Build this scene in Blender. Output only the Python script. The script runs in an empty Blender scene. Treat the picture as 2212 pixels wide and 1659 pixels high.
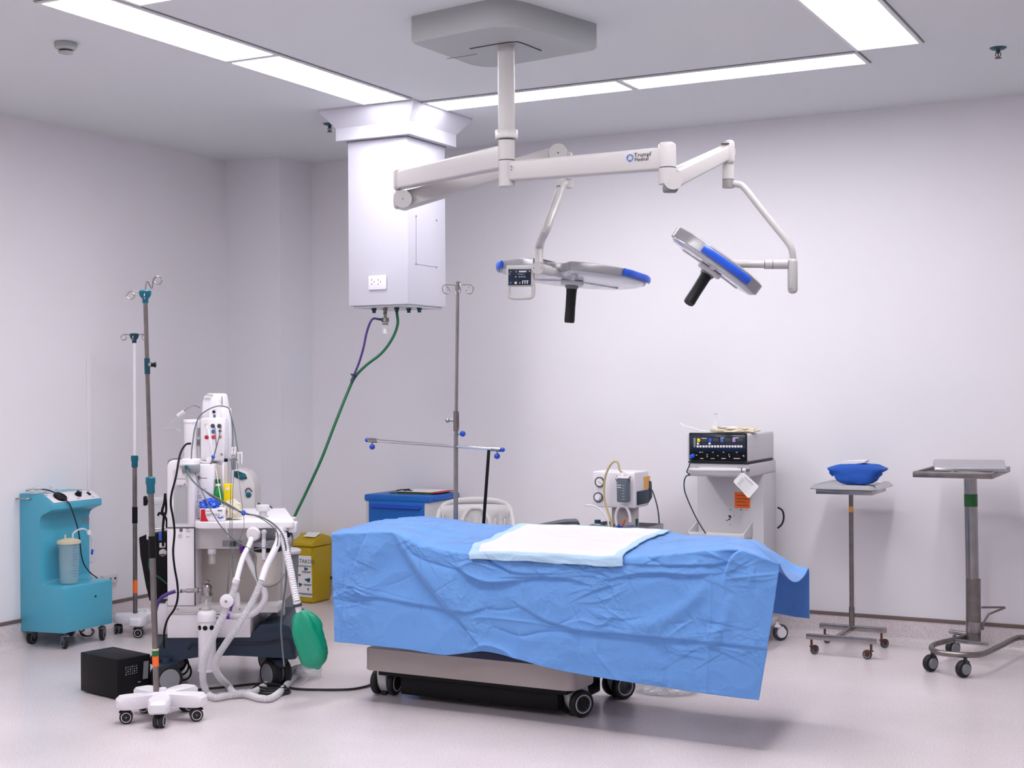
import bpy, bmesh, math, random
import numpy as np
from mathutils import Vector, Matrix, noise
random.seed(7)
PI = math.pi
sc = bpy.context.scene
C = sc.collection

# ------------------------------------------------------------------ camera (calibrated)
H = 1.6; F = 3016.5; YAW = .4824; PITCH = -.0006; ROLL = -.0066
V0 = Vector((-math.sin(YAW), math.cos(YAW), 0)); R0 = Vector((math.cos(YAW), math.sin(YAW), 0)); U0 = Vector((0, 0, 1))
VV = V0*math.cos(PITCH)+U0*math.sin(PITCH); UU = U0*math.cos(PITCH)-V0*math.sin(PITCH)
RR = R0*math.cos(ROLL)+UU*math.sin(ROLL); UU = UU*math.cos(ROLL)-R0*math.sin(ROLL)
CAM = Vector((0, 0, H))
def ray(x, y): return VV+(x-1106)/F*RR+(829.5-y)/F*UU
def Zp(x, y, z): d = ray(x, y); return CAM+d*((z-H)/d.z)
def Yp(x, y, Y): d = ray(x, y); return CAM+d*(Y/d.y)
def Xp(x, y, X): d = ray(x, y); return CAM+d*(X/d.x)
def Dp(x, y, dep): return CAM+ray(x, y)*dep
cam_d = bpy.data.cameras.new('camera'); cam = bpy.data.objects.new('camera', cam_d); C.objects.link(cam)
cam_d.sensor_width = 36; cam_d.sensor_fit = 'HORIZONTAL'; cam_d.lens = F/2212*36; cam_d.clip_start = .05; cam_d.clip_end = 60
m = Matrix((RR, UU, -VV)).transposed().to_4x4(); m.translation = CAM; cam.matrix_world = m
sc.camera = cam

# ------------------------------------------------------------------ materials
MATS = {}
def mat(name, col, rough=.5, metal=0, spec=.5, alpha=1, trans=0, bump=0, bscale=200, emit=None, estr=0, coat=0, var=0, vscale=6, ior=1.45, sss=0):
    m = bpy.data.materials.new(name); m.use_nodes = True
    nt = m.node_tree; b = nt.nodes['Principled BSDF']
    b.inputs['Base Color'].default_value = (*col, 1); b.inputs['Roughness'].default_value = rough
    b.inputs['Metallic'].default_value = metal; b.inputs['Specular IOR Level'].default_value = spec
    b.inputs['Alpha'].default_value = alpha; b.inputs['Transmission Weight'].default_value = trans
    b.inputs['Coat Weight'].default_value = coat; b.inputs['IOR'].default_value = ior
    if emit: b.inputs['Emission Color'].default_value = (*emit, 1); b.inputs['Emission Strength'].default_value = estr
    tc = nt.nodes.new('ShaderNodeTexCoord')
    if bump:
        n = nt.nodes.new('ShaderNodeTexNoise'); n.inputs['Scale'].default_value = bscale; n.inputs['Detail'].default_value = 3
        nt.links.new(tc.outputs['Object'], n.inputs['Vector'])
        bp = nt.nodes.new('ShaderNodeBump'); bp.inputs['Strength'].default_value = bump; bp.inputs['Distance'].default_value = .002
        nt.links.new(n.outputs['Fac'], bp.inputs['Height']); nt.links.new(bp.outputs['Normal'], b.inputs['Normal'])
    if var:
        n = nt.nodes.new('ShaderNodeTexNoise'); n.inputs['Scale'].default_value = vscale; n.inputs['Detail'].default_value = 5
        nt.links.new(tc.outputs['Object'], n.inputs['Vector'])
        mx = nt.nodes.new('ShaderNodeMix'); mx.data_type = 'RGBA'
        mx.inputs[6].default_value = (*[c*(1-var) for c in col], 1); mx.inputs[7].default_value = (*[min(1, c*(1+var)) for c in col], 1)
        nt.links.new(n.outputs['Fac'], mx.inputs[0]); nt.links.new(mx.outputs[2], b.inputs['Base Color'])
    MATS[name] = m
    return m
def M(n): return MATS[n]
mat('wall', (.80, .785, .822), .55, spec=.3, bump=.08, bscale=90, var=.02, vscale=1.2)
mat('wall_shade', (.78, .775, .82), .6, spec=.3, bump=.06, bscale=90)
mat('ceiling', (.69, .715, .73), .9, spec=.1, bump=.05, bscale=60)
mat('trim', (.17, .12, .11), .5)
mat('white', (.80, .77, .82), .35)
mat('white_gloss', (.82, .80, .86), .22, coat=.3)
mat('pendant_white', (.59, .585, .66), .3, coat=.2)
mat('offwhite', (.66, .635, .64), .4)
mat('beige', (.52, .47, .44), .45, var=.04)
mat('lightgrey', (.60, .59, .61), .4)
mat('grey', (.26, .27, .30), .45)
mat('midgrey', (.16, .17, .19), .5)
mat('darkgrey', (.045, .055, .065), .45)
mat('black', (.003, .003, .004), .5, spec=.25)
mat('rubber', (.012, .012, .014), .6)
mat('navy', (.018, .032, .06), .45)
mat('navy_panel', (.006, .014, .035), .2, coat=.5)
mat('teal', (.0, .12, .18), .35)
mat('teal_dark', (.005, .05, .075), .4)
mat('aqua', (.075, .40, .56), .32, coat=.2, bump=.1, bscale=300)
mat('blue', (.012, .07, .50), .3)
mat('bright_blue', (.02, .10, .62), .3)
mat('trolley_blue', (.006, .13, .50), .4)
mat('steel', (.36, .345, .34), .25, metal=1, var=.25, vscale=14)
mat('steel_dull', (.24, .215, .205), .36, metal=1, var=.35, vscale=20)
mat('chrome', (.72, .72, .74), .14, metal=1)
mat('steel_sheet', (.55, .55, .57), .3, metal=1, var=.08)
mat('taupe', (.42, .37, .345), .42, metal=.1, var=.06, vscale=9)
mat('paper', (.82, .80, .80), .8)
mat('cream', (.66, .60, .42), .6)
mat('cloth_cream', (.68, .62, .48), .8)
mat('lilac', (.42, .28, .60), .4)
mat('latex', (.50, .42, .20), .4)
mat('orange', (.95, .16, .02), .6)
mat('tag_yellow', (.85, .45, .12), .6)
mat('yellow', (.52, .36, .006), .38, bump=.1, bscale=80)
mat('bright_yellow', (.90, .68, .0), .4)
mat('green_hose', (.0, .10, .035), .35)
mat('green_bottle', (.0, .22, .04), .25)
mat('green_tape', (.02, .13, .03), .5)
mat('green_bag', (.0, .30, .17), .42, bump=.2, bscale=60, coat=.2)
mat('purple', (.05, .02, .16), .4)
mat('violet', (.13, .01, .30), .35)
mat('red', (.55, .01, .02), .4)
mat('pink', (.75, .02, .08), .4)
mat('rust', (.10, .03, .02), .6)
mat('ink', (.02, .02, .03), .6)
mat('ink_grey', (.25, .25, .28), .6)
mat('logo_blue', (.03, .14, .45), .4)
mat('teal_ink', (.01, .09, .12), .4)
mat('granules', (.62, .55, .48), .7, bump=.9, bscale=260, var=.25, vscale=160)
mat('hose_white', (.82, .80, .85), .35)
mat('hose_clear', (.80, .79, .83), .25, alpha=.72)
mat('clear', (.85, .88, .9), .08, alpha=.18, spec=.8)
mat('film', (.82, .85, .87), .12, alpha=.38, spec=.8)
mat('jar', (.42, .60, .68), .1, alpha=.30, spec=.8)
mat('jar_dark', (.12, .15, .18), .15, alpha=.78, spec=.8)
mat('cable_grey', (.13, .15, .16), .45)
mat('plastic_chair', (.62, .60, .60), .35)
mat('wrap_blue', (.015, .095, .46), .75, bump=.15, bscale=400)
mat('handle_black', (.002, .002, .003), .5, bump=.4, bscale=400)
mat('lamp_silver', (.33, .33, .35), .3, metal=.35)
mat('lamp_glass', (.50, .51, .55), .18, coat=.4)
mat('arm_paint', (.45, .435, .435), .35, coat=.15)
mat('cover_grey', (.40, .42, .42), .55)
mat('bandage', (.75, .72, .76), .8)
mat('orange_knob', (.6, .2, .08), .4)
mat('pad_white', (.66, .65, .66), .85, bump=.25, bscale=120)
mat('pad_blue', (.38, .55, .72), .7, bump=.3, bscale=150)
mat('light_panel', (.9, .9, .9), .5, emit=(1.0, .97, 1.0), estr=8.2)
mat('light_frame', (.72, .72, .74), .5)
mat('light_gap', (.16, .16, .17), .7)
mat('vial_label', (.06, .16, .45), .5)

def drape_mat():
    m = mat('drape', (.175, .405, .83), .6, spec=.35, var=.04, vscale=30)
    nt = m.node_tree; b = nt.nodes['Principled BSDF']; out = nt.nodes['Material Output']
    tr = nt.nodes.new('ShaderNodeBsdfTranslucent'); tr.inputs['Color'].default_value = (.07, .38, .92, 1)
    mx = nt.nodes.new('ShaderNodeMixShader'); mx.inputs[0].default_value = .22
    b.inputs['Sheen Weight'].default_value = .55; b.inputs['Sheen Roughness'].default_value = .35; b.inputs['Sheen Tint'].default_value = (.85, .88, 1, 1)
    tc = nt.nodes.new('ShaderNodeTexCoord')
    dn = nt.nodes.new('ShaderNodeTexNoise'); dn.inputs['Scale'].default_value = 7; dn.inputs['Detail'].default_value = 3
    va = nt.nodes.new('ShaderNodeVectorMath'); va.operation = 'MULTIPLY_ADD'; va.inputs[1].default_value = (.10, .10, .10)
    nt.links.new(tc.outputs['Object'], dn.inputs['Vector']); nt.links.new(dn.outputs['Color'], va.inputs[0]); nt.links.new(tc.outputs['Object'], va.inputs[2])
    vo = nt.nodes.new('ShaderNodeTexVoronoi'); vo.feature = 'F1'; vo.inputs['Scale'].default_value = 15; nt.links.new(va.outputs[0], vo.inputs['Vector'])
    v2 = nt.nodes.new('ShaderNodeTexVoronoi'); v2.feature = 'F1'; v2.inputs['Scale'].default_value = 46; nt.links.new(va.outputs[0], v2.inputs['Vector'])
    mk = nt.nodes.new('ShaderNodeTexNoise'); mk.inputs['Scale'].default_value = 4.5; nt.links.new(tc.outputs['Object'], mk.inputs['Vector'])
    mr = nt.nodes.new('ShaderNodeMapRange'); mr.inputs[1].default_value = .45; mr.inputs[2].default_value = .68; nt.links.new(mk.outputs['Fac'], mr.inputs[0])
    ad = nt.nodes.new('ShaderNodeMath'); ad.operation = 'MULTIPLY_ADD'; ad.inputs[1].default_value = .35; nt.links.new(v2.outputs['Distance'], ad.inputs[0]); nt.links.new(vo.outputs['Distance'], ad.inputs[2])
    mu = nt.nodes.new('ShaderNodeMath'); mu.operation = 'MULTIPLY'; nt.links.new(ad.outputs[0], mu.inputs[0]); nt.links.new(mr.outputs[0], mu.inputs[1])
    bp = nt.nodes.new('ShaderNodeBump'); bp.inputs['Strength'].default_value = .8; bp.inputs['Distance'].default_value = .012
    nt.links.new(mu.outputs[0], bp.inputs['Height']); nt.links.new(bp.outputs['Normal'], b.inputs['Normal'])
    nt.links.new(b.outputs[0], mx.inputs[1]); nt.links.new(tr.outputs[0], mx.inputs[2]); nt.links.new(mx.outputs[0], out.inputs['Surface'])
drape_mat()

def floor_mat():
    m = bpy.data.materials.new('floor_vinyl'); m.use_nodes = True; nt = m.node_tree; b = nt.nodes['Principled BSDF']
    tc = nt.nodes.new('ShaderNodeTexCoord')
    n1 = nt.nodes.new('ShaderNodeTexNoise'); n1.inputs['Scale'].default_value = 130; n1.inputs['Detail'].default_value = 4
    n2 = nt.nodes.new('ShaderNodeTexVoronoi'); n2.inputs['Scale'].default_value = 120
    n3 = nt.nodes.new('ShaderNodeTexNoise'); n3.inputs['Scale'].default_value = 1.3; n3.inputs['Detail'].default_value = 3
    for n in (n1, n2, n3): nt.links.new(tc.outputs['Object'], n.inputs['Vector'])
    cr = nt.nodes.new('ShaderNodeValToRGB'); e = cr.color_ramp.elements
    e[0].position = .30; e[0].color = (.62, .56, .57, 1); e[1].position = .60; e[1].color = (.78, .72, .745, 1)
    nt.links.new(n1.outputs['Fac'], cr.inputs[0])
    c2 = nt.nodes.new('ShaderNodeValToRGB'); e = c2.color_ramp.elements
    e[0].position = .10; e[0].color = (.50, .46, .45, 1); e[1].position = .3; e[1].color = (1, 1, 1, 1)
    nt.links.new(n2.outputs['Distance'], c2.inputs[0])
    mx = nt.nodes.new('ShaderNodeMix'); mx.data_type = 'RGBA'; mx.blend_type = 'MULTIPLY'; mx.inputs[0].default_value = .45
    nt.links.new(cr.outputs[0], mx.inputs[6]); nt.links.new(c2.outputs[0], mx.inputs[7])
    c3 = nt.nodes.new('ShaderNodeValToRGB'); e = c3.color_ramp.elements
    e[0].position = .3; e[0].color = (.88, .87, .86, 1); e[1].position = .7; e[1].color = (1.04, 1.02, 1.02, 1)
    nt.links.new(n3.outputs['Fac'], c3.inputs[0])
    m2 = nt.nodes.new('ShaderNodeMix'); m2.data_type = 'RGBA'; m2.blend_type = 'MULTIPLY'; m2.inputs[0].default_value = 1
    nt.links.new(mx.outputs[2], m2.inputs[6]); nt.links.new(c3.outputs[0], m2.inputs[7])
    nt.links.new(m2.outputs[2], b.inputs['Base Color'])
    b.inputs['Roughness'].default_value = .24; b.inputs['Specular IOR Level'].default_value = .45
    bp = nt.nodes.new('ShaderNodeBump'); bp.inputs['Strength'].default_value = .02; bp.inputs['Distance'].default_value = .001
    nt.links.new(n1.outputs['Fac'], bp.inputs['Height']); nt.links.new(bp.outputs['Normal'], b.inputs['Normal'])
    MATS['floor_vinyl'] = m
floor_mat()

# ------------------------------------------------------------------ mesh builder
def vec(p): return p if isinstance(p, Vector) else Vector(p)
def ortho(d):
    d = d.normalized(); a = Vector((0, 0, 1)) if abs(d.z) < .9 else Vector((1, 0, 0))
    x = d.cross(a).normalized(); return x, d.cross(x).normalized()
def catmull(pts, n=8, closed=False):
    P = [vec(p) for p in pts]
    if len(P) < 3: return [P[0].lerp(P[-1], i/n) for i in range(n+1)]
    out = []; N = len(P); rng = N if closed else N-1
    for i in range(rng):
        if closed: a, b, c, d = P[(i-1) % N], P[i], P[(i+1) % N], P[(i+2) % N]
        else:
            b, c = P[i], P[i+1]; a = P[i-1] if i else b*2-c; d = P[i+2] if i+2 < N else c*2-b
        for k in range(n):
            t = k/n
            out.append(.5*((2*b)+(c-a)*t+(2*a-5*b+4*c-d)*t*t+(3*b-a-3*c+d)*t**3))
    if not closed: out.append(P[-1].copy())
    return out
class MB:
    def __init__(s): s.v = []; s.f = []; s.m = []; s.mats = []
    def mi(s, m):
        if m not in s.mats: s.mats.append(m)
        return s.mats.index(m)
    def add(s, vs, fs, m):
        o = len(s.v); k = s.mi(m); s.v += [tuple(v) for v in vs]
        for f in fs: s.f.append([i+o for i in f]); s.m.append(k)
        return s
    def from_bm(s, bm, m):
        bm.verts.index_update(); s.add([v.co.copy() for v in bm.verts], [[v.index for v in f.verts] for f in bm.faces], m); bm.free(); return s
    def frame_box(s, o, ax, ay, az, m, bev=0, seg=2):
        """box centred at o with full-size edge vectors ax, ay, az"""
        o, ax, ay, az = vec(o), vec(ax), vec(ay), vec(az)
        lx, ly, lz = ax.length, ay.length, az.length
        bm = bmesh.new(); bmesh.ops.create_cube(bm, size=1)
        bmesh.ops.scale(bm, vec=(lx, ly, lz), verts=bm.verts)
        if bev: bmesh.ops.bevel(bm, geom=list(bm.edges), offset=min(bev, .49*min(lx, ly, lz)), segments=seg, affect='EDGES', profile=.5)
        R = Matrix((ax/lx, ay/ly, az/lz)).transposed().to_4x4(); R.translation = o
        bmesh.ops.transform(bm, matrix=R, verts=bm.verts)
        if R.to_3x3().determinant() < 0: bmesh.ops.reverse_faces(bm, faces=bm.faces)
        return s.from_bm(bm, m)
    def box(s, a, b, m, bev=0, seg=2):
        a, b = vec(a), vec(b); d = b-a
        return s.frame_box((a+b)/2, (abs(d.x), 0, 0), (0, abs(d.y), 0), (0, 0, abs(d.z)), m, bev, seg)
    def pbox(s, x0, y0, x1, y1, dep, th, m, bev=0, seg=2):
        """box with a face parallel to the image, its pixel rectangle at distance dep, going th further back"""
        a = Dp((x0+x1)/2, (y0+y1)/2, dep); w = (x1-x0)/F*dep; h = (y1-y0)/F*dep
        return s.frame_box(a+V0*th/2, R0*w, V0*th, U0*h, m, bev, seg)
    def ybox(s, x0, y0, x1, y1, Y, th, m, bev=0, seg=2):
        """box aligned with the room, its front face in the plane Y"""
        a = Yp(x0, (y0+y1)/2, Y); b = Yp(x1, (y0+y1)/2, Y); c = Yp((x0+x1)/2, y0, Y); d = Yp((x0+x1)/2, y1, Y)
        return s.box((a.x, Y, d.z), (b.x, Y+th, c.z), m, bev, seg)
    def cyl(s, p0, p1, r0, m, r1=None, n=24, caps=True):
        p0, p1 = vec(p0), vec(p1); r1 = r0 if r1 is None else r1; x, y = ortho(p1-p0); vs = []
        for p, r in ((p0, r0), (p1, r1)):
            for i in range(n): t = 2*PI*i/n; vs.append(p+x*math.cos(t)*r+y*math.sin(t)*r)
        fs = [[i, (i+1) % n, n+(i+1) % n, n+i] for i in range(n)]
        if caps: fs += [list(range(n))[::-1], list(range(n, 2*n))]
        return s.add(vs, fs, m)
    def lathe(s, o, ax, prof, m, n=28):
        """prof: [(r, h)] along axis ax from o"""
        o = vec(o); d = vec(ax).normalized(); x, y = ortho(d); vs = []; fs = []
        for r, h in prof:
            for i in range(n): t = 2*PI*i/n; vs.append(o+d*h+(x*math.cos(t)+y*math.sin(t))*max(r, 1e-5))
        for k in range(len(prof)-1):
            for i in range(n): fs.append([k*n+i, k*n+(i+1) % n, (k+1)*n+(i+1) % n, (k+1)*n+i])
        if prof[0][0] > 1e-4: fs.append(list(range(n))[::-1])
        if prof[-1][0] > 1e-4: fs.append(list(range((len(prof)-1)*n, len(prof)*n)))
        return s.add(vs, fs, m)
    def tube(s, pts, r, m, n=10, sm=8, closed=False, rf=None, flat=None, caps=True):
        P = catmull(pts, sm, closed) if sm else [vec(p) for p in pts]
        N = len(P); vs = []; fs = []; L = 0
        T0 = (P[1]-P[0]).normalized(); x, y = ortho(T0)
        if flat is not None: x = vec(flat[0]).normalized()
        for i, p in enumerate(P):
            if closed: t = (P[(i+1) % N]-P[i-1])
            else: t = P[min(i+1, N-1)]-P[max(i-1, 0)]
            t = t.normalized(); x = (x-t*x.dot(t)).normalized(); y = t.cross(x)
            if i: L += (p-P[i-1]).length
            rr = rf(i/(N-1), L) if rf else r
            for k in range(n):
                a = 2*PI*k/n
                if flat is not None: vs.append(p+x*math.cos(a)*rr*flat[1]+y*math.sin(a)*rr*flat[2])
                else: vs.append(p+x*math.cos(a)*rr+y*math.sin(a)*rr)
        for i in range(N-1 if not closed else N):
            for k in range(n): fs.append([i*n+k, i*n+(k+1) % n, ((i+1) % N)*n+(k+1) % n, ((i+1) % N)*n+k])
        if not closed and caps: fs += [list(range(n))[::-1], list(range((N-1)*n, N*n))]
        return s.add(vs, fs, m)
    def corr(s, pts, r, m, pitch=.012, amp=.0022, n=14):
        P = catmull(pts, 24); cum = [0]
        for a, b in zip(P, P[1:]): cum.append(cum[-1]+(b-a).length)
        N = int(cum[-1]/(pitch/5)); Q = []; j = 0
        for i in range(N+1):
            d = cum[-1]*i/N
            while j < len(P)-2 and cum[j+1] < d: j += 1
            Q.append(P[j].lerp(P[j+1], (d-cum[j])/max(1e-9, cum[j+1]-cum[j])))
        return s.tube(Q, r, m, n=n, sm=0, rf=lambda f, L: r+amp*math.sin(2*PI*(f*N)/5))
    def prism(s, poly, ext, m, bev=0):
        P = [vec(p) for p in poly]; e = vec(ext); bm = bmesh.new()
        a = [bm.verts.new(p) for p in P]; b = [bm.verts.new(p+e) for p in P]; n = len(P)
        nrm = Vector((0, 0, 0))
        for i in range(n): nrm += (P[i]-P[0]).cross(P[(i+1) % n]-P[0])
        fl = nrm.dot(e) > 0
        def F_(v): bm.faces.new(v[::-1] if fl else v)
        F_(a); F_(b[::-1])
        for i in range(n): F_([a[(i+1) % n], a[i], b[i], b[(i+1) % n]])
        if bev: bmesh.ops.bevel(bm, geom=list(bm.edges), offset=bev, segments=2, affect='EDGES', profile=.5)
        return s.from_bm(bm, m)
    def sph(s, c, r, m, sc=(1, 1, 1), n=20, rot=None):
        bm = bmesh.new(); bmesh.ops.create_uvsphere(bm, u_segments=n, v_segments=n//2, radius=r)
        bmesh.ops.scale(bm, vec=sc, verts=bm.verts)
        R = (rot or Matrix.Identity(3)).to_4x4(); R.translation = vec(c); bmesh.ops.transform(bm, matrix=R, verts=bm.verts)
        return s.from_bm(bm, m)
    def torus(s, c, ax, R, r, m, n=32, k=10):
        x, y = ortho(vec(ax)); c = vec(c)
        return s.tube([c+x*math.cos(2*PI*i/n)*R+y*math.sin(2*PI*i/n)*R for i in range(n)], r, m, n=k, sm=0, closed=True)
    def text(s, t, o, xd, yd, size, m, depth=.0006):
        cu = bpy.data.curves.new('t', 'FONT'); cu.body = t; cu.size = size; cu.extrude = depth/2; cu.resolution_u = 2
        ob = bpy.data.objects.new('t', cu); me = bpy.data.meshes.new_from_object(ob)
        xd, yd = vec(xd).normalized(), vec(yd).normalized(); zd = xd.cross(yd); o = vec(o)
        s.add([o+xd*v.co.x+yd*v.co.y+zd*(v.co.z+depth/2) for v in me.vertices], [list(p.vertices) for p in me.polygons], m)
        bpy.data.objects.remove(ob); bpy.data.curves.remove(cu); bpy.data.meshes.remove(me)
        return s
    def quad(s, a, b, c, d, m): return s.add([a, b, c, d], [[0, 1, 2, 3]], m)
    def build(s, name, parent=None, angle=38, label=None):
        me = bpy.data.meshes.new(name); off = Vector((0, 0, 0))
        if parent is not None:
            q = parent
            while q is not None: off += q.location; q = q.parent
            # part origins stay at the middle of the part
        cs = np.array(s.v); ctr = Vector(((cs[:, 0].min()+cs[:, 0].max())/2, (cs[:, 1].min()+cs[:, 1].max())/2, cs[:, 2].min() if parent is None else (cs[:, 2].min()+cs[:, 2].max())/2))
        me.from_pydata([tuple(Vector(v)-ctr) for v in s.v], [], s.f)
        for mm in s.mats: me.materials.append(M(mm))
        me.polygons.foreach_set('material_index', s.m)
        me.polygons.foreach_set('use_smooth', [True]*len(s.f)); me.set_sharp_from_angle(angle=math.radians(angle)); me.update()
        o = bpy.data.objects.new(name, me); C.objects.link(o); o.parent = parent; o.location = ctr-off
        if label: o['label'] = label
        return o

def thing(name, label, cat, loc, group=None):
    o = bpy.data.objects.new(name, None); C.objects.link(o); o.location = vec(loc); o.empty_display_size = .1
    o['label'] = label; o['category'] = cat
    if group: o['group'] = group
    return o
def tag(o, label, cat, group=None):
    o['label'] = label; o['category'] = cat
    if group: o['group'] = group
    return o
def struct(o): o['kind'] = 'structure'; return o

def caster(root, x, y, ztop, r, w, ang, fork='darkgrey', tyre='rubber', hub='grey', trail=.03, twin=False, cover=None, ring=None, name='caster'):
    """swivel caster: stem at (x, y), axle along angle ang"""
    ax = Vector((math.cos(ang), math.sin(ang), 0)); tr = Vector((-ax.y, ax.x, 0))*trail
    st = Vector((x, y, 0)); c = st+tr+Vector((0, 0, r+.001))
    f = MB(); f.cyl((x, y, ztop), (x, y, r*1.75), max(.007, r*.22), fork, n=14)
    f.lathe((x, y, r*1.7), (0, 0, 1), [(r*.5, 0), (r*.5, r*.16), (r*.3, r*.3)], fork, n=18)
    g = w*.62
    for sgn in ((-1, 1) if not twin else (0,)):
        o = ax*(g*sgn); th = .003 if not twin else w*.16
        P = [st+o+Vector((0, 0, r*1.75))+tr*(-.3), st+o+tr*1.6+Vector((0, 0, r*1.75)), c+o+tr.normalized()*r*.45+Vector((0, 0, r*.1)), c+o+Vector((0, 0, -r*.28)), c+o-tr.normalized()*r*.35]
        f.prism([p-ax*th/2 for p in P], ax*th, fork)
    f.cyl(c-ax*g*1.1, c+ax*g*1.1, r*.14, 'steel_dull', n=10)
    fo = f.build(name, root)
    for sgn in ((0,) if not twin else (-1, 1)):
        cc = c+ax*(sgn*w*.34); ww = w*(.5 if not twin else .27); k = MB()
        k.lathe(cc-ax*ww, ax, [(r*.62, 0), (r*.9, 0), (r, ww*.35), (r, ww*1.65), (r*.9, ww*2), (r*.62, ww*2)], tyre, n=30)
        k.lathe(cc-ax*ww*1.04, ax, [(0, ww*.1), (r*.5, ww*.1), (r*.66, 0), (r*.66, ww*2.08), (r*.5, ww*1.98), (0, ww*1.98)], hub, n=30)
        if ring: 
            k.torus(cc-ax*ww*1.05, ax, r*.7, r*.05, ring, n=28, k=6); k.torus(cc+ax*ww*1.05, ax, r*.7, r*.05, ring, n=28, k=6)
        k.build('wheel', fo)
    if cover:
        k = MB()
        for sgn in (-1, 1):
            o = c+ax*(sgn*(w*.62+.004))
            k.cyl(o-ax*.003, o+ax*.003, r*.62, cover, n=20)
        k.build('cover', fo)
    return fo

# ================================================================== SETTING
WY = 8.597; WX = -6.68; CZ = 3.258; TZ = .16
EX, SY = 2.6, -2.6      # the room goes on behind the camera
b = MB(); b.box((WX-.1, SY-.1, -.1), (EX+.1, WY+.1, 0), 'floor_vinyl'); struct(b.build('floor'))
b = MB(); b.box((WX-.1, SY-.1, CZ), (EX+.1, WY+.1, CZ+.1), 'ceiling'); struct(b.build('ceiling'))
b = MB(); b.box((WX-.1, WY, 0), (EX+.1, WY+.1, CZ), 'wall'); struct(b.build('wall_back'))
b = MB(); b.box((WX-.1, SY, 0), (WX, WY, CZ), 'wall'); struct(b.build('wall_left'))
b = MB(); b.box((EX, SY, 0), (EX+.1, WY, CZ), 'wall'); struct(b.build('wall_right'))
b = MB(); b.box((WX-.1, SY-.1, 0), (EX+.1, SY, CZ), 'wall'); struct(b.build('wall_front'))
PX, PY = -6.19, 8.20
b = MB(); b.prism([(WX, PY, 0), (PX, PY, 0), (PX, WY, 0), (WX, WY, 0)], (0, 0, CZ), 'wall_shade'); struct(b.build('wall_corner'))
# coved vinyl skirting and its brown cap strip
def cove(name, p0, p1, nrm):
    p0, p1, n = vec(p0), vec(p1), vec(nrm); R = .055; prof = [(0.001, TZ), (.004, TZ), (.004, R)]
    for i in range(1, 9): a = PI/2*i/8; prof.append((.004+R-R*math.cos(a), R-R*math.sin(a)))
    prof += [(.004+R, .0005), (.001, .0005)]
    b = MB(); k = len(prof); vs = [p0+n*q+Vector((0, 0, z)) for q, z in prof]+[p1+n*q+Vector((0, 0, z)) for q, z in prof]
    fs = [[i, (i+1) % k, k+(i+1) % k, k+i] for i in range(k)]
    b.add(vs, fs, 'floor_vinyl'); struct(b.build(name))
cove('baseboard_back', (PX, WY, 0), (EX, WY, 0), (0, -1, 0))
cove('baseboard_left', (WX, PY, 0), (WX, SY, 0), (1, 0, 0))
b = MB(); b.box((PX, WY-.010, TZ-.012), (EX, WY, TZ+.010), 'trim', .003); struct(b.build('trim_1'))
b = MB(); b.box((WX, SY, TZ-.012), (WX+.010, PY, TZ+.010), 'trim', .003); struct(b.build('trim_2'))
cove('baseboard_corner', (WX, PY, 0), (PX, PY, 0), (0, -1, 0))
b = MB(); b.box((WX+.01, PY-.01, TZ-.012), (PX, PY, TZ+.010), 'trim', .003); struct(b.build('trim_3'))

# ================================================================== CEILING LIGHTS
GRP = 'recessed light panels in the ceiling'
def clight(x0, x1, y0, y1, label):
    t = thing('ceiling_light', label, 'ceiling light', ((x0+x1)/2, (y0+y1)/2, CZ-.03), GRP)
    f = MB(); zt, zb = CZ-.0005, CZ-.011
    for w, za, mm in ((.020, zb, 'light_frame'), (.025, CZ-.003, 'light_gap')):
        f.box((x0-w, y0-w, za), (x1+w, y0, zt), mm, .001); f.box((x0-w, y1, za), (x1+w, y1+w, zt), mm, .001)
        f.box((x0-w, y0, za), (x0, y1, zt), mm, .001); f.box((x1, y0, za), (x1+w, y1, zt), mm, .001)
    f.build('frame', t)
    d = MB(); d.box((x0+.001, y0+.001, zb+.003), (x1-.001, y1-.001, zb+.008), 'light_panel'); d.build('diffuser', t)
zc = CZ-.009
def PZ(x, y): return Zp(x, y, zc)
xa = (PZ(93, 7).x+PZ(490, 134).x+PZ(790, 226).x)/3; xb = (PZ(583, 116).x+PZ(875, 212).x)/2
print('LIGHT left', PZ(93, 7), PZ(490, 134), PZ(505, 140), PZ(790, 226), PZ(583, 116), PZ(875, 212))
print('LIGHT back', PZ(915, 220), PZ(1330, 177), PZ(1347, 177), PZ(1847, 119), PZ(960, 236), PZ(1368, 194.5), PZ(1873, 138))
print('LIGHT right', PZ(1728, 0), PZ(1858, 112), PZ(1892, 0), PZ(1982, 89))
yl0 = PZ(93, 7).y; yl1 = (PZ(490, 134).y+PZ(583, 116).y)/2; yl2 = yl1+.045; yl3 = (PZ(790, 226).y+PZ(875, 212).y)/2
clight(xa, xb, yl0, yl1, 'long bright ceiling light panel over the blue suction machine, nearest the smoke detector')
clight(xa, xb, yl2, yl3, 'bright ceiling light panel ending at the white supply column')
ya = (PZ(915, 220).y+PZ(1330, 177).y+PZ(1847, 119).y)/3; yb = (PZ(960, 236).y+PZ(1368, 194.5).y+PZ(1873, 138).y)/3
xr0 = (PZ(915, 220).x+PZ(960, 236).x)/2; xr1 = (PZ(1330, 177).x+PZ(1368, 194.5).x)/2; xr3 = (PZ(1847, 119).x+PZ(1873, 138).x)/2
clight(xr0, xr1, ya, yb, 'narrow ceiling light panel crossing behind the lamp post, next to the supply column')
clight(xr1+.045, xr3, ya, yb, 'narrow ceiling light panel between the lamp post and the right light strip')
xc = (PZ(1728, 0).x+PZ(1858, 112).x)/2; xd = (PZ(1892, 0).x+PZ(1982, 89).x)/2; yr = (PZ(1858, 112).y+PZ(1982, 89).y)/2
L = yl3-yl2
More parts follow.
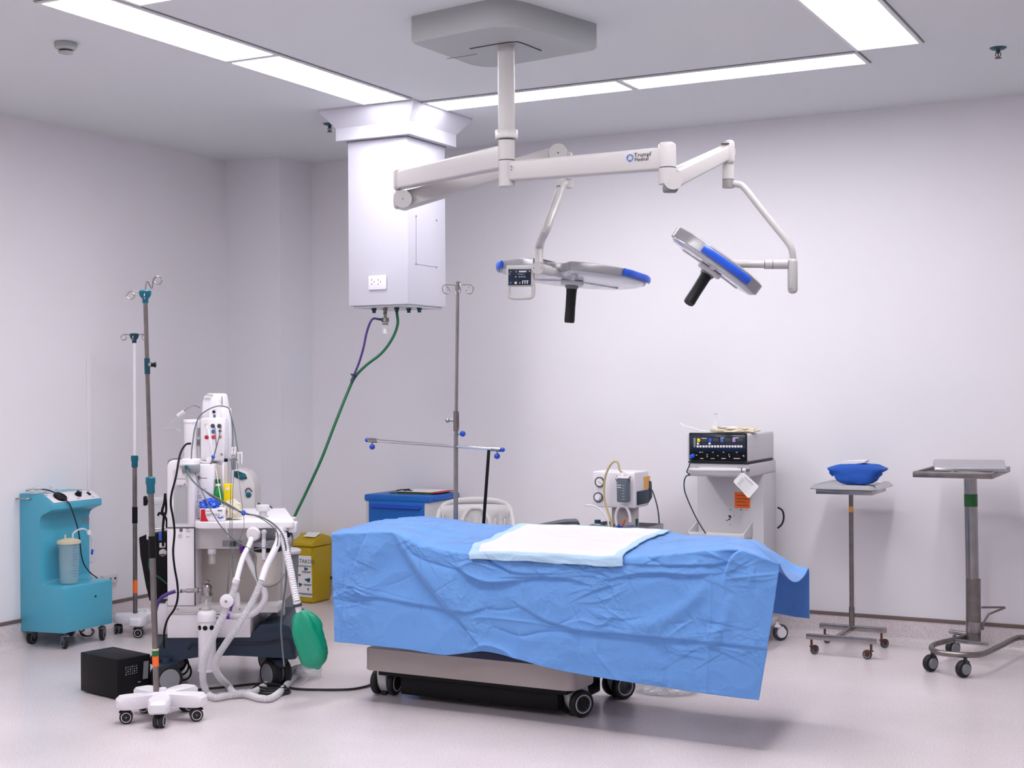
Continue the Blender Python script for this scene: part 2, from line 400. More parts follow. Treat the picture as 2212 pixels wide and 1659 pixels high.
clight(xc, xd, yr-L, yr, 'wide bright ceiling light panel in the top right corner of the picture')
# unseen, inferred rest of the rectangle of lights, added to brighten the room
clight(xc, xd, yl0, yr-L-.045, 'unseen ceiling light panel added to continue the right strip towards the viewer')
Lf = (xc-.06-xb-.06-.045)/2
clight(xb+.06, xb+.06+Lf, yl0-.02, yl0+.22, 'unseen front cross light panel added on the left, towards the viewer')
clight(xb+.105+Lf, xc-.06, yl0-.02, yl0+.22, 'unseen front cross light panel added on the right, towards the viewer')
# unseen fill panels added over the viewer's half to brighten walls and drape
clight(-3.6, -2.4, 1.2, 1.5, 'added unseen fill light panel behind the viewer on the left')
clight(-.9, .3, 1.2, 1.5, 'added unseen fill light panel above the viewer')
clight(-5.7, -4.5, 2.4, 2.7, 'added unseen fill light panel beyond the left edge of the picture')
clight(-5.7, -4.5, .4, .7, 'added unseen fill light panel behind the viewer by the left wall')
clight(-3.6, -2.4, -.6, -.3, 'added unseen fill light panel far behind the viewer')

# smoke detector, sprinklers
p = Zp(142, 92, CZ); t = thing('smoke_detector', 'round grey smoke detector on the ceiling, top left', 'smoke detector', (p.x, p.y, CZ-.05))
b = MB(); b.lathe((p.x, p.y, CZ), (0, 0, -1), [(.052, 0), (.055, .006), (.052, .028), (.040, .036)], 'cover_grey'); b.build('base', t)
b = MB(); b.lathe((p.x, p.y, CZ-.037), (0, 0, -1), [(.030, 0), (.030, .008)], 'ink'); b.lathe((p.x, p.y, CZ-.045), (0, 0, -1), [(.036, 0), (.034, .006), (.02, .011), (0, .012)], 'cover_grey'); b.build('sensor_head', t)
def sprinkler(px, py, lab):
    p = Zp(px, py, CZ); t = thing('sprinkler', lab, 'sprinkler', (p.x, p.y, CZ-.05))
    b = MB(); b.lathe((p.x, p.y, CZ), (0, 0, -1), [(.041, 0), (.041, .003), (.030, .010), (.012, .012)], 'teal_ink'); b.build('escutcheon', t)
    b = MB(); b.lathe((p.x, p.y, CZ-.011), (0, 0, -1), [(.010, 0), (.010, .012), (.006, .014), (.006, .020)], 'darkgrey', n=14)
    for s in (-1, 1): b.tube([(p.x+s*.008, p.y, CZ-.02), (p.x+s*.013, p.y, CZ-.035), (p.x+s*.003, p.y, CZ-.05)], .0022, 'darkgrey', n=6)
    b.cyl((p.x, p.y, CZ-.022), (p.x, p.y, CZ-.048), .0025, 'red', n=8)
    b.lathe((p.x, p.y, CZ-.049), (0, 0, -1), [(.004, 0), (.017, .002), (.017, .004)], 'darkgrey', n=20); b.build('spray_head', t)
sprinkler(712, 267, 'small dark fire sprinkler on the ceiling left of the supply column')
sprinkler(2156, 103, 'small dark fire sprinkler on the ceiling, top right')

# ================================================================== SUPPLY PENDANT (white ceiling column)
cx, cy = -4.60, 7.28
t = thing('supply_pendant', 'white boxy supply column hanging from the ceiling with flared collar', 'ceiling pendant', (cx, cy, 2.0))
pend = t
def ring4(hx, hy, z): return [Vector((cx-hx, cy-hy, z)), Vector((cx+hx, cy-hy, z)), Vector((cx+hx, cy+hy, z)), Vector((cx-hx, cy+hy, z))]
hx, hy = .212, .225
zbot = Yp(878, 657, cy-hy).z; zcol = Yp(878, 289, cy-hy-.05).z
b = MB(); vs = []
lv = [(hx+.05, hy+.05, zcol), (hx+.05, hy+.05, zcol+.075), (hx+.125, hy+.125, CZ-.012), (hx+.125, hy+.125, CZ)]
for a, c, z in lv: vs += ring4(a, c, z)
fs = [[3, 2, 1, 0], [12, 13, 14, 15]]
for k in range(3):
    for i in range(4): fs.append([k*4+i, k*4+(i+1) % 4, k*4+4+(i+1) % 4, k*4+4+i])
b.add(vs, fs, 'pendant_white'); b.build('ceiling_collar', t, angle=10)
b = MB(); b.box((cx-hx, cy-hy, zbot), (cx+hx, cy+hy, zcol+.02), 'pendant_white', .008)
b.box((cx-hx-.004, cy-hy-.004, zcol-.006), (cx+hx+.004, cy+hy+.004, zcol-.001), 'ink_grey'); b.build('column_housing', t)
# access panel on the right face: seams and screws
XF = cx+hx
b = MB()
def onx(px, py, e=.0015): q = Xp(px, py, XF+e); return q
pa, pb, pc, pd = onx(899, 467), onx(943, 476), onx(943, 577), onx(899, 570)
b.tube([pa, pd, pc], .0012, 'grey', n=6, sm=0); ap_ = b.build('access_panel', t)
for q in (pa, pb, pc, pd): b = MB(); b.cyl(q-Vector((.002, 0, 0)), q+Vector((.003, 0, 0)), .006, 'grey', n=14); b.build('panel_screw', ap_)
# twin socket
YF = cy-hy
def ony(px, py, e=.0): return Yp(px, py, YF-e)
b = MB(); q0 = ony(798, 627); q1 = ony(836, 594); b.box((q0.x, YF-.014, q0.z), (q1.x, YF, q1.z), 'white_gloss', .006)
so = b.build('socket', t)
for xx in (808, 822):
    b = MB()
    for dx, dy in ((-2, -4), (-2, 5), (3, 0)):
        q = ony(xx+dx, 609+dy); b.box((q.x-.002, YF-.0155, q.z-.0035), (q.x+.002, YF-.0135, q.z+.0035), 'ink')
    b.build('socket_hole', so)
# underside with gas outlets
b = MB(); b.box((cx-hx+.02, cy-hy+.02, zbot-.012), (cx+hx-.02, cy+hy-.02, zbot), 'steel_sheet', .002); b.build('outlet_plate', t)
outs = [(808, 668), (832, 668), (857, 668), (883, 668), (906, 668)]
OUTP = []
for i, (px, py) in enumerate(outs):
    q = Yp(px, 668, cy-hy+.10 if i < 3 else cy-hy+.2); q.z = zbot-.012; OUTP.append(q)
    b = MB(); b.lathe(q, (0, 0, -1), [(.016, 0), (.016, .012), (.011, .014), (.011, .028)], 'teal_dark' if i != 1 else 'steel_dull', n=16); b.build('gas_outlet', t)
q = OUTP[1]
t2 = thing('vacuum_trap', 'small clear vacuum trap bottle hanging under the supply column', 'vacuum regulator', (q.x, q.y, q.z-.16))
b = MB(); b.lathe(q+Vector((0, 0, -.028)), (0, 0, -1), [(.009, 0), (.014, .004), (.009, .012), (.009, .03), (.022, .032), (.024, .055), (.018, .058)], 'steel_dull', n=18)
b.cyl(q+Vector((-.02, 0, -.07)), q+Vector((-.05, 0, -.066)), .007, 'teal_dark', n=12); b.build('valve', t2)
b = MB(); b.lathe(q+Vector((0, 0, -.086)), (0, 0, -1), [(.018, 0), (.020, .01), (.020, .066), (.017, .07), (0, .07)], 'clear', n=18)
b.lathe(q+Vector((0, 0, -.09)), (0, 0, -1), [(.017, 0), (.017, .012)], 'ink', n=16); b.lathe(q+Vector((0, 0, -.125)), (0, 0, -1), [(.012, 0), (.014, .03)], 'paper', n=14); b.build('trap_bottle', t2)
# hoses from the pendant to the anaesthesia machine
dq = float((OUTP[2]-CAM).dot(VV)); dj = dq-.05
g = [OUTP[2]+Vector((0, 0, -.026)), Dp(859, 700, dq-.0), Dp(848, 730, dq-.01), Dp(825, 762, dq-.02), Dp(790, 790, dq-.03), Dp(766, 816, dq-.04), Dp(748, 855, dq-.07), Dp(722, 920, dq-.13), Dp(695, 990, dq-.19), Dp(662, 1062, dq-.25), Dp(638, 1112, dq-.30), Dp(622, 1150, dq-.32), Dp(612, 1200, dq-.34)]
b = MB(); b.tube(g, .0085, 'green_hose', n=12); tag(b.build('gas_hose'), 'long dark green gas hose hanging from the supply column to the anaesthesia machine', 'hose')
b = MB(); b.tube([OUTP[1]+Vector((-.048, 0, -.066)), Dp(804, 690, dq-.03), Dp(793, 715, dq-.035), Dp(785, 752, dq-.04), Dp(775, 785, dq-.045), Dp(765, 809, dq-.055), Dp(758, 824, dq-.066)], .0068, 'purple', n=10)
b.torus(Dp(764, 811, dq-.05), Dp(748, 855, dq-.07)-Dp(766, 816, dq-.04), .018, .003, 'rubber', n=18, k=6); tag(b.build('vacuum_hose'), 'dark purple vacuum hose tied to the green gas hose', 'hose')

# ================================================================== SURGICAL LIGHT
post = Zp(1093, 96, CZ-.115); PXp, PYp = post.x, post.y
dP = float((Vector((PXp, PYp, H))-CAM).dot(VV)); print('post', post, dP)
sl = thing('surgical_light', 'ceiling mounted surgical light with two arms and two lamp heads', 'surgical light', (PXp, PYp, 2.5))
zb_ = CZ-.118
def rnd_poly(P, rs, n=6):
    out = []
    for i, p in enumerate(P):
        a, c = P[i-1], P[(i+1) % len(P)]; r = rs[i]
        if r == 0: out.append(p); continue
        u = (a-p).normalized()*r; w = (c-p).normalized()*r
        for k in range(n+1): s = k/n; out.append((p+u)*(1-s)**2+p*2*s*(1-s)+(p+w)*s*s)
    return out
cc = [Zp(884, 93, zb_), Zp(1090, 50, zb_), Zp(1294, 108, zb_), Zp(1045, 152, zb_)]
P0 = Vector((cc[0].x, cc[1].y, zb_)); 
cov = rnd_poly(cc, [.03, .16, .03, .16])
b = MB(); n = len(cov); ctr = sum(cov, Vector())/n
vs = [p+(ctr-p).normalized()*.012 for p in cov]+[p+Vector((0, 0, .01)) for p in cov]+[Vector((p.x, p.y, CZ)) for p in cov]
fs = [list(range(n))]+[[k*n+i, k*n+n+i, k*n+n+(i+1) % n, k*n+(i+1) % n] for k in (0, 1) for i in range(n)]
b.add(vs, fs, 'cover_grey'); 
b.build('ceiling_cover', sl)
inner = rnd_poly([Zp(1013, 107, zb_), Zp(1108, 86, zb_), Zp(1172, 110, zb_), Zp(1090, 132, zb_)], [.02, .07, .02, .05])
b = MB(); b.tube([p for p in inner[7:-7]][0:12]+[], .0025, 'ink', n=6, sm=0) if False else b.tube([Zp(1015, 105, zb_-.001), Zp(1085, 93, zb_-.001), Zp(1108, 90.5, zb_-.001), Zp(1125, 92, zb_-.001), Zp(1169, 109, zb_-.001)], .003, 'ink', n=6)
b.tube([Zp(965, 127, zb_-.001), Zp(1000, 122, zb_-.001), Zp(1030, 117, zb_-.001)], .0018, 'ink_grey', n=6); b.build('cover_seam', sl)
def PD(px, py): return Dp(px, py, dP)
def zpx(py, d=None): return Dp(1093, py, d or dP).z
b = MB(); r = .0385
b.lathe((PXp, PYp, CZ-.116), (0, 0, -1), [(r+.004, 0), (r, .01), (r, CZ-.116-zpx(282))], 'arm_paint')
b.build('drop_tube', sl)
b = MB(); b.lathe((PXp, PYp, zpx(281)), (0, 0, -1), [(.050, 0), (.052, .003), (.052, zpx(281)-zpx(301)-.003), (.049, zpx(281)-zpx(301)), (.03, zpx(281)-zpx(301))], 'arm_paint'); b.build('collar', sl)
b = MB(); b.lathe((PXp, PYp, zpx(302)), (0, 0, -1), [(.033, 0), (.037, .004), (.037, zpx(302)-zpx(346))], 'arm_paint')
b.lathe((PXp, PYp, zpx(346)), (0, 0, -1), [(.034, 0), (.034, .004)], 'ink')
b.build('upper_hub', sl)
b = MB(); b.lathe((PXp, PYp, zpx(348)), (0, 0, -1), [(.037, 0), (.037, zpx(348)-zpx(403)), (.03, zpx(348)-zpx(403)+.002)], 'arm_paint')
for yy in (363, 370): b.cyl(PD(1104, yy)-V0*.05, PD(1104, yy)-V0*.036, .004, 'ink_grey', n=8)
b.build('lower_hub', sl)
def beam(name, A, B, wa, ha, wb, hb, m='arm_paint', bev=.012, par=None, up=U0):
    A, B = vec(A), vec(B); d = (B-A).normalized(); sd = d.cross(up).normalized(); u = sd.cross(d).normalized()
    bm = bmesh.new(); V = []
    for P, w, h in ((A, wa, ha), (B, wb, hb)):
        for s1, s2 in ((-1, -1), (1, -1), (1, 1), (-1, 1)): V.append(bm.verts.new(P+sd*s1*w/2+u*s2*h/2))
    for f in ([0, 3, 2, 1], [4, 5, 6, 7], [0, 1, 5, 4], [1, 2, 6, 5], [2, 3, 7, 6], [3, 0, 4, 7]): bm.faces.new([V[i] for i in f])
    bmesh.ops.recalc_face_normals(bm, faces=bm.faces)
    bmesh.ops.bevel(bm, geom=list(bm.edges), offset=bev, segments=3, affect='EDGES', profile=.5)
    k = MB(); k.from_bm(bm, m)
    return k
# left extension arm (going away to the left)
hub1 = Vector((PXp, PYp, zpx(338))); eL = Dp(862, 390, dP*1.115); eL.z = hub1.z
dL = float((eL-CAM).dot(VV))
b = beam('', hub1+(eL-hub1).normalized()*.02, eL, .062, .108, .062, .09); b.build('extension_arm', sl)
b = MB()
kz0, kz1 = Dp(862, 368, dL).z, Dp(862, 411, dL).z
b.frame_box(Vector((eL.x, eL.y, (kz0+kz1)/2))-R0*.005, R0*.045, V0*.085, U0*(kz0-kz1), 'arm_paint', .014, 3); b.build('elbow', sl)
kL = Dp(872, 433, dL)
b = MB(); kb = Dp(862, 452, dL).z
b.frame_box(Vector((eL.x, eL.y, (kz1+kb)/2))-R0*.003, R0*.05, V0*.08, U0*(kz1-kb-.004), 'arm_paint', .015, 3)
b.cyl(kL-V0*.062, kL+V0*.055, .046, 'arm_paint', n=32); b.torus(kL-V0*.060, V0, .0455, .0013, 'ink', n=32, k=6); b.cyl(kL-V0*.0635, kL-V0*.06, .003, 'ink', n=8)
b.build('knuckle', sl)
kR = Dp(1205, 333, dL-.25)
b = beam('', kL+V0*.02, kR+V0*.02, .075, .088, .075, .075); b.build('spring_arm', sl)
b = MB(); b.cyl(kR-V0*.04, kR+V0*.06, .046, 'arm_paint', n=32); b.torus(kR-V0*.038, V0, .0455, .0013, 'ink', n=32, k=6); b.cyl(kR-V0*.042, kR-V0*.038, .004, 'ink', n=8)
dR = dL-.23
b.frame_box(Dp(1227, 345, dR)+V0*.02, R0*.045, V0*.07, U0*.075, 'arm_paint', .014, 3)
c0 = Dp(1227, 350, dR)+V0*.02; c1 = Dp(1227, 402, dR)+V0*.02
b.cyl(c0, c1, .027, 'arm_paint', n=24); b.torus(Dp(1227, 388, dR)+V0*.02, U0, .0268, .001, 'ink', k=6); b.build('knuckle', sl)
# right extension arm (coming nearer on the right)
hub2 = Vector((PXp, PYp, zpx(372))); eR = Dp(1441, 345, dP*.945); eR.z = hub2.z; dE = float((eR-CAM).dot(VV))
b = beam('', hub2+(eR-hub2).normalized()*.02, eR, .06, .088, .062, .098)
dr = (eR-hub2).normalized(); nr = Vector((dr.y, -dr.x, 0))
if nr.dot(V0) > 0: nr = -nr
def onarm(px, py):   # a point on the near face of the right arm
    d = ray(px, py); o = hub2+nr*.0315; k = (o-CAM).dot(nr)/d.dot(nr); return CAM+d*k
b.build('extension_arm', sl)
b = MB()
hc = onarm(1361, 341)+nr*.001
for i in range(6):
    a0 = PI/3*i+.1; a1 = a0+PI/3*.86
    pts = [hc+(dr*math.cos(a)+U0*math.sin(a))*rr_ for a, rr_ in ((a0, .017), (a1, .017), (a1-.1, .0105), (a0+.12, .0105))]
    b.prism(pts, nr*.0008, 'logo_blue' if i % 2 else 'blue')
b.text('Trumpf', onarm(1370, 339.5)+nr*.001, dr, U0, .026, 'ink'); b.text('Medical', onarm(1370.5, 348.5)+nr*.001, dr, U0, .0215, 'ink')
b.build('maker_sign', sl)
def ze(py): return Dp(1441, py, dE).z
b = MB(); b.lathe((eR.x, eR.y, ze(308)), (0, 0, -1), [(0, 0), (.025, 0), (.037, .008), (.039, .016), (.039, ze(308)-ze(362))], 'arm_paint')
b.torus((eR.x, eR.y, ze(363)), U0, .038, .0013, 'ink', k=6); b.build('elbow', sl)
kn = Dp(1452, 392, dE)
b = MB(); b.lathe((eR.x, eR.y, ze(364)), (0, 0, -1), [(.0385, 0), (.0385, ze(364)-ze(398))], 'arm_paint')
b.cyl(kn-V0*.037, kn+V0*.037, .040, 'arm_paint', n=30)
b.frame_box(Dp(1448, 407, dE), R0*.062, V0*.066, U0*.034, 'midgrey', .010); b.build('knuckle', sl)
dT = dE+.55; kt = Dp(1567, 330, dT)
b = beam('', kn+(kt-kn).normalized()*.02+U0*.01, kt-U0*.0, .062, .078, .055, .070); b.build('spring_arm', sl)
b = MB(); b.cyl(kt-V0*.032, kt+V0*.05, .043, 'arm_paint', n=30)
b.frame_box(Dp(1575, 330, dT), R0*.045, V0*.075, U0*.115, 'arm_paint', .018, 3)
b.frame_box(Dp(1564, 313.5, dT)-V0*.036, R0*.038, V0*.004, U0*.006, 'ink')
st_ = Dp(1573, 350, dT); sb = Dp(1573, 406, dT); b.cyl(st_, sb, .0275, 'arm_paint', n=24); b.torus(Dp(1573, 388, dT), U0, .0273, .001, 'ink', k=6); b.build('knuckle', sl)

def lamp_outline(rad, notch, k=90):
    P = [(-1, -.22), (-1.0, .22), (-.72, .70), (-.25, .92), (.25, .92), (.72, .70), (1.0, .22), (1.0, -.20), (.66, -.72), (.25, -.86), (-.08, -.88)]
    P += [(-.14, -.60), (-.34, -.50), (-.46, -.66), (-.52, -.84), (-.72, -.70)] if notch else [(-.35, -.88), (-.72, -.70)]
    V = [Vector((x, y, 0))*rad for x, y in P]
    out = []
    for i, p in enumerate(V):
        a, c = V[i-1], V[(i+1) % len(V)]; r = min(.10*rad, (a-p).length*.4, (c-p).length*.4); u = (a-p).normalized()*r; w = (c-p).normalized()*r
        for j in range(5): t_ = j/4; out.append((p+u)*(1-t_)**2+p*2*t_*(1-t_)+(p+w)*t_*t_)
    out = [q for i, q in enumerate(out) if (q-out[i-1]).length > 1e-5]
    L = [0]
    for i in range(len(out)): L.append(L[-1]+(out[(i+1) % len(out)]-out[i]).length)
    res = []; j = 0
    for i in range(k):
        t_ = L[-1]*i/k
        while L[j+1] < t_: j += 1
        f_ = (t_-L[j])/(L[j+1]-L[j]); q = out[j].lerp(out[(j+1) % len(out)], f_); res.append((q.x, q.y))
    return res
def lamp_head(name_label, ctr, nrm, xd, rad, hdl_dir, hdl_len, grips, notch=False, th=.045):
    """nrm points to the glass side; outline x along xd, y away from the viewer"""
    nrm = nrm.normalized(); xd = (xd-nrm*xd.dot(nrm)).normalized(); yd = nrm.cross(xd)
    if yd.dot(V0) < 0: yd = -yd
    ol = lamp_outline(rad, notch); k = len(ol)
    def ringp(s, h): return [ctr+xd*x*s+yd*y*s+nrm*h for x, y in ol]
    def skin(b, lv, m):
        vs = []; [vs.extend(ringp(s, h)) for s, h in lv]
        bm = bmesh.new(); V = [bm.verts.new(v) for v in vs]
        for j in range(len(lv)-1):
            for i in range(k): bm.faces.new([V[j*k+i], V[j*k+(i+1) % k], V[(j+1)*k+(i+1) % k], V[(j+1)*k+i]])
        bmesh.ops.recalc_face_normals(bm, faces=bm.faces); b.from_bm(bm, m)
    b = MB(); skin(b, [(.0001, -th*1.15), (.55, -th*1.12), (.93, -th*1.0), (.995, -th*.88), (1.0, -th*.8), (1.0, 0), (.985, th*.04), (.975, th*.0)], 'lamp_silver')
    h = b.build('lamp_head', sl, label=name_label)
    b = MB(); skin(b, [(.97, th*.0), (.965, th*.10), (.90, th*.30), (.60, th*.34), (.0001, th*.34)], 'lamp_glass')
    b.build('front_glass', h)
    for j in range(3):
        b = MB(); a = 2*PI*j/3+.5; dv_ = (xd*math.cos(a)+yd*math.sin(a))
        b.frame_box(ctr+nrm*th*.36+dv_*rad*.40, dv_*rad*.66, nrm.cross(dv_)*.022, nrm*.006, 'lightgrey'); b.build('glass_rib', h)
    for x0, x1, side in grips:
        b = MB()
        sel = [(x, y) for x, y in ol if x0*rad <= x <= x1*rad and y*side >= 0]
        sel.sort(key=lambda q: q[0] if abs(x1-x0) > .35 else q[1])
        P = [ctr+xd*x*1.03+yd*y*1.03-nrm*th*.42 for x, y in sel][::2]
        if abs(x1-x0) <= .35:
            sel = [(x, y) for x, y in ol if x0*rad <= x <= x1*rad]; sel.sort(key=lambda q: q[1]); P = [ctr+xd*x*1.03+yd*y*1.03-nrm*th*.42 for x, y in sel][::2]
        b.tube(P, .02, 'bright_blue', n=12, sm=2, flat=(nrm, .95, .5)); b.build('blue_grip', h)
    hc_ = ctr+nrm*th*.36
    b = MB(); b.frame_box(hc_+nrm*.012, xd*.115, yd*.085, nrm*.024, 'lightgrey', .008); b.lathe(hc_+nrm*.022, hdl_dir, [(.034, 0), (.034, .012), (.028, .02)], 'midgrey', n=22); b.build('handle_mount', h)
    b = MB(); q = hc_+nrm*.022+hdl_dir.normalized()*.018
    b.lathe(q, hdl_dir, [(.0265, 0), (.0275, .006), (.0265, .02), (.0255, .1), (.0265, hdl_len-.01), (.024, hdl_len), (0, hdl_len)], 'handle_black', n=24); b.build('handle', h)
    return h
# lamp head 1 (nearly horizontal, beneath the left spring arm)
d1 = 7.15
c1_ = Dp(1237, 600, d1)
n1 = (-U0*1.0+R0*(-.105)-V0*.045).normalized()   # tips down to the right, glass shows a little
lamp_head('nearly level lamp head with control panel', c1_, n1, R0, .375, Dp(1226, 698, d1)-Dp(1231, 626, d1), .175, [(.62, 1.01, -1), (-1.01, -.93, 0)], notch=True)
# yoke of lamp 1
b = MB(); y0 = Dp(1227, 396, dR)+V0*.02
b.tube([y0, Dp(1217, 398, dR-.01), Dp(1211, 410, dR-.03), Dp(1196, 452, dR-.12), Dp(1178, 500, dR-.24), Dp(1166, 530, d1-.33), Dp(1164, 570, d1-.36)], .022, 'arm_paint', n=16, flat=(V0, .8, 1.15)); b.cyl(y0-U0*.02, y0+U0*.02, .027, 'arm_paint')
b.frame_box(Dp(1206, 411, dR-.03)-V0*.019, R0*.018, V0*.001, U0*.045, 'midgrey'); b.build('yoke', sl)
dj1 = d1-.36; j1 = Dp(1161, 580, dj1)
b = MB(); b.cyl(j1-V0*.03, j1+V0*.03, .030, 'arm_paint', n=28)
for s in (-1, 1): b.cyl(j1-V0*.0315+R0*s*.018, j1-V0*.029+R0*s*.018, .0025, 'ink', n=8)
je = Dp(1232, 596, d1-.06); b.tube([j1+R0*.01, j1.lerp(je, .35), j1.lerp(je, .36), je], .024, 'arm_paint', n=16, sm=1, rf=lambda f, L: .026 if f < .4 else .021)
b.build('pivot', sl)
b = MB(); pw = dj1-.005
b.pbox(1093, 571, 1156, 647, pw, .02, 'arm_paint', .004)
ctl = None
b = MB()   # panel frame with a hand grip loop below
b.pbox(1094, 573, 1155, 619, pw, .022, 'arm_paint', .007, 3)
b.tube([Dp(1099, 612, pw+.011), Dp(1098.5, 632, pw+.011), Dp(1101, 641, pw+.011), Dp(1112, 644, pw+.011), Dp(1138, 643.5, pw+.011), Dp(1149, 641, pw+.011), Dp(1152, 632, pw+.011), Dp(1152, 612, pw+.011)], .0095, 'arm_paint', n=12); ctl = b.build('control_panel', sl)
b = MB(); b.pbox(1098, 581, 1147, 616, pw-.002, .003, 'navy_panel', .001); b.build('screen', ctl)
for px, py, r_, m_ in ((1103, 587, .003, 'ink_grey'), (1115, 587, .003, 'ink_grey'), (1114, 598, .003, 'lightgrey'), (1103, 611, .005, 'logo_blue'), (1114, 611, .006, 'cream'), (1123, 611, .003, 'lightgrey'), (1144, 586, .003, 'lightgrey')):
    b = MB(); q = Dp(px, py, pw-.002); b.cyl(q-V0*.001, q, r_, m_, n=12); b.build('button', ctl)
for i in range(4): b = MB(); q = Dp(1122+i*4, 598, pw-.002); b.cyl(q-V0*.001, q, .0025, 'lightgrey', n=8); b.build('indicator', ctl)
b = MB(); b.pbox(1121, 585, 1137, 588, pw-.003, .001, 'lightgrey'); b.build('printed_word', ctl)
b = MB(); b.pbox(1128, 606, 1142, 607, pw-.003, .001, 'lightgrey')
for i in range(3): b.pbox(1128+i*5, 607, 1130+i*5, 613, pw-.003, .001, 'lightgrey')
b.build('level_scale', ctl)
# blue end behind the panel belongs to the lamp head grip
# lamp head 2 (steeply tilted)
d2 = dT-.05; c2_ = Dp(1541, 573, d2)
ax2 = (Dp(1633, 641, d2)-Dp(1447, 508, d2)); r2 = ax2.length/2*.97
a2 = ax2.normalized(); n2 = (-U0*a2.dot(R0)+R0*a2.dot(U0)); n2 = (n2*1.0+V0*.085).normalized()
hd2 = Dp(1483, 655, d2-.05)-Dp(1523, 592, d2)
lamp_head('steeply tilted lamp head with long blue grip', c2_, n2, a2, r2, hd2, .165, [(-.45, .72, -1), (-.5, .5, 1)], notch=False, th=.055)
b = MB()
b.tube([Dp(1573, 396, dT), Dp(1592, 398, dT-.01), Dp(1606, 404, dT-.02), Dp(1635, 440, dT-.04), Dp(1665, 478, dT-.06), Dp(1696, 516, dT-.08), Dp(1709, 536, dT-.09), Dp(1713, 556, dT-.09), Dp(1713, 574, dT-.09)], .0155, 'arm_paint', n=16)
b.cyl(Dp(1573, 388, dT), Dp(1573, 406, dT), .0275, 'arm_paint'); b.build('yoke', sl)
b = MB(); dk = dT-.09
b.frame_box(Dp(1712, 596, dk), R0*.046, V0*.045, U0*.165, 'arm_paint', .02, 4); b.frame_box(Dp(1707, 612, dk)-V0*.0235, R0*.016, V0*.003, U0*.05, 'cover_grey', .001)
b.cyl(Dp(1700, 571, dk), Dp(1651, 571, dk), .022, 'arm_paint'); b.torus(Dp(1668, 571, dk), R0, .0218, .0012, 'ink', k=6)
b.cyl(Dp(1651, 571, dk), Dp(1560, 570, dk+.03), .017, 'arm_paint'); b.build('pivot', sl)

# ================================================================== OPERATING TABLE
BY = 5.93
ot = thing('operating_table', 'operating table on a taupe wheeled base under a blue drape', 'operating table', (-3.1, 6.25, 0))
bl = Yp(790, 1435, BY); br = Yp(1215, 1460, BY)
zt1 = Yp(790, 1416, BY).z; zb1 = Yp(790, 1452, BY).z; zt2 = Yp(1240, 1456, BY).z
XL_, XR_ = bl.x, Yp(1241, 1470, BY).x
ztop = .262; zbt = .150
print('base', XL_, XR_, zt1, zb1, zt2, Yp(1240, 1497, BY).z)
b = MB(); b.prism(rnd_poly([Vector((XL_, BY, zbt)), Vector((XR_, BY, zbt)), Vector((XR_, 6.17, zbt)), Vector((XR_-.26, 6.28, zbt)), Vector((XR_-.26, 6.60, zbt)), Vector((XL_, 6.60, zbt))], [.02, .05, .04, .05, .02, .02]), (0, 0, ztop-zbt), 'taupe', .006); b.build('base_cover', ot)
b = MB(); b.box((XR_-.30, 6.40, .175), (XR_+.01, 6.56, .255), 'midgrey', .01); b.build('outrigger', ot)
b = MB(); b.box((XL_+.05, BY+.04, .12), (XR_-.06, 6.15, zbt+.002), 'black', .004); b.box((XL_+.16, BY+.07, .028), (XR_-.12, 6.5, .125), 'black', .01); b.build('undercarriage_shadow', ot)  # black boxes, the lower enlarged to stand in for shadow under the base
b = MB(); b.box((-3.42, 6.08, ztop), (-3.02, 6.42, .50), 'steel_sheet', .01); b.box((-3.38, 6.12, .50), (-3.06, 6.38, .76), 'steel_dull', .01)
b.lathe((-3.5, 6.06, ztop), (0, 0, 1), [(.06, 0), (.05, .03), (.02, .05), (.02, .12)], 'offwhite'); b.build('column', ot)
for k, (x0, x1) in enumerate(((-4.0, -3.62), (-3.60, -2.75), (-2.73, -2.02))):
    b = MB(); b.box((x0, 5.93, .755), (x1, 6.47, .815), 'darkgrey', .02, 3); b.build('mattress_section', ot)
b = MB(); b.box((-3.98, 5.95, .73), (-2.05, 6.45, .755), 'steel_dull', .003)
for yy in (5.90, 6.49): b.box((-3.9, yy-.006, .74), (-2.1, yy+.006, .765), 'steel', .002)
b.build('side_rail', ot)
qa, qb = Dp(1150, 1141, 7.55), Dp(1253, 1127, 7.50)
b = MB(); n_ = 10; P = [Dp(1140, 1150, 7.55), Dp(1160, 1139, 7.55), Dp(1210, 1129, 7.55), Dp(1225, 1127, 7.55), Dp(1246, 1126, 7.55), Dp(1252, 1129, 7.55), Dp(1253, 1136, 7.55), Dp(1253, 1152, 7.55)]
b.prism(P, V0*.16, 'darkgrey', .004); b.cyl(Dp(1210, 1150, 7.6), Vector((Dp(1210, 1150, 7.6).x, 6.45, .75)), .012, 'steel'); b.build('arm_board', ot)
def bedc(px, py, ang, dy=0):
    p = Zp(px, py, 0); return p
cw = [Zp(835, 1500, 0), Zp(1250, 1547, 0), Zp(1335, 1508, 0)]
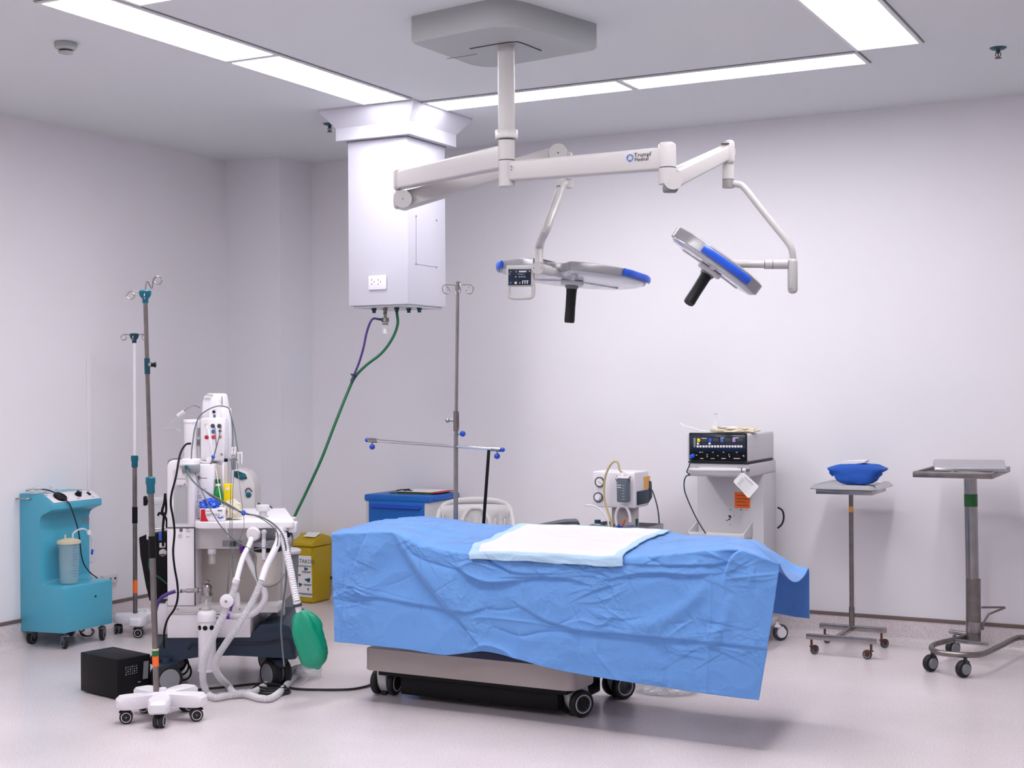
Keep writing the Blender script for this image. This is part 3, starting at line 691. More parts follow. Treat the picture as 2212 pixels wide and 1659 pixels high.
for (x, y, A) in ((cw[0].x, cw[0].y, 4), (cw[0].x+.02, 6.50, 20), (cw[1].x-.02, cw[1].y+.01, -30), (cw[2].x-.005, cw[2].y+.02, -34)):
    f = MB(); A = math.radians(A); ax = Vector((math.cos(A), math.sin(A), 0)); pe = Vector((-ax.y, ax.x, 0)); c = Vector((x, y, .066))
    # twin wheel medical caster: a light hood between two big wheels
    hood = [c+pe*a+U0*z for a, z in ((-.045, .095), (.05, .095), (.062, .04), (.055, -.02), (.03, -.045), (-.02, -.045), (-.05, 0), (-.06, .05))]
    f.prism([p-ax*.026 for p in hood], ax*.052, 'lightgrey', .006); f.cyl(c+U0*.08, c+U0*.105, .022, 'steel_dull'); f.cyl(c-ax*.045, c+ax*.045, .012, 'midgrey')
    f.frame_box(c-pe*.01-U0*.052, ax*.03, pe*.05, U0*.02, 'rubber', .005)
    fo = f.build('caster', ot)
    for s in (-1, 1):
        k = MB(); o = c+ax*s*.047; k.lathe(o-ax*.017, ax, [(.03, 0), (.058, 0), (.065, .007), (.065, .027), (.058, .034), (.03, .034)], 'rubber', n=32)
        k.lathe(o-ax*.019, ax, [(0, .002), (.036, .002), (.042, 0), (.042, .038), (.036, .036), (0, .036)], 'midgrey', n=28); k.torus(o+ax*s*.018, ax, .043, .0025, 'lightgrey', n=28, k=6); k.build('wheel', fo)

# ------------------------------------------------------------------ DRAPE
YFp, YBp = 5.80, 6.50
def st(lst, Y):   # [(px, py)] -> sorted arrays X, z in the plane Y
    q = [Yp(a, c, Y) for a, c in lst]; return np.array([v.x for v in q]), np.array([v.z for v in q])
fx, fz = st([(716, 1152), (745, 1150), (800, 1149), (850, 1148), (880, 1162), (910, 1176), (960, 1188), (1000, 1193), (1100, 1196), (1200, 1199), (1300, 1206), (1400, 1202), (1500, 1189), (1600, 1183), (1640, 1196), (1683, 1213)], YFp)
hx_, hz_ = st([(722, 1386), (800, 1394), (880, 1403), (960, 1416), (1050, 1406), (1100, 1416), (1180, 1440), (1250, 1455), (1400, 1478), (1520, 1496), (1640, 1512), (1660, 1514)], YFp-.03)
bx_, bz_ = st([(873, 1119), (935, 1116), (985, 1123), (1040, 1131), (1100, 1134), (1250, 1140), (1440, 1150), (1560, 1159), (1660, 1168), (1700, 1194), (1735, 1216), (1752, 1224)], YBp)
DXL, DXR = fx[0], fx[-1]
NU = 640; vb, vt, vf = 34, 92, 176
U = np.linspace(0, 1, NU)
Xs = DXL+(DXR-DXL)*U
def sm1(a, k):
    a = a.copy()
    for _ in range(k): a[1:-1] = (a[:-2]+2*a[1:-1]+a[2:])/4
    return a
ZF = sm1(np.interp(Xs, fx, fz), 60); ZB = sm1(np.interp(Xs, bx_, bz_), 60); ZH = sm1(np.interp(Xs, hx_, hz_), 60); ZBH = np.interp(Xs, [-4.1, -2.0, -1.84], [.45, .487, .472])
grid = np.zeros((NU, vb+vt+vf+1, 3)); 
tilt = np.interp(Xs, [-4.07, -2.0, -1.75], [0, .0, 1.0])
for i in range(NU):
    x = Xs[i]; P = []
    for j in range(vb):
        s = j/vb; P.append((YBp+.03+.02*math.sin(x*9)*(1-s), ZBH[i]+(ZB[i]-ZBH[i])*s))
    for j in range(vt):
        s = j/vt; sag = tilt[i]**1.5*.085*math.sin(PI*s)**.75
        zmid = ZB[i]*(1-s)+ZF[i]*s
        P.append((YBp+(YFp-YBp)*s, zmid-sag+.012*math.sin(PI*s)*(1-tilt[i])))
    for j in range(vf+1):
        s = j/vf; P.append((YFp-.035*s+.0, ZF[i]+(ZH[i]-ZF[i])*s))
    P = np.array(P)
    for _ in range(9):   # round the table edges
        P[1:-1] = (P[:-2]+2*P[1:-1]+P[2:])/4
    grid[i, :, 0] = x; grid[i, :, 1] = P[:, 0]; grid[i, :, 2] = P[:, 1]
# edges of the sheet lean a little: right edge of the front flap runs in towards the hem
fs0 = vb+vt
rx = Yp(1640, 1512, YFp-.03).x; lx = Yp(723, 1387, YFp-.03).x
for j in range(fs0, fs0+vf+1):
    s = (j-fs0)/vf
    nr_ = DXR+(rx-DXR)*(s**1.25); nl_ = DXL+(lx-DXL)*s
    grid[:, j, 0] = nl_+(nr_-nl_)*U
for j in range(0, vb+1):
    s = 1-j/vb; grid[:, j, 0] = DXL+(Yp(1745, 1333, YBp).x-.02*0-DXL)*U
for j in range(vb, fs0):
    s = (j-vb)/vt; e = Yp(1747, 1222, YBp).x*(1-s)+DXR*s; grid[:, j, 0] = DXL+(e-DXL)*U
G = grid.reshape(-1, 3)
du = np.gradient(grid, axis=0); dv = np.gradient(grid, axis=1); N = np.cross(du, dv).reshape(-1, 3); N /= np.linalg.norm(N, axis=1)[:, None]+1e-9
NO = N.copy()
if N[(NU//2)*(vb+vt+vf+1)+fs0+60][1] > 0: N = -N
# signed crease displacement, defined in the front plane (X, z)
Xg, Zg, Yg = G[:, 0], G[:, 2], G[:, 1]
jj = np.tile(np.arange(vb+vt+vf+1), NU)
front = np.clip((jj-(fs0-3))/8.0, 0, 1); topm = np.clip((jj-vb)/4., 0, 1)*(1-np.clip((jj-fs0+4)/6., 0, 1))
disp = np.zeros(len(G))
def seg_d(ax, az, bx, bz):
    dx, dz = bx-ax, bz-az; L2 = dx*dx+dz*dz; t = np.clip(((Xg-ax)*dx+(Zg-az)*dz)/L2, 0, 1)
    px, pz = ax+t*dx-Xg, az+t*dz-Zg; d = np.sqrt(px*px+pz*pz); sg = np.sign(dx*(Zg-az)-dz*(Xg-ax)); return d, sg, t
def crease(pts, amp, w, kind='ridge', fade=True):
    global disp
    Q = [Yp(a, c, YFp-.015) for a, c in pts]; Q = catmull(Q, 5) if len(Q) > 2 else Q
    bd = np.full(len(G), 9.); bs = np.zeros(len(G)); bt = np.zeros(len(G)); K = len(Q)-1
    for i in range(K):
        d, s, t = seg_d(Q[i].x, Q[i].z, Q[i+1].x, Q[i+1].z); k = d < bd; bd[k] = d[k]; bs[k] = s[k]; bt[k] = (i+t[k])/K
    e = np.exp(-(bd/w)**2); env = np.sin(PI*np.clip(bt, .02, .98))**.4 if fade else 1
    sh = np.exp(-bd/w*1.15)
    if kind == 'ridge': p = sh if w < .02 else e
    elif kind == 'step': p = bs*np.tanh(bd/w*2.6)*np.exp(-(bd/(w*3.6))**1.3)
    else: p = -(sh if w < .02 else e)
    disp += amp*1.25*p*env*front
mm_ = .001
LONG = [(1127, 1311), (1171, 1336), (1227, 1355), (1266, 1363), (1355, 1370), (1452, 1379), (1533, 1386), (1663, 1401)]
crease([(740, 1291), (811, 1291), (894, 1306), (977, 1320), (1013, 1323), (1052, 1313)], 7*mm_, .012, 'step')
crease([(985, 1227), (1019, 1247), (1060, 1259), (1128, 1254)], 13*mm_, .014, 'step')
crease([(1000, 1232), (1019, 1245), (1060, 1257), (1128, 1253)], 9*mm_, .010, 'ridge')
crease([(1096, 1248), (1160, 1247), (1227, 1251), (1262, 1261)], 8*mm_, .010, 'step')
crease(LONG, 9*mm_, .012, 'step'); crease(LONG, 4*mm_, .006, 'ridge')
crease([(1066, 1354), (1124, 1373), (1171, 1365), (1257, 1363)], 8*mm_, .009, 'valley')
crease([(1013, 1337), (1046, 1333), (1116, 1340), (1213, 1354)], 6*mm_, .008, 'ridge')
crease([(988, 1337), (1008, 1358), (1035, 1370)], 7*mm_, .009, 'valley')
crease([(1052, 1313), (1080, 1318), (1127, 1311)], 7*mm_, .008, 'valley')
crease([(902, 1219), (891, 1294), (894, 1399)], 3*mm_, .007, 'ridge')
crease([(742, 1262), (740, 1385)], 5*mm_, .010, 'step')
crease([(789, 1155), (766, 1211), (744, 1277)], 8*mm_, .012, 'step')
crease([(852, 1150), (894, 1200), (950, 1222), (1000, 1232)], 11*mm_, .016, 'valley')
crease([(845, 1155), (890, 1225), (940, 1285), (990, 1340)], 22*mm_, .045, 'step')
crease([(815, 1160), (800, 1230), (790, 1290)], 12*mm_, .05, 'ridge')
for pp in ([(1130, 1254), (1129, 1311)], [(1060, 1259), (1060, 1313)], [(1055, 1344), (1054, 1402)], [(1123, 1374), (1122, 1428)], [(1291, 1255), (1291, 1355)], [(1275, 1372), (1283, 1458)], [(1293, 1374), (1291, 1408)], [(1534, 1244), (1534, 1358), (1528, 1496)]):
    crease(pp, 3.5*mm_, .006, 'ridge', False)
crease([(1005, 1186), (1047, 1205), (1099, 1239)], 11*mm_, .012, 'valley')
crease([(1125, 1195), (1105, 1215), (1101, 1236)], 8*mm_, .008, 'ridge')
crease([(913, 1174), (950, 1180), (1013, 1190)], 10*mm_, .010, 'ridge')
crease([(950, 1218), (985, 1226), (1020, 1215), (1060, 1228), (1100, 1240)], 7*mm_, .009, 'ridge')
crease([(1040, 1196), (1075, 1222), (1120, 1238), (1200, 1240)], 6*mm_, .008, 'step')
crease([(1150, 1205), (1220, 1222), (1262, 1240)], 6*mm_, .008, 'ridge')
crease([(1325, 1251), (1377, 1241), (1441, 1240), (1491, 1244), (1533, 1241)], 9*mm_, .010, 'step')
crease([(1355, 1219), (1436, 1222), (1533, 1221), (1569, 1216)], 6*mm_, .007, 'step')
crease([(1560, 1252), (1616, 1246), (1677, 1241)], 7*mm_, .007, 'ridge')
crease([(1602, 1184), (1583, 1197), (1571, 1216), (1560, 1250)], 14*mm_, .012, 'step')
crease([(1466, 1178), (1505, 1186), (1541, 1200), (1552, 1211)], 7*mm_, .008, 'ridge')
crease([(1372, 1192), (1405, 1210), (1444, 1228)], 8*mm_, .010, 'valley')
crease([(1278, 1394), (1336, 1466)], 5*mm_, .008, 'ridge')
crease([(1527, 1258), (1491, 1300), (1436, 1338), (1355, 1355)], 12*mm_, .035, 'ridge')
crease([(1574, 1300), (1560, 1358), (1520, 1385)], 10*mm_, .030, 'ridge')
crease([(1400, 1395), (1440, 1420), (1445, 1470)], 9*mm_, .035, 'valley')
crease([(1494, 1405), (1533, 1394), (1574, 1402), (1610, 1410)], 6*mm_, .008, 'ridge')
crease([(1600, 1190), (1640, 1205), (1680, 1222)], 6*mm_, .010, 'ridge')
crease([(1230, 1345), (1260, 1340), (1300, 1350), (1320, 1335)], 7*mm_, .010, 'ridge')
crease([(1450, 1372), (1480, 1350), (1500, 1340)], 6*mm_, .008, 'ridge')
crease([(722, 1288), (760, 1275), (800, 1290)], 7*mm_, .008, 'ridge'); crease([(725, 1295), (760, 1300), (790, 1296)], 6*mm_, .007, 'valley')
crease([(1020, 1405), (1052, 1392), (1090, 1402), (1120, 1424)], 16*mm_, .018, 'ridge')
rnd = random.Random(11)
for k in range(260):   # short random creases, thicker in the crumpled zones
    zone = rnd.choice([(1440, 1630, 1345, 1420), (1130, 1340, 1200, 1252), (1340, 1680, 1190, 1260), (720, 780, 1270, 1310), (730, 1660, 1200, 1460), (880, 1060, 1165, 1215), (1250, 1340, 1260, 1370)])
    x, y = rnd.uniform(zone[0], zone[1]), rnd.uniform(zone[2], zone[3]); a = rnd.uniform(-.6, .6)+(0 if rnd.random() < .7 else 1.2); l = rnd.uniform(18, 55)
    crease([(x-l*math.cos(a), y-l*math.sin(a)), (x+rnd.uniform(-4, 4), y+rnd.uniform(-5, 5)), (x+l*math.cos(a), y+l*math.sin(a))], rnd.uniform(1.4, 4.0)*mm_*(1 if k < 110 else .6), rnd.uniform(.0035, .0075)*(1 if k < 110 else .75), rnd.choice(['ridge', 'valley', 'step']))
for i in range(len(G)):
    p = Vector((Xg[i]*2.2, Yg[i]*2.2, Zg[i]*2.2))
    disp[i] += .011*noise.noise(p)*(.45+.55*front[i])
    q = p*3.1+Vector((5, 0, 0)); disp[i] += .0035*(1-abs(noise.noise(q))*4)*.8
    if topm[i] > 0: disp[i] += topm[i]*.006*(1-2.5*abs(noise.noise(Vector((Xg[i]*4, Yg[i]*7, 3.)))))
# gather near the left part of the top: folds fanning from the front left
endk = np.clip((DXR-.03-Xg)/.10, 0, 1)*(1-front)+front
G2 = G+N*(disp*endk)[:, None]
G2 = G2.reshape(NU, vb+vt+vf+1, 3)
# keep the sheet above the mattress
mskT = np.zeros(G2.shape[:2], bool); mskT[:, vb+3:fs0-2] = True
low = (G2[:, :, 2] < .822) & mskT & (G2[:, :, 0] < -2.03); G2[:, :, 2][low] = .822
NV = vb+vt+vf+1
b = MB(); b.v = [tuple(p) for p in G2.reshape(-1, 3)]
flip = False
for i in range(NU-1):
    for j in range(NV-1): b.f.append([i*NV+j, i*NV+j+1, (i+1)*NV+j+1, (i+1)*NV+j])
b.mats = ['drape']; b.m = [0]*len(b.f)
dr_o = b.build('surgical_drape', angle=180); tag(dr_o, 'crumpled blue surgical drape spread over the operating table', 'surgical drape')
sm_ = dr_o.modifiers.new('thickness', 'SOLIDIFY'); sm_.thickness = .0012; sm_.offset = 0
# ------------------------------------------------------------------ PAD on the drape
def surf(x, s):   # s: row position on the drape grid; returns point and normal
    s = max(0, min(NV-1.001, s)); j = int(s); fj = s-j
    col = G2[:, j, :]*(1-fj)+G2[:, j+1, :]*fj
    u = (x-col[0, 0])/(col[-1, 0]-col[0, 0])*(NU-1); u = max(0, min(NU-1.001, u)); i = int(u); fi = u-i
    return Vector(col[i]*(1-fi)+col[i+1]*fi)
pads = []
def row_y(Y): return vb+vt*(YBp-Y)/(YBp-YFp)
sB, sF = row_y(6.47), fs0+15
xbl, xbr = Yp(1128, 1137, 6.47).x, Yp(1450, 1150, 6.47).x
xfl, xfr = Yp(1020, 1182, YFp).x, Yp(1350, 1212, YFp).x
print('pad', xbl, xbr, xfl, xfr)
b = MB(); na, nb2 = 150, 96; idx = {}
smooth = []
for i in range(na+1):
    for j in range(nb2+1):
        a, c = i/na, j/nb2; s = sB+(sF-sB)*c
        xx = (xbl*(1-c)+xfl*c)*(1-a)+(xbr*(1-c)+xfr*c)*a
        p = surf(xx, s)
        # average over neighbours: the pad bridges the small creases below it
        acc = Vector(); 
        for dx, ds in ((0, 0), (.03, 0), (-.03, 0), (0, 2), (0, -2)): acc += surf(xx+dx, min(s+ds, fs0+20))
        acc /= 5
        z = acc.z+.010; y = acc.y
        if s > fs0-6: y -= .014*min(1, (s-fs0+6)/12)
        w = .003*noise.noise(Vector((xx*14, c*9, 1)))
        if c > .9: w += .003*math.sin(xx*23)
        b.v.append((xx+.004*noise.noise(Vector((c*20, i*.1, 0))), y-w, z+w))
for i in range(na):
    for j in range(nb2):
        k = i*(nb2+1)+j; b.f.append([k, k+1, k+nb2+2, k+nb2+1])
        wx = (xbr-xbl); brd = .035/wx
        b.m.append(1 if (i/na < brd*1.3 or i/na > 1-brd*1.3 or j/nb2 < .03 or j/nb2 > .86) else 0)
b.mats = ['pad_white', 'pad_blue']
po = b.build('absorbent_pad', angle=180); tag(po, 'white absorbent pad with pale blue border lying on the blue drape', 'pad')
so_ = po.modifiers.new('thickness', 'SOLIDIFY'); so_.thickness = .006; so_.offset = 0

# crumpled clear plastic on the floor under the table
def crumple(name, c, size, m, seed, label, cat, par=None, amp=.35, n=26, rot=0):
    b = MB(); rs = random.Random(seed); off = Vector((rs.uniform(0, 50), rs.uniform(0, 50), rs.uniform(0, 50)))
    bm = bmesh.new(); bmesh.ops.create_icosphere(bm, subdivisions=4, radius=1)
    for v in bm.verts:
        d = v.co.normalized(); k = 1+amp*(1-2.2*abs(noise.noise(d*1.7+off)))+amp*.45*(1-2.2*abs(noise.noise(d*4.3+off)))
        p = Vector((d.x*size[0], d.y*size[1], d.z*size[2]))*k
        if p.z < -size[2]*.55: p.z = -size[2]*.55+(p.z+size[2]*.55)*.05
        ca, sa = math.cos(rot), math.sin(rot)
        v.co = vec(c)+Vector((p.x*ca-p.y*sa, p.x*sa+p.y*ca, p.z))
    b.from_bm(bm, m); o = b.build(name, par, angle=24)
    if par is None: tag(o, label, cat)
    return o
q = Zp(1425, 1502, 0)
crumple('plastic_bag', q+Vector((0, .1, .038)), (.125, .10, .055), 'film', 5, 'crumpled clear plastic bag on the floor behind the drape hem', 'plastic bag', rot=.4)

# IV pole and screen frame clamped to the far rail
YA = 6.55
pt_, pb_ = Yp(989, 612, YA), Yp(984, 1125, YA)
t = thing('iv_pole', 'steel infusion pole clamped behind the operating table with four hooks', 'iv pole', (pb_.x, YA, .70))
b = MB(); b.cyl((pb_.x, YA, .70), Yp(985, 935, YA), .0125, 'steel', n=18); b.cyl(Yp(985, 945, YA), pt_, .0095, 'steel', n=18); b.lathe(pt_, U0, [(.012, 0), (.012, .01), (0, .012)], 'midgrey', n=14); b.build('pole', t)
b = MB(); q = Yp(985, 937, YA); b.cyl(q, q+R0*.022, .006, 'steel', n=10); b.sph(q+R0*.036, .0165, 'blue')
b.build('knob', t, label='blue ball knob')
q = Yp(985, 908, YA); b = MB(); b.cyl(q, q-R0*.04, .008, 'steel', n=12); b.sph(q-R0*.045, .013, 'steel'); b.frame_box(q+R0*.014, R0*.006, V0*.01, U0*.09, 'steel_dull', .002); b.cyl(q-U0*.06, q+U0*.05, .0145, 'steel_dull', n=18); b.build('clamp', t)
for a in (0.1, 1.75, 3.2, 4.9):
    d = R0*math.cos(a)+V0*math.sin(a); o = pt_-U0*.012
    b = MB(); b.tube([o, o+d*.035+U0*.004, o+d*.070+U0*.003, o+d*.083-U0*.010, o+d*.078-U0*.036, o+d*.058-U0*.045, o+d*.045-U0*.030, o+d*.050-U0*.014, o+d*.060-U0*.006], .0031, 'steel', n=8); b.build('hook', t)
b = MB(); b.box((pb_.x-.02, 6.50, .69), (pb_.x+.02, YA+.02, .77), 'steel_dull', .005); b.build('rail_clamp', t)
a0, a1 = Yp(800, 951, YA), Yp(1078, 971, YA)
t = thing('anesthesia_screen', 'chrome drape bar with blue ball ends on a black upright', 'drape frame', (a1.x, YA, .75))
b = MB(); b.cyl(a0, a1, .0085, 'chrome', n=16)
ud = (a1-a0).normalized()
for e, s in ((a0, -1), (a1, 1)): b.cyl(e-ud*s*.045, e+ud*s*.012, .0125, 'steel', n=16)
b.build('cross_bar', t)
for e, s in ((a0, -1), (a1, 1)):
    b = MB(); b.sph(e+ud*s*.022, .0125, 'blue'); b.build('ball_end', t)
    b = MB(); b.cyl(e-ud*s*.012, e-ud*s*.012-U0*.03, .005, 'steel', n=10); b.sph(e-ud*s*.012-U0*.036, .0165, 'blue', sc=(1, 1, .95)); b.build('knob', t)
b = MB(); u0_, u1_ = Yp(1056, 972, YA), Yp(1044, 1140, YA); b.frame_box((u0_+u1_)/2, Vector((.016, 0, 0)), Vector((0, .010, 0)), (u0_-u1_), 'black', .002); b.build('upright', t)
b = MB(); b.box((u1_.x-.02, 6.50, u1_.z-.10), (u1_.x+.02, YA+.015, u1_.z), 'steel_dull', .004); b.build('rail_clamp', t)


# ================================================================== helpers for room-aligned boxes
def corner_box(pc, pb, Yb, py=1000):
    """right side plane X and front plane Y of a box whose front right edge is seen at pc and back right edge at pb"""
    X = Yp(pb, py, Yb).x; return X, Xp(pc, py, X).y
def screwhead(b, q, r=.004, m='ink_grey'): b.cyl(q, q-V0*.002, r, m, n=10)

# ================================================================== BLUE SUCTION MACHINE (left)
SY0 = 6.21; SX1 = Yp(137, 1300, SY0).x; SY1 = Xp(243, 1300, SX1).y
def sp(px, py): q = Yp(px, py, SY0); return (q.x, q.z)
print('suction', SX1, SY1, sp(37, 1065), sp(137, 1369))
t = thing('suction_machine', 'light blue metal suction machine on casters against the left wall', 'suction machine', (-6.5, 6.44, 0))
xb0 = sp(37, 1065)[0]
prof = [(xb0, sp(37, 1363)[1]), (SX1, sp(137, 1369)[1]), (SX1, sp(137, 1272)[1]), (SX1-.012, sp(137, 1272)[1]+.008)]
zr = sp(137, 1272)[1]+.008; xr = sp(86, 1200)[0]; zt_ = sp(86, 1114)[1]
for i in range(6): a = PI/2*i/5; prof.append((xr+.03-.03*math.sin(a), zr+.03-.03*math.cos(a)))
for i in range(6): a = PI/2*i/5; prof.append((xr+.035-.035*math.cos(a), zt_-.03+.04*math.sin(a)))
nx, nz = sp(114, 1102); prof += [(nx, nz), (nx, sp(114, 1089)[1]), (sp(90, 1068)[0], sp(90, 1068)[1]), (xb0, sp(90, 1068)[1])]
b = MB(); b.prism([Vector((x, SY0, z)) for x, z in prof], (0, SY1-SY0, 0), 'aqua', .004); body = b.build('body', t)
b = MB(); P0_, P1_ = Vector((nx, 0, sp(114, 1089)[1])), Vector((sp(90, 1068)[0], 0, sp(90, 1068)[1]))
dd = (P1_-P0_).normalized(); nn = Vector((dd.z, 0, -dd.x)); nn = nn if nn.z > 0 else -nn
PL = (P1_-P0_).length
def onp(u, v, e=.0): return P0_+dd*PL*u+Vector((0, SY0+(SY1-SY0)*v, 0))+nn*e
b.frame_box(onp(.5, .5, .0035), dd*PL*.92, Vector((0, (SY1-SY0)*.95, 0)), nn*.003, 'white', .001); pn = b.build('control_plate', t)
b = MB(); b.lathe(onp(.48, .24, .004), nn, [(.042, 0), (.044, .008), (.040, .014), (.036, .012)], 'black', n=30); b.lathe(onp(.48, .24, .0155), nn, [(.036, 0), (0, .0005)], 'paper', n=30)
for i in range(9): a = PI*(.2+1.6*i/8)-PI/2; c_ = onp(.48, .24, .0165); v_ = dd*math.cos(a)+Vector((0, 1, 0))*math.sin(a); b.frame_box(c_+v_*.028, v_*.008, v_.cross(nn)*.0015, nn*.0006, 'ink')
c_ = onp(.48, .24, .017); v_ = (dd+Vector((0, .8, 0))).normalized(); b.frame_box(c_+v_*.008, v_*.03, v_.cross(nn)*.002, nn*.0006, 'ink'); b.build('vacuum_gauge', t)
b = MB(); b.lathe(onp(.55, .62, .004), nn, [(.022, 0), (.022, .008), (.017, .010), (.016, .026), (.013, .028), (0, .028)], 'black', n=24); b.frame_box(onp(.55, .62, .033), dd*.02, Vector((0, .003, 0)), nn*.002, 'lightgrey'); b.build('knob', t)
b = MB(); b.frame_box(onp(.55, .84, .007), dd*.03, Vector((0, .018, 0)), nn*.008, 'black', .002); b.build('rocker_switch', t)
b = MB()
for u, v in ((.82, .05), (.2, .18), (.2, .55), (.2, .85), (.85, .9)): b.frame_box(onp(u, v, .0055), dd*.006, Vector((0, .022, 0)), nn*.0006, 'ink_grey')
b.build('printed_marks', pn)
b = MB(); hz = sp(60, 1077)[1]; b.tube([(xb0+.02, SY0+.002, hz), (xb0+.02, SY0-.03, hz), (xb0+.10, SY0-.03, hz), (xb0+.12, SY0+.002, hz)], .005, 'steel', n=8, sm=4); b.build('side_handle', t)
b = MB(); q = Xp(206, 1288, SX1); b.cyl(q, q+Vector((.003, 0, 0)), .007, 'ink', n=14); b.build('lock', t)
b = MB(); q = Xp(185, 1122, xr); b.box((xr-.001, q.y-.03, q.z-.012), (xr+.001, q.y+.03, q.z+.012), 'ink_grey'); b.build('rating_plate', t)
for (x, y, a) in ((xb0+.05, SY0+.05, .2), (SX1-.035, SY0+.05, 1.1), (SX1-.035, SY1-.06, .5), (xb0+.05, SY1-.05, .1)):
    caster(t, x, y, sp(137, 1369)[1]+.004, .045, .026, a, 'midgrey', 'rubber', 'black', trail=.02, ring='grey')
# suction jar on the ledge
jq = Xp(150, 1263, (xr+SX1)/2+.005); jr = .071; jc = Vector((jq.x+.005, SY0+.17, zr)); jp = Dp(148, 1200, 8.5)
jc.y = Xp(149, 1200, jc.x).y; jt = Xp(149, 1170, jc.x).z; 
t = thing('suction_jar', 'clear graduated suction jar with cream lid on the blue machine ledge', 'jar', (jc.x, jc.y, zr))
h_ = jt-zr
b = MB(); b.lathe(jc, U0, [(.048, .001), (.054, .006), (.060, h_*.5), (.064, h_), (.061, h_), (.057, h_*.5), (.051, .01), (0, .008)], 'jar', n=36); jb = b.build('jar_body', t)
b = MB()
for i in range(12):
    z = jc.z+.05+i*(h_-.07)/11; a = -.35; r_ = .052+.011*(z-zr)/h_+.0035; w = .02 if i % 2 else .028
    for k in range(4): aa = a+k*w*4; b.frame_box(Vector((jc.x+r_*math.cos(aa), jc.y+r_*math.sin(aa), z)), Vector((-math.sin(aa), math.cos(aa), 0))*w*.28, Vector((math.cos(aa), math.sin(aa), 0))*.001, U0*.0014, 'teal_ink')
b.build('scale_marks', jb)
b = MB(); b.lathe(jc+U0*h_, U0, [(.066, -.012), (.071, -.010), (.071, .006), (.050, .014), (.030, .020), (0, .021)], 'cream', n=36); b.build('lid', t)
b = MB(); n0 = jc+Vector((.0, -.03, h_+.016)); n1_ = jc+Vector((0, .035, h_+.014))
b.cyl(n0, n0+U0*.03, .005, 'cream', n=10)
b.tube([n1_, n1_+U0*.03, n1_+Vector((.01, .03, .052)), n1_+Vector((.02, .07, .055)), n1_+Vector((.02, .105, .036))], .006, 'hose_clear', n=10)
fl = n1_+Vector((.02, .115, .028)); b.lathe(fl-Vector((.006, 0, 0)), (1, 0, 0), [(0, 0), (.016, .002), (.018, .006), (.016, .010), (0, .012)], 'white', n=22)
b.tube([fl+Vector((0, .008, -.012)), fl+Vector((0, .03, -.045)), fl+Vector((0, .033, -.085)), fl+Vector((0, .028, -.11))], .006, 'hose_clear', n=10)
b.cyl(fl+Vector((0, .028, -.108)), fl+Vector((0, .022, -.14)), .007, 'blue', n=10); b.build('tubing', t)
# black lead over the machine
sx = SX1
b = MB(); xm = (xb0+SX1)/2
dS = 8.55
b.tube([Xp(58, 1060, xb0+.08), Xp(70, 1057.5, xb0+.12), Xp(100, 1058, xb0+.2), Xp(125, 1068, nx-.02), Xp(148, 1086, nx+.012), Xp(160, 1115, nx+.012), Xp(170, 1150, nx-.0), Xp(174, 1185, xr+.05), Xp(176, 1200, xr+.055), Xp(182, 1220, xr+.05), Xp(196, 1238, SX1-.05), Xp(211, 1249, SX1-.02)], .0042, 'ink', n=8)
tag(b.build('power_lead'), 'thin black lead draped over the blue suction machine', 'cable')
b = MB(); b.tube([Zp(172, 1362, .03), Zp(178, 1372, .012), Zp(195, 1373, .01), Zp(203, 1362, .014), Zp(190, 1358, .016), Zp(175, 1366, .02), Zp(185, 1374, .01)], .005, 'rubber', n=8)
tag(b.build('foot_cable'), 'small coil of black cable under the blue suction machine', 'cable')
q = Xp(90, 1052, xb0+.12)
crumple('film_wrap', Vector((q.x, q.y, sp(90, 1068)[1]+.014)), (.06, .08, .022), 'film', 3, 'small crumpled clear wrapper on top of the blue suction machine', 'wrapper')
# wall socket left
q = Xp(232, 1246, WX); t = thing('wall_socket', 'white twin socket low on the left wall behind the suction machine', 'socket', (WX, q.y, q.z))
qa, qb = Xp(216, 1262, WX), Xp(247, 1238, WX)
b = MB(); b.box((WX, qa.y, qa.z), (WX+.035, qb.y, qb.z), 'offwhite', .006); b.build('box', t)
for f_ in (.45, .78):
    b = MB(); y_ = qa.y+(qb.y-qa.y)*f_
    b.cyl((WX+.034, y_, (qa.z+qb.z)/2), (WX+.0365, y_, (qa.z+qb.z)/2), .008, 'ink', n=12); b.build('outlet', t)
# wall vent chase line on the left wall (vertical trunking seam)
q0, q1 = Xp(191, 765, WX), Xp(191, 1050, WX)
b = MB(); b.box((WX, q0.y-.02, q1.z-.5), (WX+.006, q0.y+.02, q0.z), 'wall', .002); struct(b.build('trim_4'))

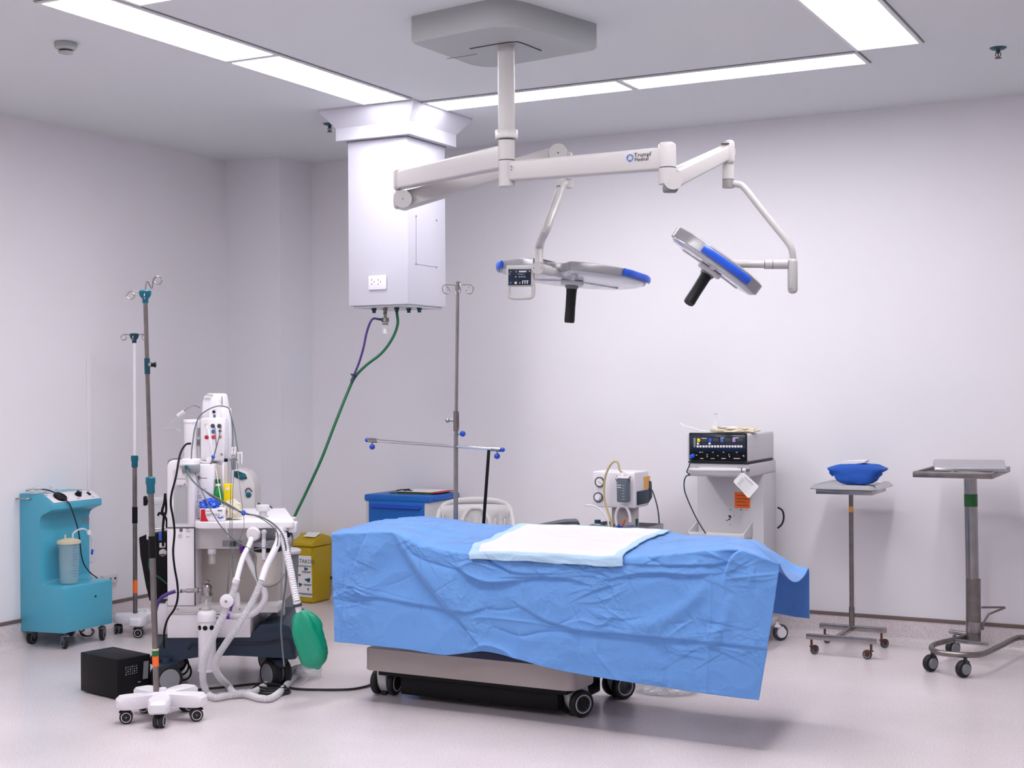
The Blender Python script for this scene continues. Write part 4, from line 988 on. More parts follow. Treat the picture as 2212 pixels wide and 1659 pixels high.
# ================================================================== IV STANDS
def iv_stand(lab, grp, c, pole, sc_=1.0, cov=False, parts=None, a0=0, headrot=0, dep=None):
    """c: floor centre; pole: list of (px, py) top and bottom; parts: dict of pixel rows"""
    cx_, cy_ = c; t = thing('iv_stand', lab, 'iv stand', (cx_, cy_, 0))
    d = dep; x0, y0 = pole[0]; x1, y1 = pole[1]
    def on(py): return Dp(x0+(x1-x0)*(py-y0)/(y1-y0), py, d)
    up = (on(y0)-on(y1)).normalized()
    R_ = .19; zb = .098; n = 5
    b = MB(); top = []
    ol = []
    for i in range(n):   # five lobed star
        for k in range(28):
            f_ = k/28; a = a0+2*PI*(i+f_)/n; s = abs(f_-.5)*2  # 1 at the leg, 0 between
            q_ = min(1, max(0, (s-.10)/.68)); q_ = q_*q_*(3-2*q_); r = .070+(R_*1.14-.070)*q_-.012*max(0, .5-abs(s-.75)*0)*0
            ol.append((a, r))
    m = len(ol); vs = []; fs = []
    lv = [(0.0, -.002), (.95, -.006), (1.0, .004), (1.0, .038), (.93, .052), (.55, .054), (0, .062)]
    for s, h in lv:
        for a, r in ol:
            dip = 1+.0*a
            vs.append(Vector((cx_+math.cos(a)*r*s, cy_+math.sin(a)*r*s, zb-.022+h+.014*math.exp(-((r*s-.11)/.04)**2)*0)))
    for j in range(len(lv)-1):
        for i in range(m): fs.append([j*m+i, j*m+(i+1) % m, (j+1)*m+(i+1) % m, (j+1)*m+i])
    b.add(vs, fs, 'white'); b.cyl((cx_, cy_, zb+.03), (cx_, cy_, zb+.052), .022, 'white', r1=.018); b.build('star_base', t)
    for i in range(n):
        a = a0+2*PI*i/n; x, y = cx_+math.cos(a)*R_, cy_+math.sin(a)*R_
        caster(t, x, y, zb-.02, .031, .040, a+PI/2+(.5 if i % 2 else -.2) if not cov else a+.3, 'black', 'rubber', 'black', trail=.018, twin=True, ring='white')
    b = MB(); L_ = on(parts['collar'][1]); bb = on(y1); bb = bb-U0*(bb.z-(zb+.035)) ; b.cyl(bb, L_, .0145, 'steel_dull', n=20); b.build('pole', t)
    b = MB(); b.cyl(on(parts['collar'][0]), on(y0)-up*.0, .0105, 'steel_dull' if not cov else 'hose_white', n=18); b.build('extension_pole', t)
    b = MB(); c0_, c1_ = on(parts['collar'][1]), on(parts['collar'][0]); L = (c1_-c0_).length; b.lathe(c0_, up, [(.0155, 0), (.020, .006), (.020, L*.5), (.0235, L*.62), (.0235, L*.94), (.018, L), (.011, L)], 'teal', n=20); b.build('collar', t)
    b = MB(); b.cyl(on(parts['grip'][1]), on(parts['grip'][0]), .0175, 'black', n=20); b.build('grip', t)
    b = MB(); b.cyl(on(parts['sticker'][1]), on(parts['sticker'][0]), .0152, 'orange', n=20); b.build('orange_sticker', t, label='orange sticker')
    if 'tape' in parts: b = MB(); b.cyl(on(parts['tape'][1]), on(parts['tape'][0]), .0160, 'green_tape', n=20); b.cyl(on(parts['tape'][0]+1), on(parts['tape'][0]-3), .017, 'cream', n=20); b.build('green_tape', t)
    hd_ = on(y0)
    b = MB(); b.lathe(hd_-up*.015, up, [(.014, 0), (.015, .020), (.026, .034), (.028, .040), (.030, .056), (.024, .062), (0, .063)], 'teal_dark' if cov else 'teal', n=20); b.build('hook_head', t)
    for i in range(4):
        a = headrot+PI/2*i; dv_ = R0*math.cos(a)+V0*math.sin(a); o = hd_+up*.038
        P = [o, o+dv_*.03, o+dv_*.062+U0*.003, o+dv_*.082-U0*.008, o+dv_*.086-U0*.022, o+dv_*.072-U0*.034, o+dv_*.054-U0*.028, o+dv_*.050-U0*.012, o+dv_*.060-U0*.002]
        if i in parts.get('short', ()): P = [o+dv_*.02, o+dv_*.030-U0*.01, o+dv_*.033-U0*.025, o+dv_*.028-U0*.035, o+dv_*.022-U0*.024]
        if i in parts.get('bent', ()): P = [o, o+dv_*.006+U0*.045, o+dv_*.012+U0*.052, o+dv_*.028+U0*.020, o+dv_*.034+U0*.026, o+dv_*.038+U0*.055, o+dv_*.052+U0*.074, o+dv_*.072+U0*.070, o+dv_*.078+U0*.052, o+dv_*.066+U0*.038, o+dv_*.050+U0*.040, o+dv_*.040+U0*.050]
        b = MB(); b.tube(P, .0031, 'steel', n=8); b.build('hook', t)
    return t, on, up
t, on, up = iv_stand('tall steel infusion stand on white star base, in front of the machine', None, (-4.60, 5.15), [(314, 648), (338, 1500)], a0=-.95,
    parts=dict(collar=(1030, 1067), grip=(1158, 1205), sticker=(1417, 1439), tape=(1404, 1417), bent=(0,), short=(3,)), headrot=.15, dep=6.69)
b = MB(); q = on(788); b.cyl(on(808), on(774), .0135, 'teal_dark', n=18); b.cyl(q+R0*.008-V0*.004, q+R0*.024-V0*.004, .009, 'steel', n=12); b.lathe(q+R0*.022-V0*.004, R0, [(.012, 0), (.009, .006), (.009, .010), (.014, .014), (.012, .02), (0, .02)], 'black', n=18); b.build('lock_knob', t)
t, on, up = iv_stand('shorter infusion stand behind the blue suction machine, by the left wall', None, (-6.30, 6.92), [(290, 736), (292, 1300)], cov=True, a0=-1.25,
    parts=dict(collar=(984, 1010), grip=(1095, 1130), sticker=(1253, 1281), short=(1, 3)), headrot=0, dep=9.02)
# clear plastic over its foot and a grey boxed cover
p_ = Zp(318, 1372, 0)
crumple('plastic_wrap', Vector((-6.02, 6.97, .17)), (.16, .12, .13), 'film', 8, 'crumpled clear plastic sheet over the foot of the rear infusion stand', 'plastic sheet', amp=.3, rot=.5)

# ================================================================== BLACK BOX on the floor
A_, B_, C_ = Zp(171, 1494, 0), Zp(254, 1514, 0), Zp(310, 1500, 0)
av = (A_-B_); av = av.normalized()*.33; bv = Vector((-av.y, av.x, 0)).normalized(); bv = bv if bv.dot(C_-B_) > 0 else -bv; bv = bv*.20
t = thing('power_supply_box', 'black metal power supply box on the floor behind the star base', 'power supply', (B_.x, B_.y, 0))
b = MB(); b.frame_box(B_+av/2+bv/2+U0*.108, av, bv, U0*.20, 'black', .004)
for i in (0, 1):
    for j in (0, 1): b.cyl(B_+av*(.1+.8*i)+bv*(.15+.7*j), B_+av*(.1+.8*i)+bv*(.15+.7*j)+U0*.010, .012, 'rubber', n=12)
b.build('case', t)
b = MB(); e1, e2 = bv.normalized(), -av.normalized(); o = B_+e2*.0008
for i in range(6):
    for j in range(4): b.cyl(o+e1*(.05+i*.013)+U0*(.16-j*.012+(i % 2)*.002), o+e1*(.05+i*.013)+U0*(.16-j*.012+(i % 2)*.002)+e2*.0012, .0028, 'ink_grey' if (i+j) % 3 else 'lightgrey', n=8)
b.frame_box(o+e1*.17+U0*.13, e1*.006+U0*.09, e1*.03, e2*.002, 'midgrey'); b.frame_box(o+e1*.13+U0*.075, e1*.016, U0*.003, e2*.001, 'lightgrey'); b.build('front_vents', t)
b = MB(); b.cyl(A_+bv*.3+U0*.06, A_+bv*.3+U0*.06+av.normalized()*.05, .008, 'steel_dull'); b.cyl(A_+bv*.4+U0*.11, A_+bv*.4+U0*.11+av.normalized()*.02, .016, 'black', n=16); b.build('cable_gland', t)

# ================================================================== ANAESTHESIA MACHINE
D0 = 7.30
am = thing('anesthesia_machine', 'white anaesthesia machine on a dark wheeled plinth, left of the table', 'anesthesia machine', Dp(490, 1495, D0)*1.0)
am.location.z = 0
def PB(name, x0, y0, x1, y1, dep, th, m, bev=0, parent=None, label=None):
    b = MB(); b.pbox(x0, y0, x1, y1, dep, th, m, bev); return b.build(name, parent or am, label=label)
# plinth: arched
b = MB(); ol = [(318, 1432), (322, 1420), (345, 1400), (352, 1378), (405, 1376), (540, 1376), (560, 1350), (606, 1346), (624, 1352), (632, 1372), (638, 1390), (640, 1424), (626, 1426), (600, 1421), (560, 1419), (500, 1416), (440, 1418), (400, 1424), (360, 1436), (335, 1440)]
P = [Dp(x, y, D0) for x, y in ol]; bm_ = MB()
b.prism(P, V0*.56, 'navy', .008); b.tube([Dp(405, 1402, D0-.004), Dp(430, 1390, D0-.004), Dp(560, 1390, D0-.004), Dp(600, 1384, D0-.004), Dp(622, 1382, D0-.004), Dp(632, 1396, D0-.004), Dp(634, 1414, D0-.004)], .005, 'ink', n=8)
b.build('plinth', am)
def bigwheel(px, py, dep, r, ang, twin=True):
    c = Dp(px, py, dep); c.z = r; ax = (R0*math.cos(ang)+V0*math.sin(ang)); f = MB()
    f.cyl(c, c+U0*(r+.03), r*.35, 'navy', n=18); f.frame_box(c+U0*r*.75, ax*.075, ax.cross(U0)*r*1.5, U0*r*.7, 'navy', .012); fo = f.build('caster', am)
    for s in (-1, 1):
        k = MB(); o = c+ax*s*.036; k.lathe(o-ax*.02, ax, [(r*.5, 0), (r*.92, 0), (r, .008), (r, .032), (r*.92, .04), (r*.5, .04)], 'rubber', n=36)
        k.lathe(o-ax*.022, ax, [(0, 0), (r*.72, 0), (r*.76, .003), (r*.76, .041), (r*.72, .044), (0, .044)], 'grey', n=32); k.build('wheel', fo)
    return c
bigwheel(358, 1470, 7.28, .074, -.95); bigwheel(596, 1462, 7.40, .074, .75+PI); bigwheel(372, 1460, 7.78, .07, -.9); bigwheel(590, 1440, 7.82, .07, .8)
# cabinet
b = MB(); b.pbox(361, 1140, 421, 1324, D0, .50, 'white', .006); b.pbox(361, 1310, 600, 1324, D0-.004, .2, 'offwhite', .002); cab = b.build('side_cabinet', am)
b = MB(); b.pbox(361, 1139, 421, 1141, D0-.002, .01, 'ink'); b.pbox(419.8, 1142, 421.4, 1308, D0-.002, .01, 'ink'); b.pbox(361, 1308, 420, 1309.4, D0-.002, .01, 'ink_grey'); b.build('panel_seam', cab)
b = MB(); ol = [(361, 1141), (361, 1006), (364, 998), (371, 994), (395, 992), (421, 994), (421, 1141)]
b.prism([Dp(x, y, D0) for x, y in ol], V0*.42, 'white', .006); tow = b.build('tower', am)
b = MB(); b.pbox(374, 1014, 407, 1132, D0-.003, .006, 'lightgrey', .002)
for i in range(9): b.pbox(377+i*3.3, 1050, 378+i*3.3, 1130, D0-.004, .003, 'grey')
b.build('vent_strip', tow, label='ribbed grey strip')
b = MB(); b.pbox(381, 1016, 402, 1034, D0-.008, .01, 'white', .002); b.pbox(381, 1036, 402, 1048, D0-.007, .008, 'white', .002)
screwhead(b, Dp(390, 1051, D0-.005)); screwhead(b, Dp(399, 1046, D0-.009)); b.build('hatch', tow)
b = MB(); screwhead(b, Dp(391, 1145, D0-.002), .009, 'steel_dull'); b.torus(Dp(389, 1158, D0-.002), V0, .009, .001, 'ink_grey', n=20, k=5); b.build('key_lock', cab)
b = MB(); b.text('ON', Dp(402, 1144, D0-.003), R0, U0, .009, 'ink_grey') if False else b.pbox(402, 1142, 408, 1143, D0-.003, .001, 'ink_grey'); b.pbox(402, 1147, 412, 1148, D0-.003, .001, 'ink_grey'); b.pbox(402, 1159, 409, 1160, D0-.003, .001, 'ink_grey'); b.build('printed_marks', cab)
# white manifold panel right of the tower
b = MB(); b.pbox(421, 1003, 461, 1120, D0+.06, .36, 'white', .008); mp = b.build('flowmeter_panel', am)
b = MB()
for (x, y, r_, m_) in ((424, 1083, .008, 'orange_knob'), (430, 1032, .010, 'steel_dull')): b.lathe(Dp(x, y, D0+.06), -V0, [(r_, 0), (r_, .014), (r_*.7, .02), (0, .02)], m_, n=16)
b.cyl(Dp(432, 1033, D0+.04), Dp(447, 1033, D0+.03), .0025, 'steel'); b.build('valve_knob', mp)
b = MB()
for (x0, y0, x1) in ((412, 1052, 422), (412, 1062, 424), (418, 1070, 428), (418, 1074, 430), (424, 1056, 440)): b.pbox(x0+6, y0, x1+6, y0+1, D0+.058, .001, 'ink_grey')
b.build('printed_marks', mp)
# grey shelf bracket + handle at the top of the tower
b = MB(); b.pbox(383, 1002, 412, 1008, D0-.01, .3, 'offwhite', .004); b.pbox(392, 1004, 425, 1022, D0-.02, .1, 'grey', .008); b.tube([Dp(364, 1006, D0+.02), Dp(366, 996, D0+.02), Dp(378, 992, D0+.02), Dp(393, 992, D0+.02)], .006, 'cable_grey', n=10); b.build('top_handle', am)
# breathing-system housing beneath the worktop
b = MB(); b.pbox(421, 1140, 604, 1186, D0+.03, .60, 'offwhite', .008); b.pbox(421, 1186, 600, 1312, D0+.16, .45, 'beige', .004)
b.pbox(540, 1141, 612, 1166, D0-.01, .1, 'lightgrey', .010); b.build('housing', am)
b = MB(); b.pbox(480, 1168, 520, 1181, D0+.02, .02, 'grey', .003); b.pbox(497, 1170, 508, 1181, D0-.0, .03, 'darkgrey', .003); b.cyl(Dp(522, 1180, D0-.01), Dp(524, 1194, D0-.01), .014, 'violet', n=16); b.build('gas_port', am)
b = MB(); b.pbox(361, 1325, 541, 1378, D0-.012, .5, 'white', .005); dw = b.build('drawer', am)
b = MB()
for x in (384, 432, 518): screwhead(b, Dp(x, 1316, D0-.006), .005)
b.pbox(361, 1326, 541, 1327, D0-.014, .004, 'ink_grey'); b.build('seam', dw)
PB('rear_post', 596, 1150, 612, 1350, D0+.25, .06, 'offwhite', .006)
# worktop
b = MB(); zW = 1.6-(1128-832)/F*7.2
fl_ = Dp(420, 1134, 7.2); 
top = [Dp(420, 1127, 7.2), Dp(616, 1127, 7.2), Dp(636, 1129, 7.24)]
def atz(px, dep, z): q = Dp(px, 1100, dep); return Vector((q.x, q.y, z))
ol = [atz(421, 7.36, zW), atz(421, 7.23, zW), atz(428, 7.205, zW), atz(440, 7.2, zW), atz(632, 7.2, zW), atz(637, 7.22, zW), atz(617, 8.0, zW), atz(452, 8.0, zW)]
b.prism(ol, -U0*.034, 'white', .007); b.pbox(622, 1129, 640, 1151, 7.215, .07, 'white', .006); b.build('worktop', am)
b = MB(); ap = atz(568, 7.45, zW); b.lathe(ap, U0, [(.030, 0), (.030, .008), (.022, .012), (.022, .030), (.036, .036), (.036, .062), (.033, .066), (0, .066)], 'lightgrey', n=32); b.build('dome_knob', am)
# absorber canister
ac = Dp(579, 1230, 7.27); r_ = .068
def zz(py, d=7.27): return Dp(579, py, d).z
b = MB(); b.lathe((ac.x, ac.y, zz(1166)), (0, 0, -1), [(.06, 0), (.074, .006), (.074, .03), (.068, .034)], 'grey', n=36); b.lathe((ac.x, ac.y, zz(1180)), (0, 0, -1), [(.071, 0), (.072, .003), (.072, .022), (.070, .024)], 'black', n=36); b.build('absorber_head', am)
b = MB(); b.lathe((ac.x, ac.y, zz(1191)), (0, 0, -1), [(.066, 0), (.066, .10), (.06, zz(1191)-zz(1258)), (0, zz(1191)-zz(1260))], 'granules', n=36); cn = b.build('absorber_canister', am)
b = MB(); b.lathe((ac.x, ac.y, zz(1190)), (0, 0, -1), [(.069, 0), (.069, .12), (.063, zz(1190)-zz(1262)), (.05, zz(1190)-zz(1264)), (0, zz(1190)-zz(1265))], 'clear', n=36); b.build('canister_shell', cn)
# small moisture trap
q = Dp(458, 1186, 7.28)
b = MB(); b.lathe(q, -U0, [(.022, 0), (.022, .022), (.019, .026)], 'lightgrey', n=20); b.lathe(q-U0*.026, -U0, [(.018, 0), (.018, .048), (.015, .052), (0, .052)], 'clear', n=20); b.lathe(q-U0*.035, -U0, [(.004, 0), (.004, .035)], 'cream', n=8); b.build('water_trap', am)
# ports under the worktop
b = MB(); pq = Dp(545, 1155, 7.17); b.lathe(pq+V0*.05, -V0, [(.035, 0), (.037, .012), (.037, .030), (.030, .040), (.016, .044), (0, .045)], 'white', n=30); b.build('valve_dome', am)
b = MB(); q = Dp(570, 1150, 7.2); b.lathe(q+V0*.04, -V0, [(.012, 0), (.014, .02), (.014, .04), (.010, .046), (0, .046)], 'lightgrey', n=20); b.cyl(q, q-U0*.04, .010, 'lightgrey', n=14); b.cyl(q-U0*.035, q-U0*.14, .011, 'hose_white', n=14); b.cyl(q-U0*.06, q-U0*.066, .014, 'white', n=14); b.build('outlet_port', am)
b = MB(); b.cyl(Dp(610, 1140, 7.19), Dp(604, 1155, 7.19), .021, 'white', n=18); b.frame_box(Dp(622, 1154, 7.24), R0*.02, V0*.05, U0*.03, 'black', .004); b.tube([Dp(622, 1140, 7.3), Dp(632, 1160, 7.25), Dp(628, 1180, 7.25), Dp(618, 1176, 7.25)], .005, 'steel', n=8); b.build('outlet_port', am)
# scavenger / vacuum flask column in front
q0 = Dp(447, 1318, 7.21); q1 = Dp(446, 1450, 7.21); Lc = (q0-q1).length
b = MB(); b.lathe(q0, -U0, [(.030, 0), (.044, .008), (.049, .02), (.049, .055), (.045, .060), (.045, Lc-.012), (.048, Lc-.010), (.048, Lc-.002), (.044, Lc)], 'white', n=36)
for a in (-.75, 0, .75):
    d_ = (-V0*math.cos(a)+R0*math.sin(a)); c_ = q0-U0*.085+d_*.0445; b.lathe(c_, d_, [(0, .0), (.0125, 0), (.0125, .0018), (0, .0018)], 'black', n=18)
b.build('scavenger_canister', am)
b = MB(); b.lathe(Dp(446, 1319, 7.21), U0, [(.028, 0), (.028, .075), (.024, .080)], 'clear', n=24); b.cyl(Dp(446, 1319, 7.21)+U0*.002, Dp(446, 1295, 7.21), .006, 'offwhite', n=10); b.lathe(Dp(446, 1317, 7.21), U0, [(.022, 0), (.022, .02)], 'beige', n=20); b.build('flask', am)
b = MB(); b.lathe(Dp(447, 1287, 7.21), U0, [(.030, 0), (.031, .010), (.024, .014), (.024, .030), (.027, .034), (.027, .050), (.018, .058), (.012, .062), (.006, .064), (.006, .072), (.016, .073), (.016, .079), (.010, .082), (0, .082)], 'steel', n=24)
v0_, v1_ = Dp(438, 1275, 7.21), Dp(385, 1277, 7.21); ee = (v1_-v0_); b.lathe(v0_, ee, [(.009, 0), (.009, .02), (.015, .024), (.016, .034), (.011, .044), (.011, .085), (.008, .087), (.008, ee.length)], 'steel', n=18); b.build('regulator', am)
b = MB(); b.tube([v1_+R0*.02, Dp(381, 1277, 7.21), Dp(362, 1283, 7.19), Dp(348, 1292, 7.17), Dp(340, 1305, 7.18), Dp(335, 1325, 7.3)], .0095, 'purple', n=12); b.cyl(v1_+R0*.012, v1_-R0*.012, .0105, 'paper', n=14); b.build('purple_hose', am)
b = MB(); v2_ = Dp(468, 1332, 7.21); b.cyl(v2_, v2_+R0*.035, .012, 'steel', n=14); b.cyl(v2_+R0*.05, v2_+R0*.085, .014, 'violet', n=14); b.cyl(v2_+R0*.03, v2_+R0*.052, .016, 'white', n=14)
b.tube([v2_+R0*.08, Dp(520, 1331, 7.15), Dp(548, 1325, 7.18), Dp(570, 1300, 7.2), Dp(571, 1275, 7.22), Dp(555, 1245, 7.24), Dp(540, 1215, 7.26), Dp(532, 1190, 7.28)], .017, 'hose_clear', n=14); b.build('scavenger_hose', am)
# big white vaporiser cylinder behind
b = MB(); q = Dp(411, 906, 7.45); b.lathe(q, -U0, [(.034, 0), (.036, .004), (.036, .016), (.033, .018), (.033, .20), (.03, .25)], 'white', n=30); b.build('vaporizer', am)
# monitor post and head module
b = MB(); b.pbox(440, 985, 470, 1010, 7.5, .08, 'offwhite', .006); b.pbox(462, 1005, 492, 1120, D0+.12, .02, 'beige', .003); b.pbox(480, 1000, 484, 1120, D0+.115, .02, 'white', .002); b.build('monitor_post', am)
t = thing('gas_module', 'white module with rounded top standing above the patient monitor', 'monitor module', Dp(460, 925, 7.60))
b = MB(); ol = [(434, 925), (437, 868), (441, 856), (447, 850), (477, 850), (482, 853), (485, 875), (490, 925)]
b.prism([Dp(x, y, 7.56) for x, y in ol], V0*.12, 'white', .008); b.build('case', t)
b = MB(); ol = [(450, 925), (452, 872), (458, 858), (466, 853), (472, 858), (474, 880), (478, 925)]
b.prism([Dp(x, y, 7.535) for x, y in ol], V0*.03, 'white_gloss', .004); b.build('front_cover', t)
b = MB()
for i in range(5): b.pbox(445+i*3.2, 852, 447.2+i*3.2, 853.5, 7.553, .004, 'ink_grey')
for i in range(4): b.pbox(442+i*3.2, 860, 444.2+i*3.2, 861.5, 7.553, .004, 'ink_grey')
b.pbox(478.5, 856, 480.5, 874, 7.555, .004, 'grey'); b.build('vent_slots', t)
b = MB(); b.pbox(459, 887, 464.5, 892.5, 7.528, .008, 'black'); b.pbox(461, 896, 465, 903, 7.528, .008, 'teal_ink', .001); b.build('logo_mark', t)
t = thing('patient_monitor', 'white patient monitor with coloured sockets and hanging leads', 'patient monitor', Dp(460, 1000, 7.50))
b = MB(); b.pbox(432, 903, 485, 996, 7.44, .10, 'white', .012); b.pbox(424, 908, 433, 992, 7.46, .07, 'lightgrey', .008); b.build('socket_module', t)
b = MB(); b.pbox(460, 881, 494, 988, 7.555, .05, 'white', .010); b.pbox(488.5, 881, 496.5, 990, 7.54, .06, 'white_gloss', .008); b.build('screen_housing', t)
b = MB()
for i in range(9): b.pbox(427, 925+i*2, 431, 925.8+i*2, 7.457, .004, 'grey')
b.pbox(425.5, 949, 431.5, 962, 7.455, .005, 'midgrey', .002); b.build('side_grille', t)
for (x, y, r_, m_) in ((459.8, 920, .011, 'darkgrey'), (474, 920, .011, 'darkgrey'), (461, 932, .0105, 'logo_blue'), (475.5, 931, .007, 'ink'), (446.5, 944.5, .0105, 'red'), (461.3, 944, .0105, 'pink'), (475.6, 943.5, .008, 'orange_knob'), (479, 981.5, .0055, 'grey'), (445, 918, .006, 'tag_yellow')):
    b = MB(); q = Dp(x, y, 7.44); b.lathe(q+V0*.002, -V0, [(r_, 0), (r_, .005), (r_*.85, .006), (0, .006)], m_, n=20); b.torus(q-V0*.002, V0, r_, .0012, 'ink_grey', n=20, k=5); b.build('lead_socket', t)
b = MB(); b.cyl(Dp(452, 992, 7.42)-V0*.01, Dp(452, 992, 7.46), .014, 'paper', n=20); b.tube([Dp(426, 994, 7.43), Dp(440, 999, 7.41), Dp(455, 998, 7.41), Dp(462, 988, 7.40)], .007, 'lightgrey', n=10); b.build('roll_holder', t)
b = MB(); b.pbox(484, 991, 490, 998, 7.44, .03, 'black', .002); b.build('foot', t)
# leads as one thing each
def cable(name, pts, r, m, label, cat='cable', n=8):
    b = MB(); b.tube([Dp(*p) for p in pts], r, m, n=n); return tag(b.build(name), label, cat)
b = MB()
b.tube([Dp(445, 918, 7.42), Dp(450, 930, 7.40), Dp(455, 955, 7.38), Dp(460, 983, 7.37)], .0032, 'white', n=8)
b.tube([Dp(464, 922, 7.42), Dp(466, 945, 7.40), Dp(467, 965, 7.38), Dp(462, 984, 7.37)], .0028, 'cable_grey', n=8)
b.tube([Dp(478, 920, 7.42), Dp(474, 940, 7.40), Dp(468, 965, 7.38), Dp(463, 984, 7.37)], .0028, 'cable_grey', n=8)
b.sph(Dp(460.5, 987, 7.365), .011, 'bright_blue', sc=(1.1, .7, .9))
b.tube([Dp(460, 990, 7.37), Dp(456, 1001, 7.37), Dp(447, 1008, 7.38), Dp(435, 1008, 7.39), Dp(428, 1004, 7.4)], .0035, 'cable_grey', n=8)
tag(b.build('monitor_leads'), 'grey and white leads joined by a blue clip on the patient monitor', 'leads')
b = MB()
b.tube([Dp(428, 903, 7.41), Dp(437, 893, 7.41), Dp(455, 882, 7.42), Dp(472, 877, 7.46), Dp(488, 879, 7.50), Dp(496, 886, 7.51), Dp(501, 912, 7.50), Dp(503, 940, 7.48), Dp(502, 966, 7.46)], .0034, 'cable_grey', n=8)
b.tube([Dp(496, 888, 7.505), Dp(505, 920, 7.48), Dp(511, 955, 7.46), Dp(514, 976, 7.45)], .0034, 'cable_grey', n=8)
b.tube([Dp(428, 903, 7.41), Dp(421, 925, 7.40), Dp(417, 950, 7.39), Dp(414, 975, 7.38), Dp(414, 1000, 7.36), Dp(422, 1022, 7.30), Dp(432, 1050, 7.22), Dp(445, 1080, 7.14), Dp(460, 1110, 7.10), Dp(480, 1140, 7.08), Dp(505, 1165, 7.08), Dp(530, 1180, 7.08), Dp(545, 1190, 7.08), Dp(553, 1202, 7.08), Dp(552, 1225, 7.08), Dp(555, 1248, 7.08), Dp(566, 1264, 7.08), Dp(585, 1267, 7.08), Dp(605, 1255, 7.08), Dp(614, 1240, 7.1)], .0034, 'cable_grey', n=8)
tag(b.build('sensor_cable'), 'grey sensor cable looping over the monitor and down the machine front', 'cable')
b = MB()
b.tube([Dp(404, 1010, 7.27), Dp(407, 1024, 7.25), Dp(418, 1040, 7.20), Dp(435, 1055, 7.14), Dp(455, 1068, 7.10), Dp(480, 1082, 7.10), Dp(510, 1100, 7.12), Dp(526, 1109, 7.13), Dp(555, 1114, 7.13), Dp(575, 1122, 7.13), Dp(592, 1133, 7.12), Dp(606, 1148, 7.11), Dp(614, 1165, 7.10), Dp(618, 1190, 7.10), Dp(619, 1225, 7.10), Dp(617, 1260, 7.11), Dp(612, 1300, 7.11), Dp(607, 1350, 7.10), Dp(610, 1400, 7.08), Dp(614, 1440, 7.06)], .0045, 'cable_grey', n=8)
b.tube([Dp(405, 1013, 7.27), Dp(412, 1034, 7.24), Dp(432, 1052, 7.15), Dp(458, 1073, 7.10), Dp(500, 1097, 7.11), Dp(527, 1107, 7.12), Dp(560, 1118, 7.12), Dp(588, 1137, 7.11), Dp(600, 1155, 7.10), Dp(596, 1182, 7.10), Dp(575, 1183, 7.10), Dp(550, 1187, 7.10)], .0028, 'cable_grey', n=8)
b.sph(Dp(526, 1108, 7.115), .0135, 'bright_blue', sc=(1, .8, 1.1)); b.cyl(Dp(401, 1006, 7.27), Dp(408, 1016, 7.27), .010, 'teal_ink', n=12)
tag(b.build('breathing_gas_line'), 'thick grey cable bundle with blue clip crossing the white worktop', 'cable')
b = MB()
b.tube([Dp(505, 965, 7.3), Dp(499, 1040, 7.12), Dp(497, 1120, 7.08), Dp(496, 1180, 7.06), Dp(494, 1225, 7.05), Dp(490, 1285, 7.05)], .0018, 'cable_grey', n=6)
b.tube([Dp(508, 985, 7.3), Dp(503, 1060, 7.12), Dp(501, 1150, 7.07), Dp(503, 1230, 7.05), Dp(508, 1280, 7.05)], .0018, 'cable_grey', n=6)
b.tube([Dp(512, 1000, 7.3), Dp(519, 1060, 7.12), Dp(527, 1138, 7.08), Dp(510, 1180, 7.06), Dp(498, 1230, 7.05), Dp(491, 1282, 7.05)], .0015, 'cable_grey', n=6)
b.tube([Dp(466, 1010, 7.42), Dp(474, 1060, 7.25), Dp(483, 1110, 7.15), Dp(493, 1160, 7.09)], .0015, 'white', n=6)
tag(b.build('ecg_leads'), 'thin grey wires hanging from the sensor down past the worktop', 'leads')
t = thing('sensor_holder', 'grey clamp sensor block hanging beside the monitor edge', 'sensor', Dp(504, 995, 7.44))
b = MB(); b.pbox(498, 966, 510, 990, 7.44, .03, 'lightgrey', .006); b.cyl(Dp(504, 978, 7.436), Dp(504, 978, 7.43), .011, 'white', n=18); b.build('block', t)
b = MB(); b.pbox(496, 991, 511, 996, 7.45, .02, 'grey', .004); b.pbox(499, 995, 508, 1015, 7.45, .015, 'cable_grey', .003); b.build('cable_clamp', t)
b = MB(); b.pbox(512, 977, 518, 1003, 7.44, .02, 'lightgrey', .003); b.pbox(520, 977, 523, 1003, 7.44, .02, 'white', .003); b.pbox(512, 977, 523, 980, 7.44, .02, 'white', .002); b.build('finger_clip', t)
cable('power_cable', [(412, 958, 7.40), (402, 960, 7.38), (393, 972, 7.34), (387, 990, 7.28), (380, 1030, 7.22), (371, 1065, 7.20), (369, 1090, 7.20), (374, 1120, 7.20), (377, 1150, 7.20), (374, 1190, 7.20), (377, 1225, 7.20), (383, 1260, 7.20), (384, 1290, 7.19), (377, 1315, 7.19), (362, 1338, 7.20), (355, 1365, 7.22), (354, 1400, 7.24)], .0055, 'black', 'thick black cable hanging down the left side of the white machine')
b = MB(); b.tube([Dp(390, 932, 7.4), Dp(378, 925, 7.42), Dp(365, 926, 7.43), Dp(354, 928, 7.43), Dp(370, 912, 7.43), Dp(383, 900, 7.43)], .0022, 'beige', n=6); b.cyl(Dp(384, 899, 7.43), Dp(397, 889, 7.43), .011, 'offwhite', n=14); b.tube([Dp(397, 889, 7.43), Dp(408, 880, 7.44), Dp(420, 876, 7.47), Dp(432, 881, 7.52)], .0022, 'cable_grey', n=6)
tag(b.build('adapter_cable'), 'thin beige cable with an inline plug beside the white module', 'cable')
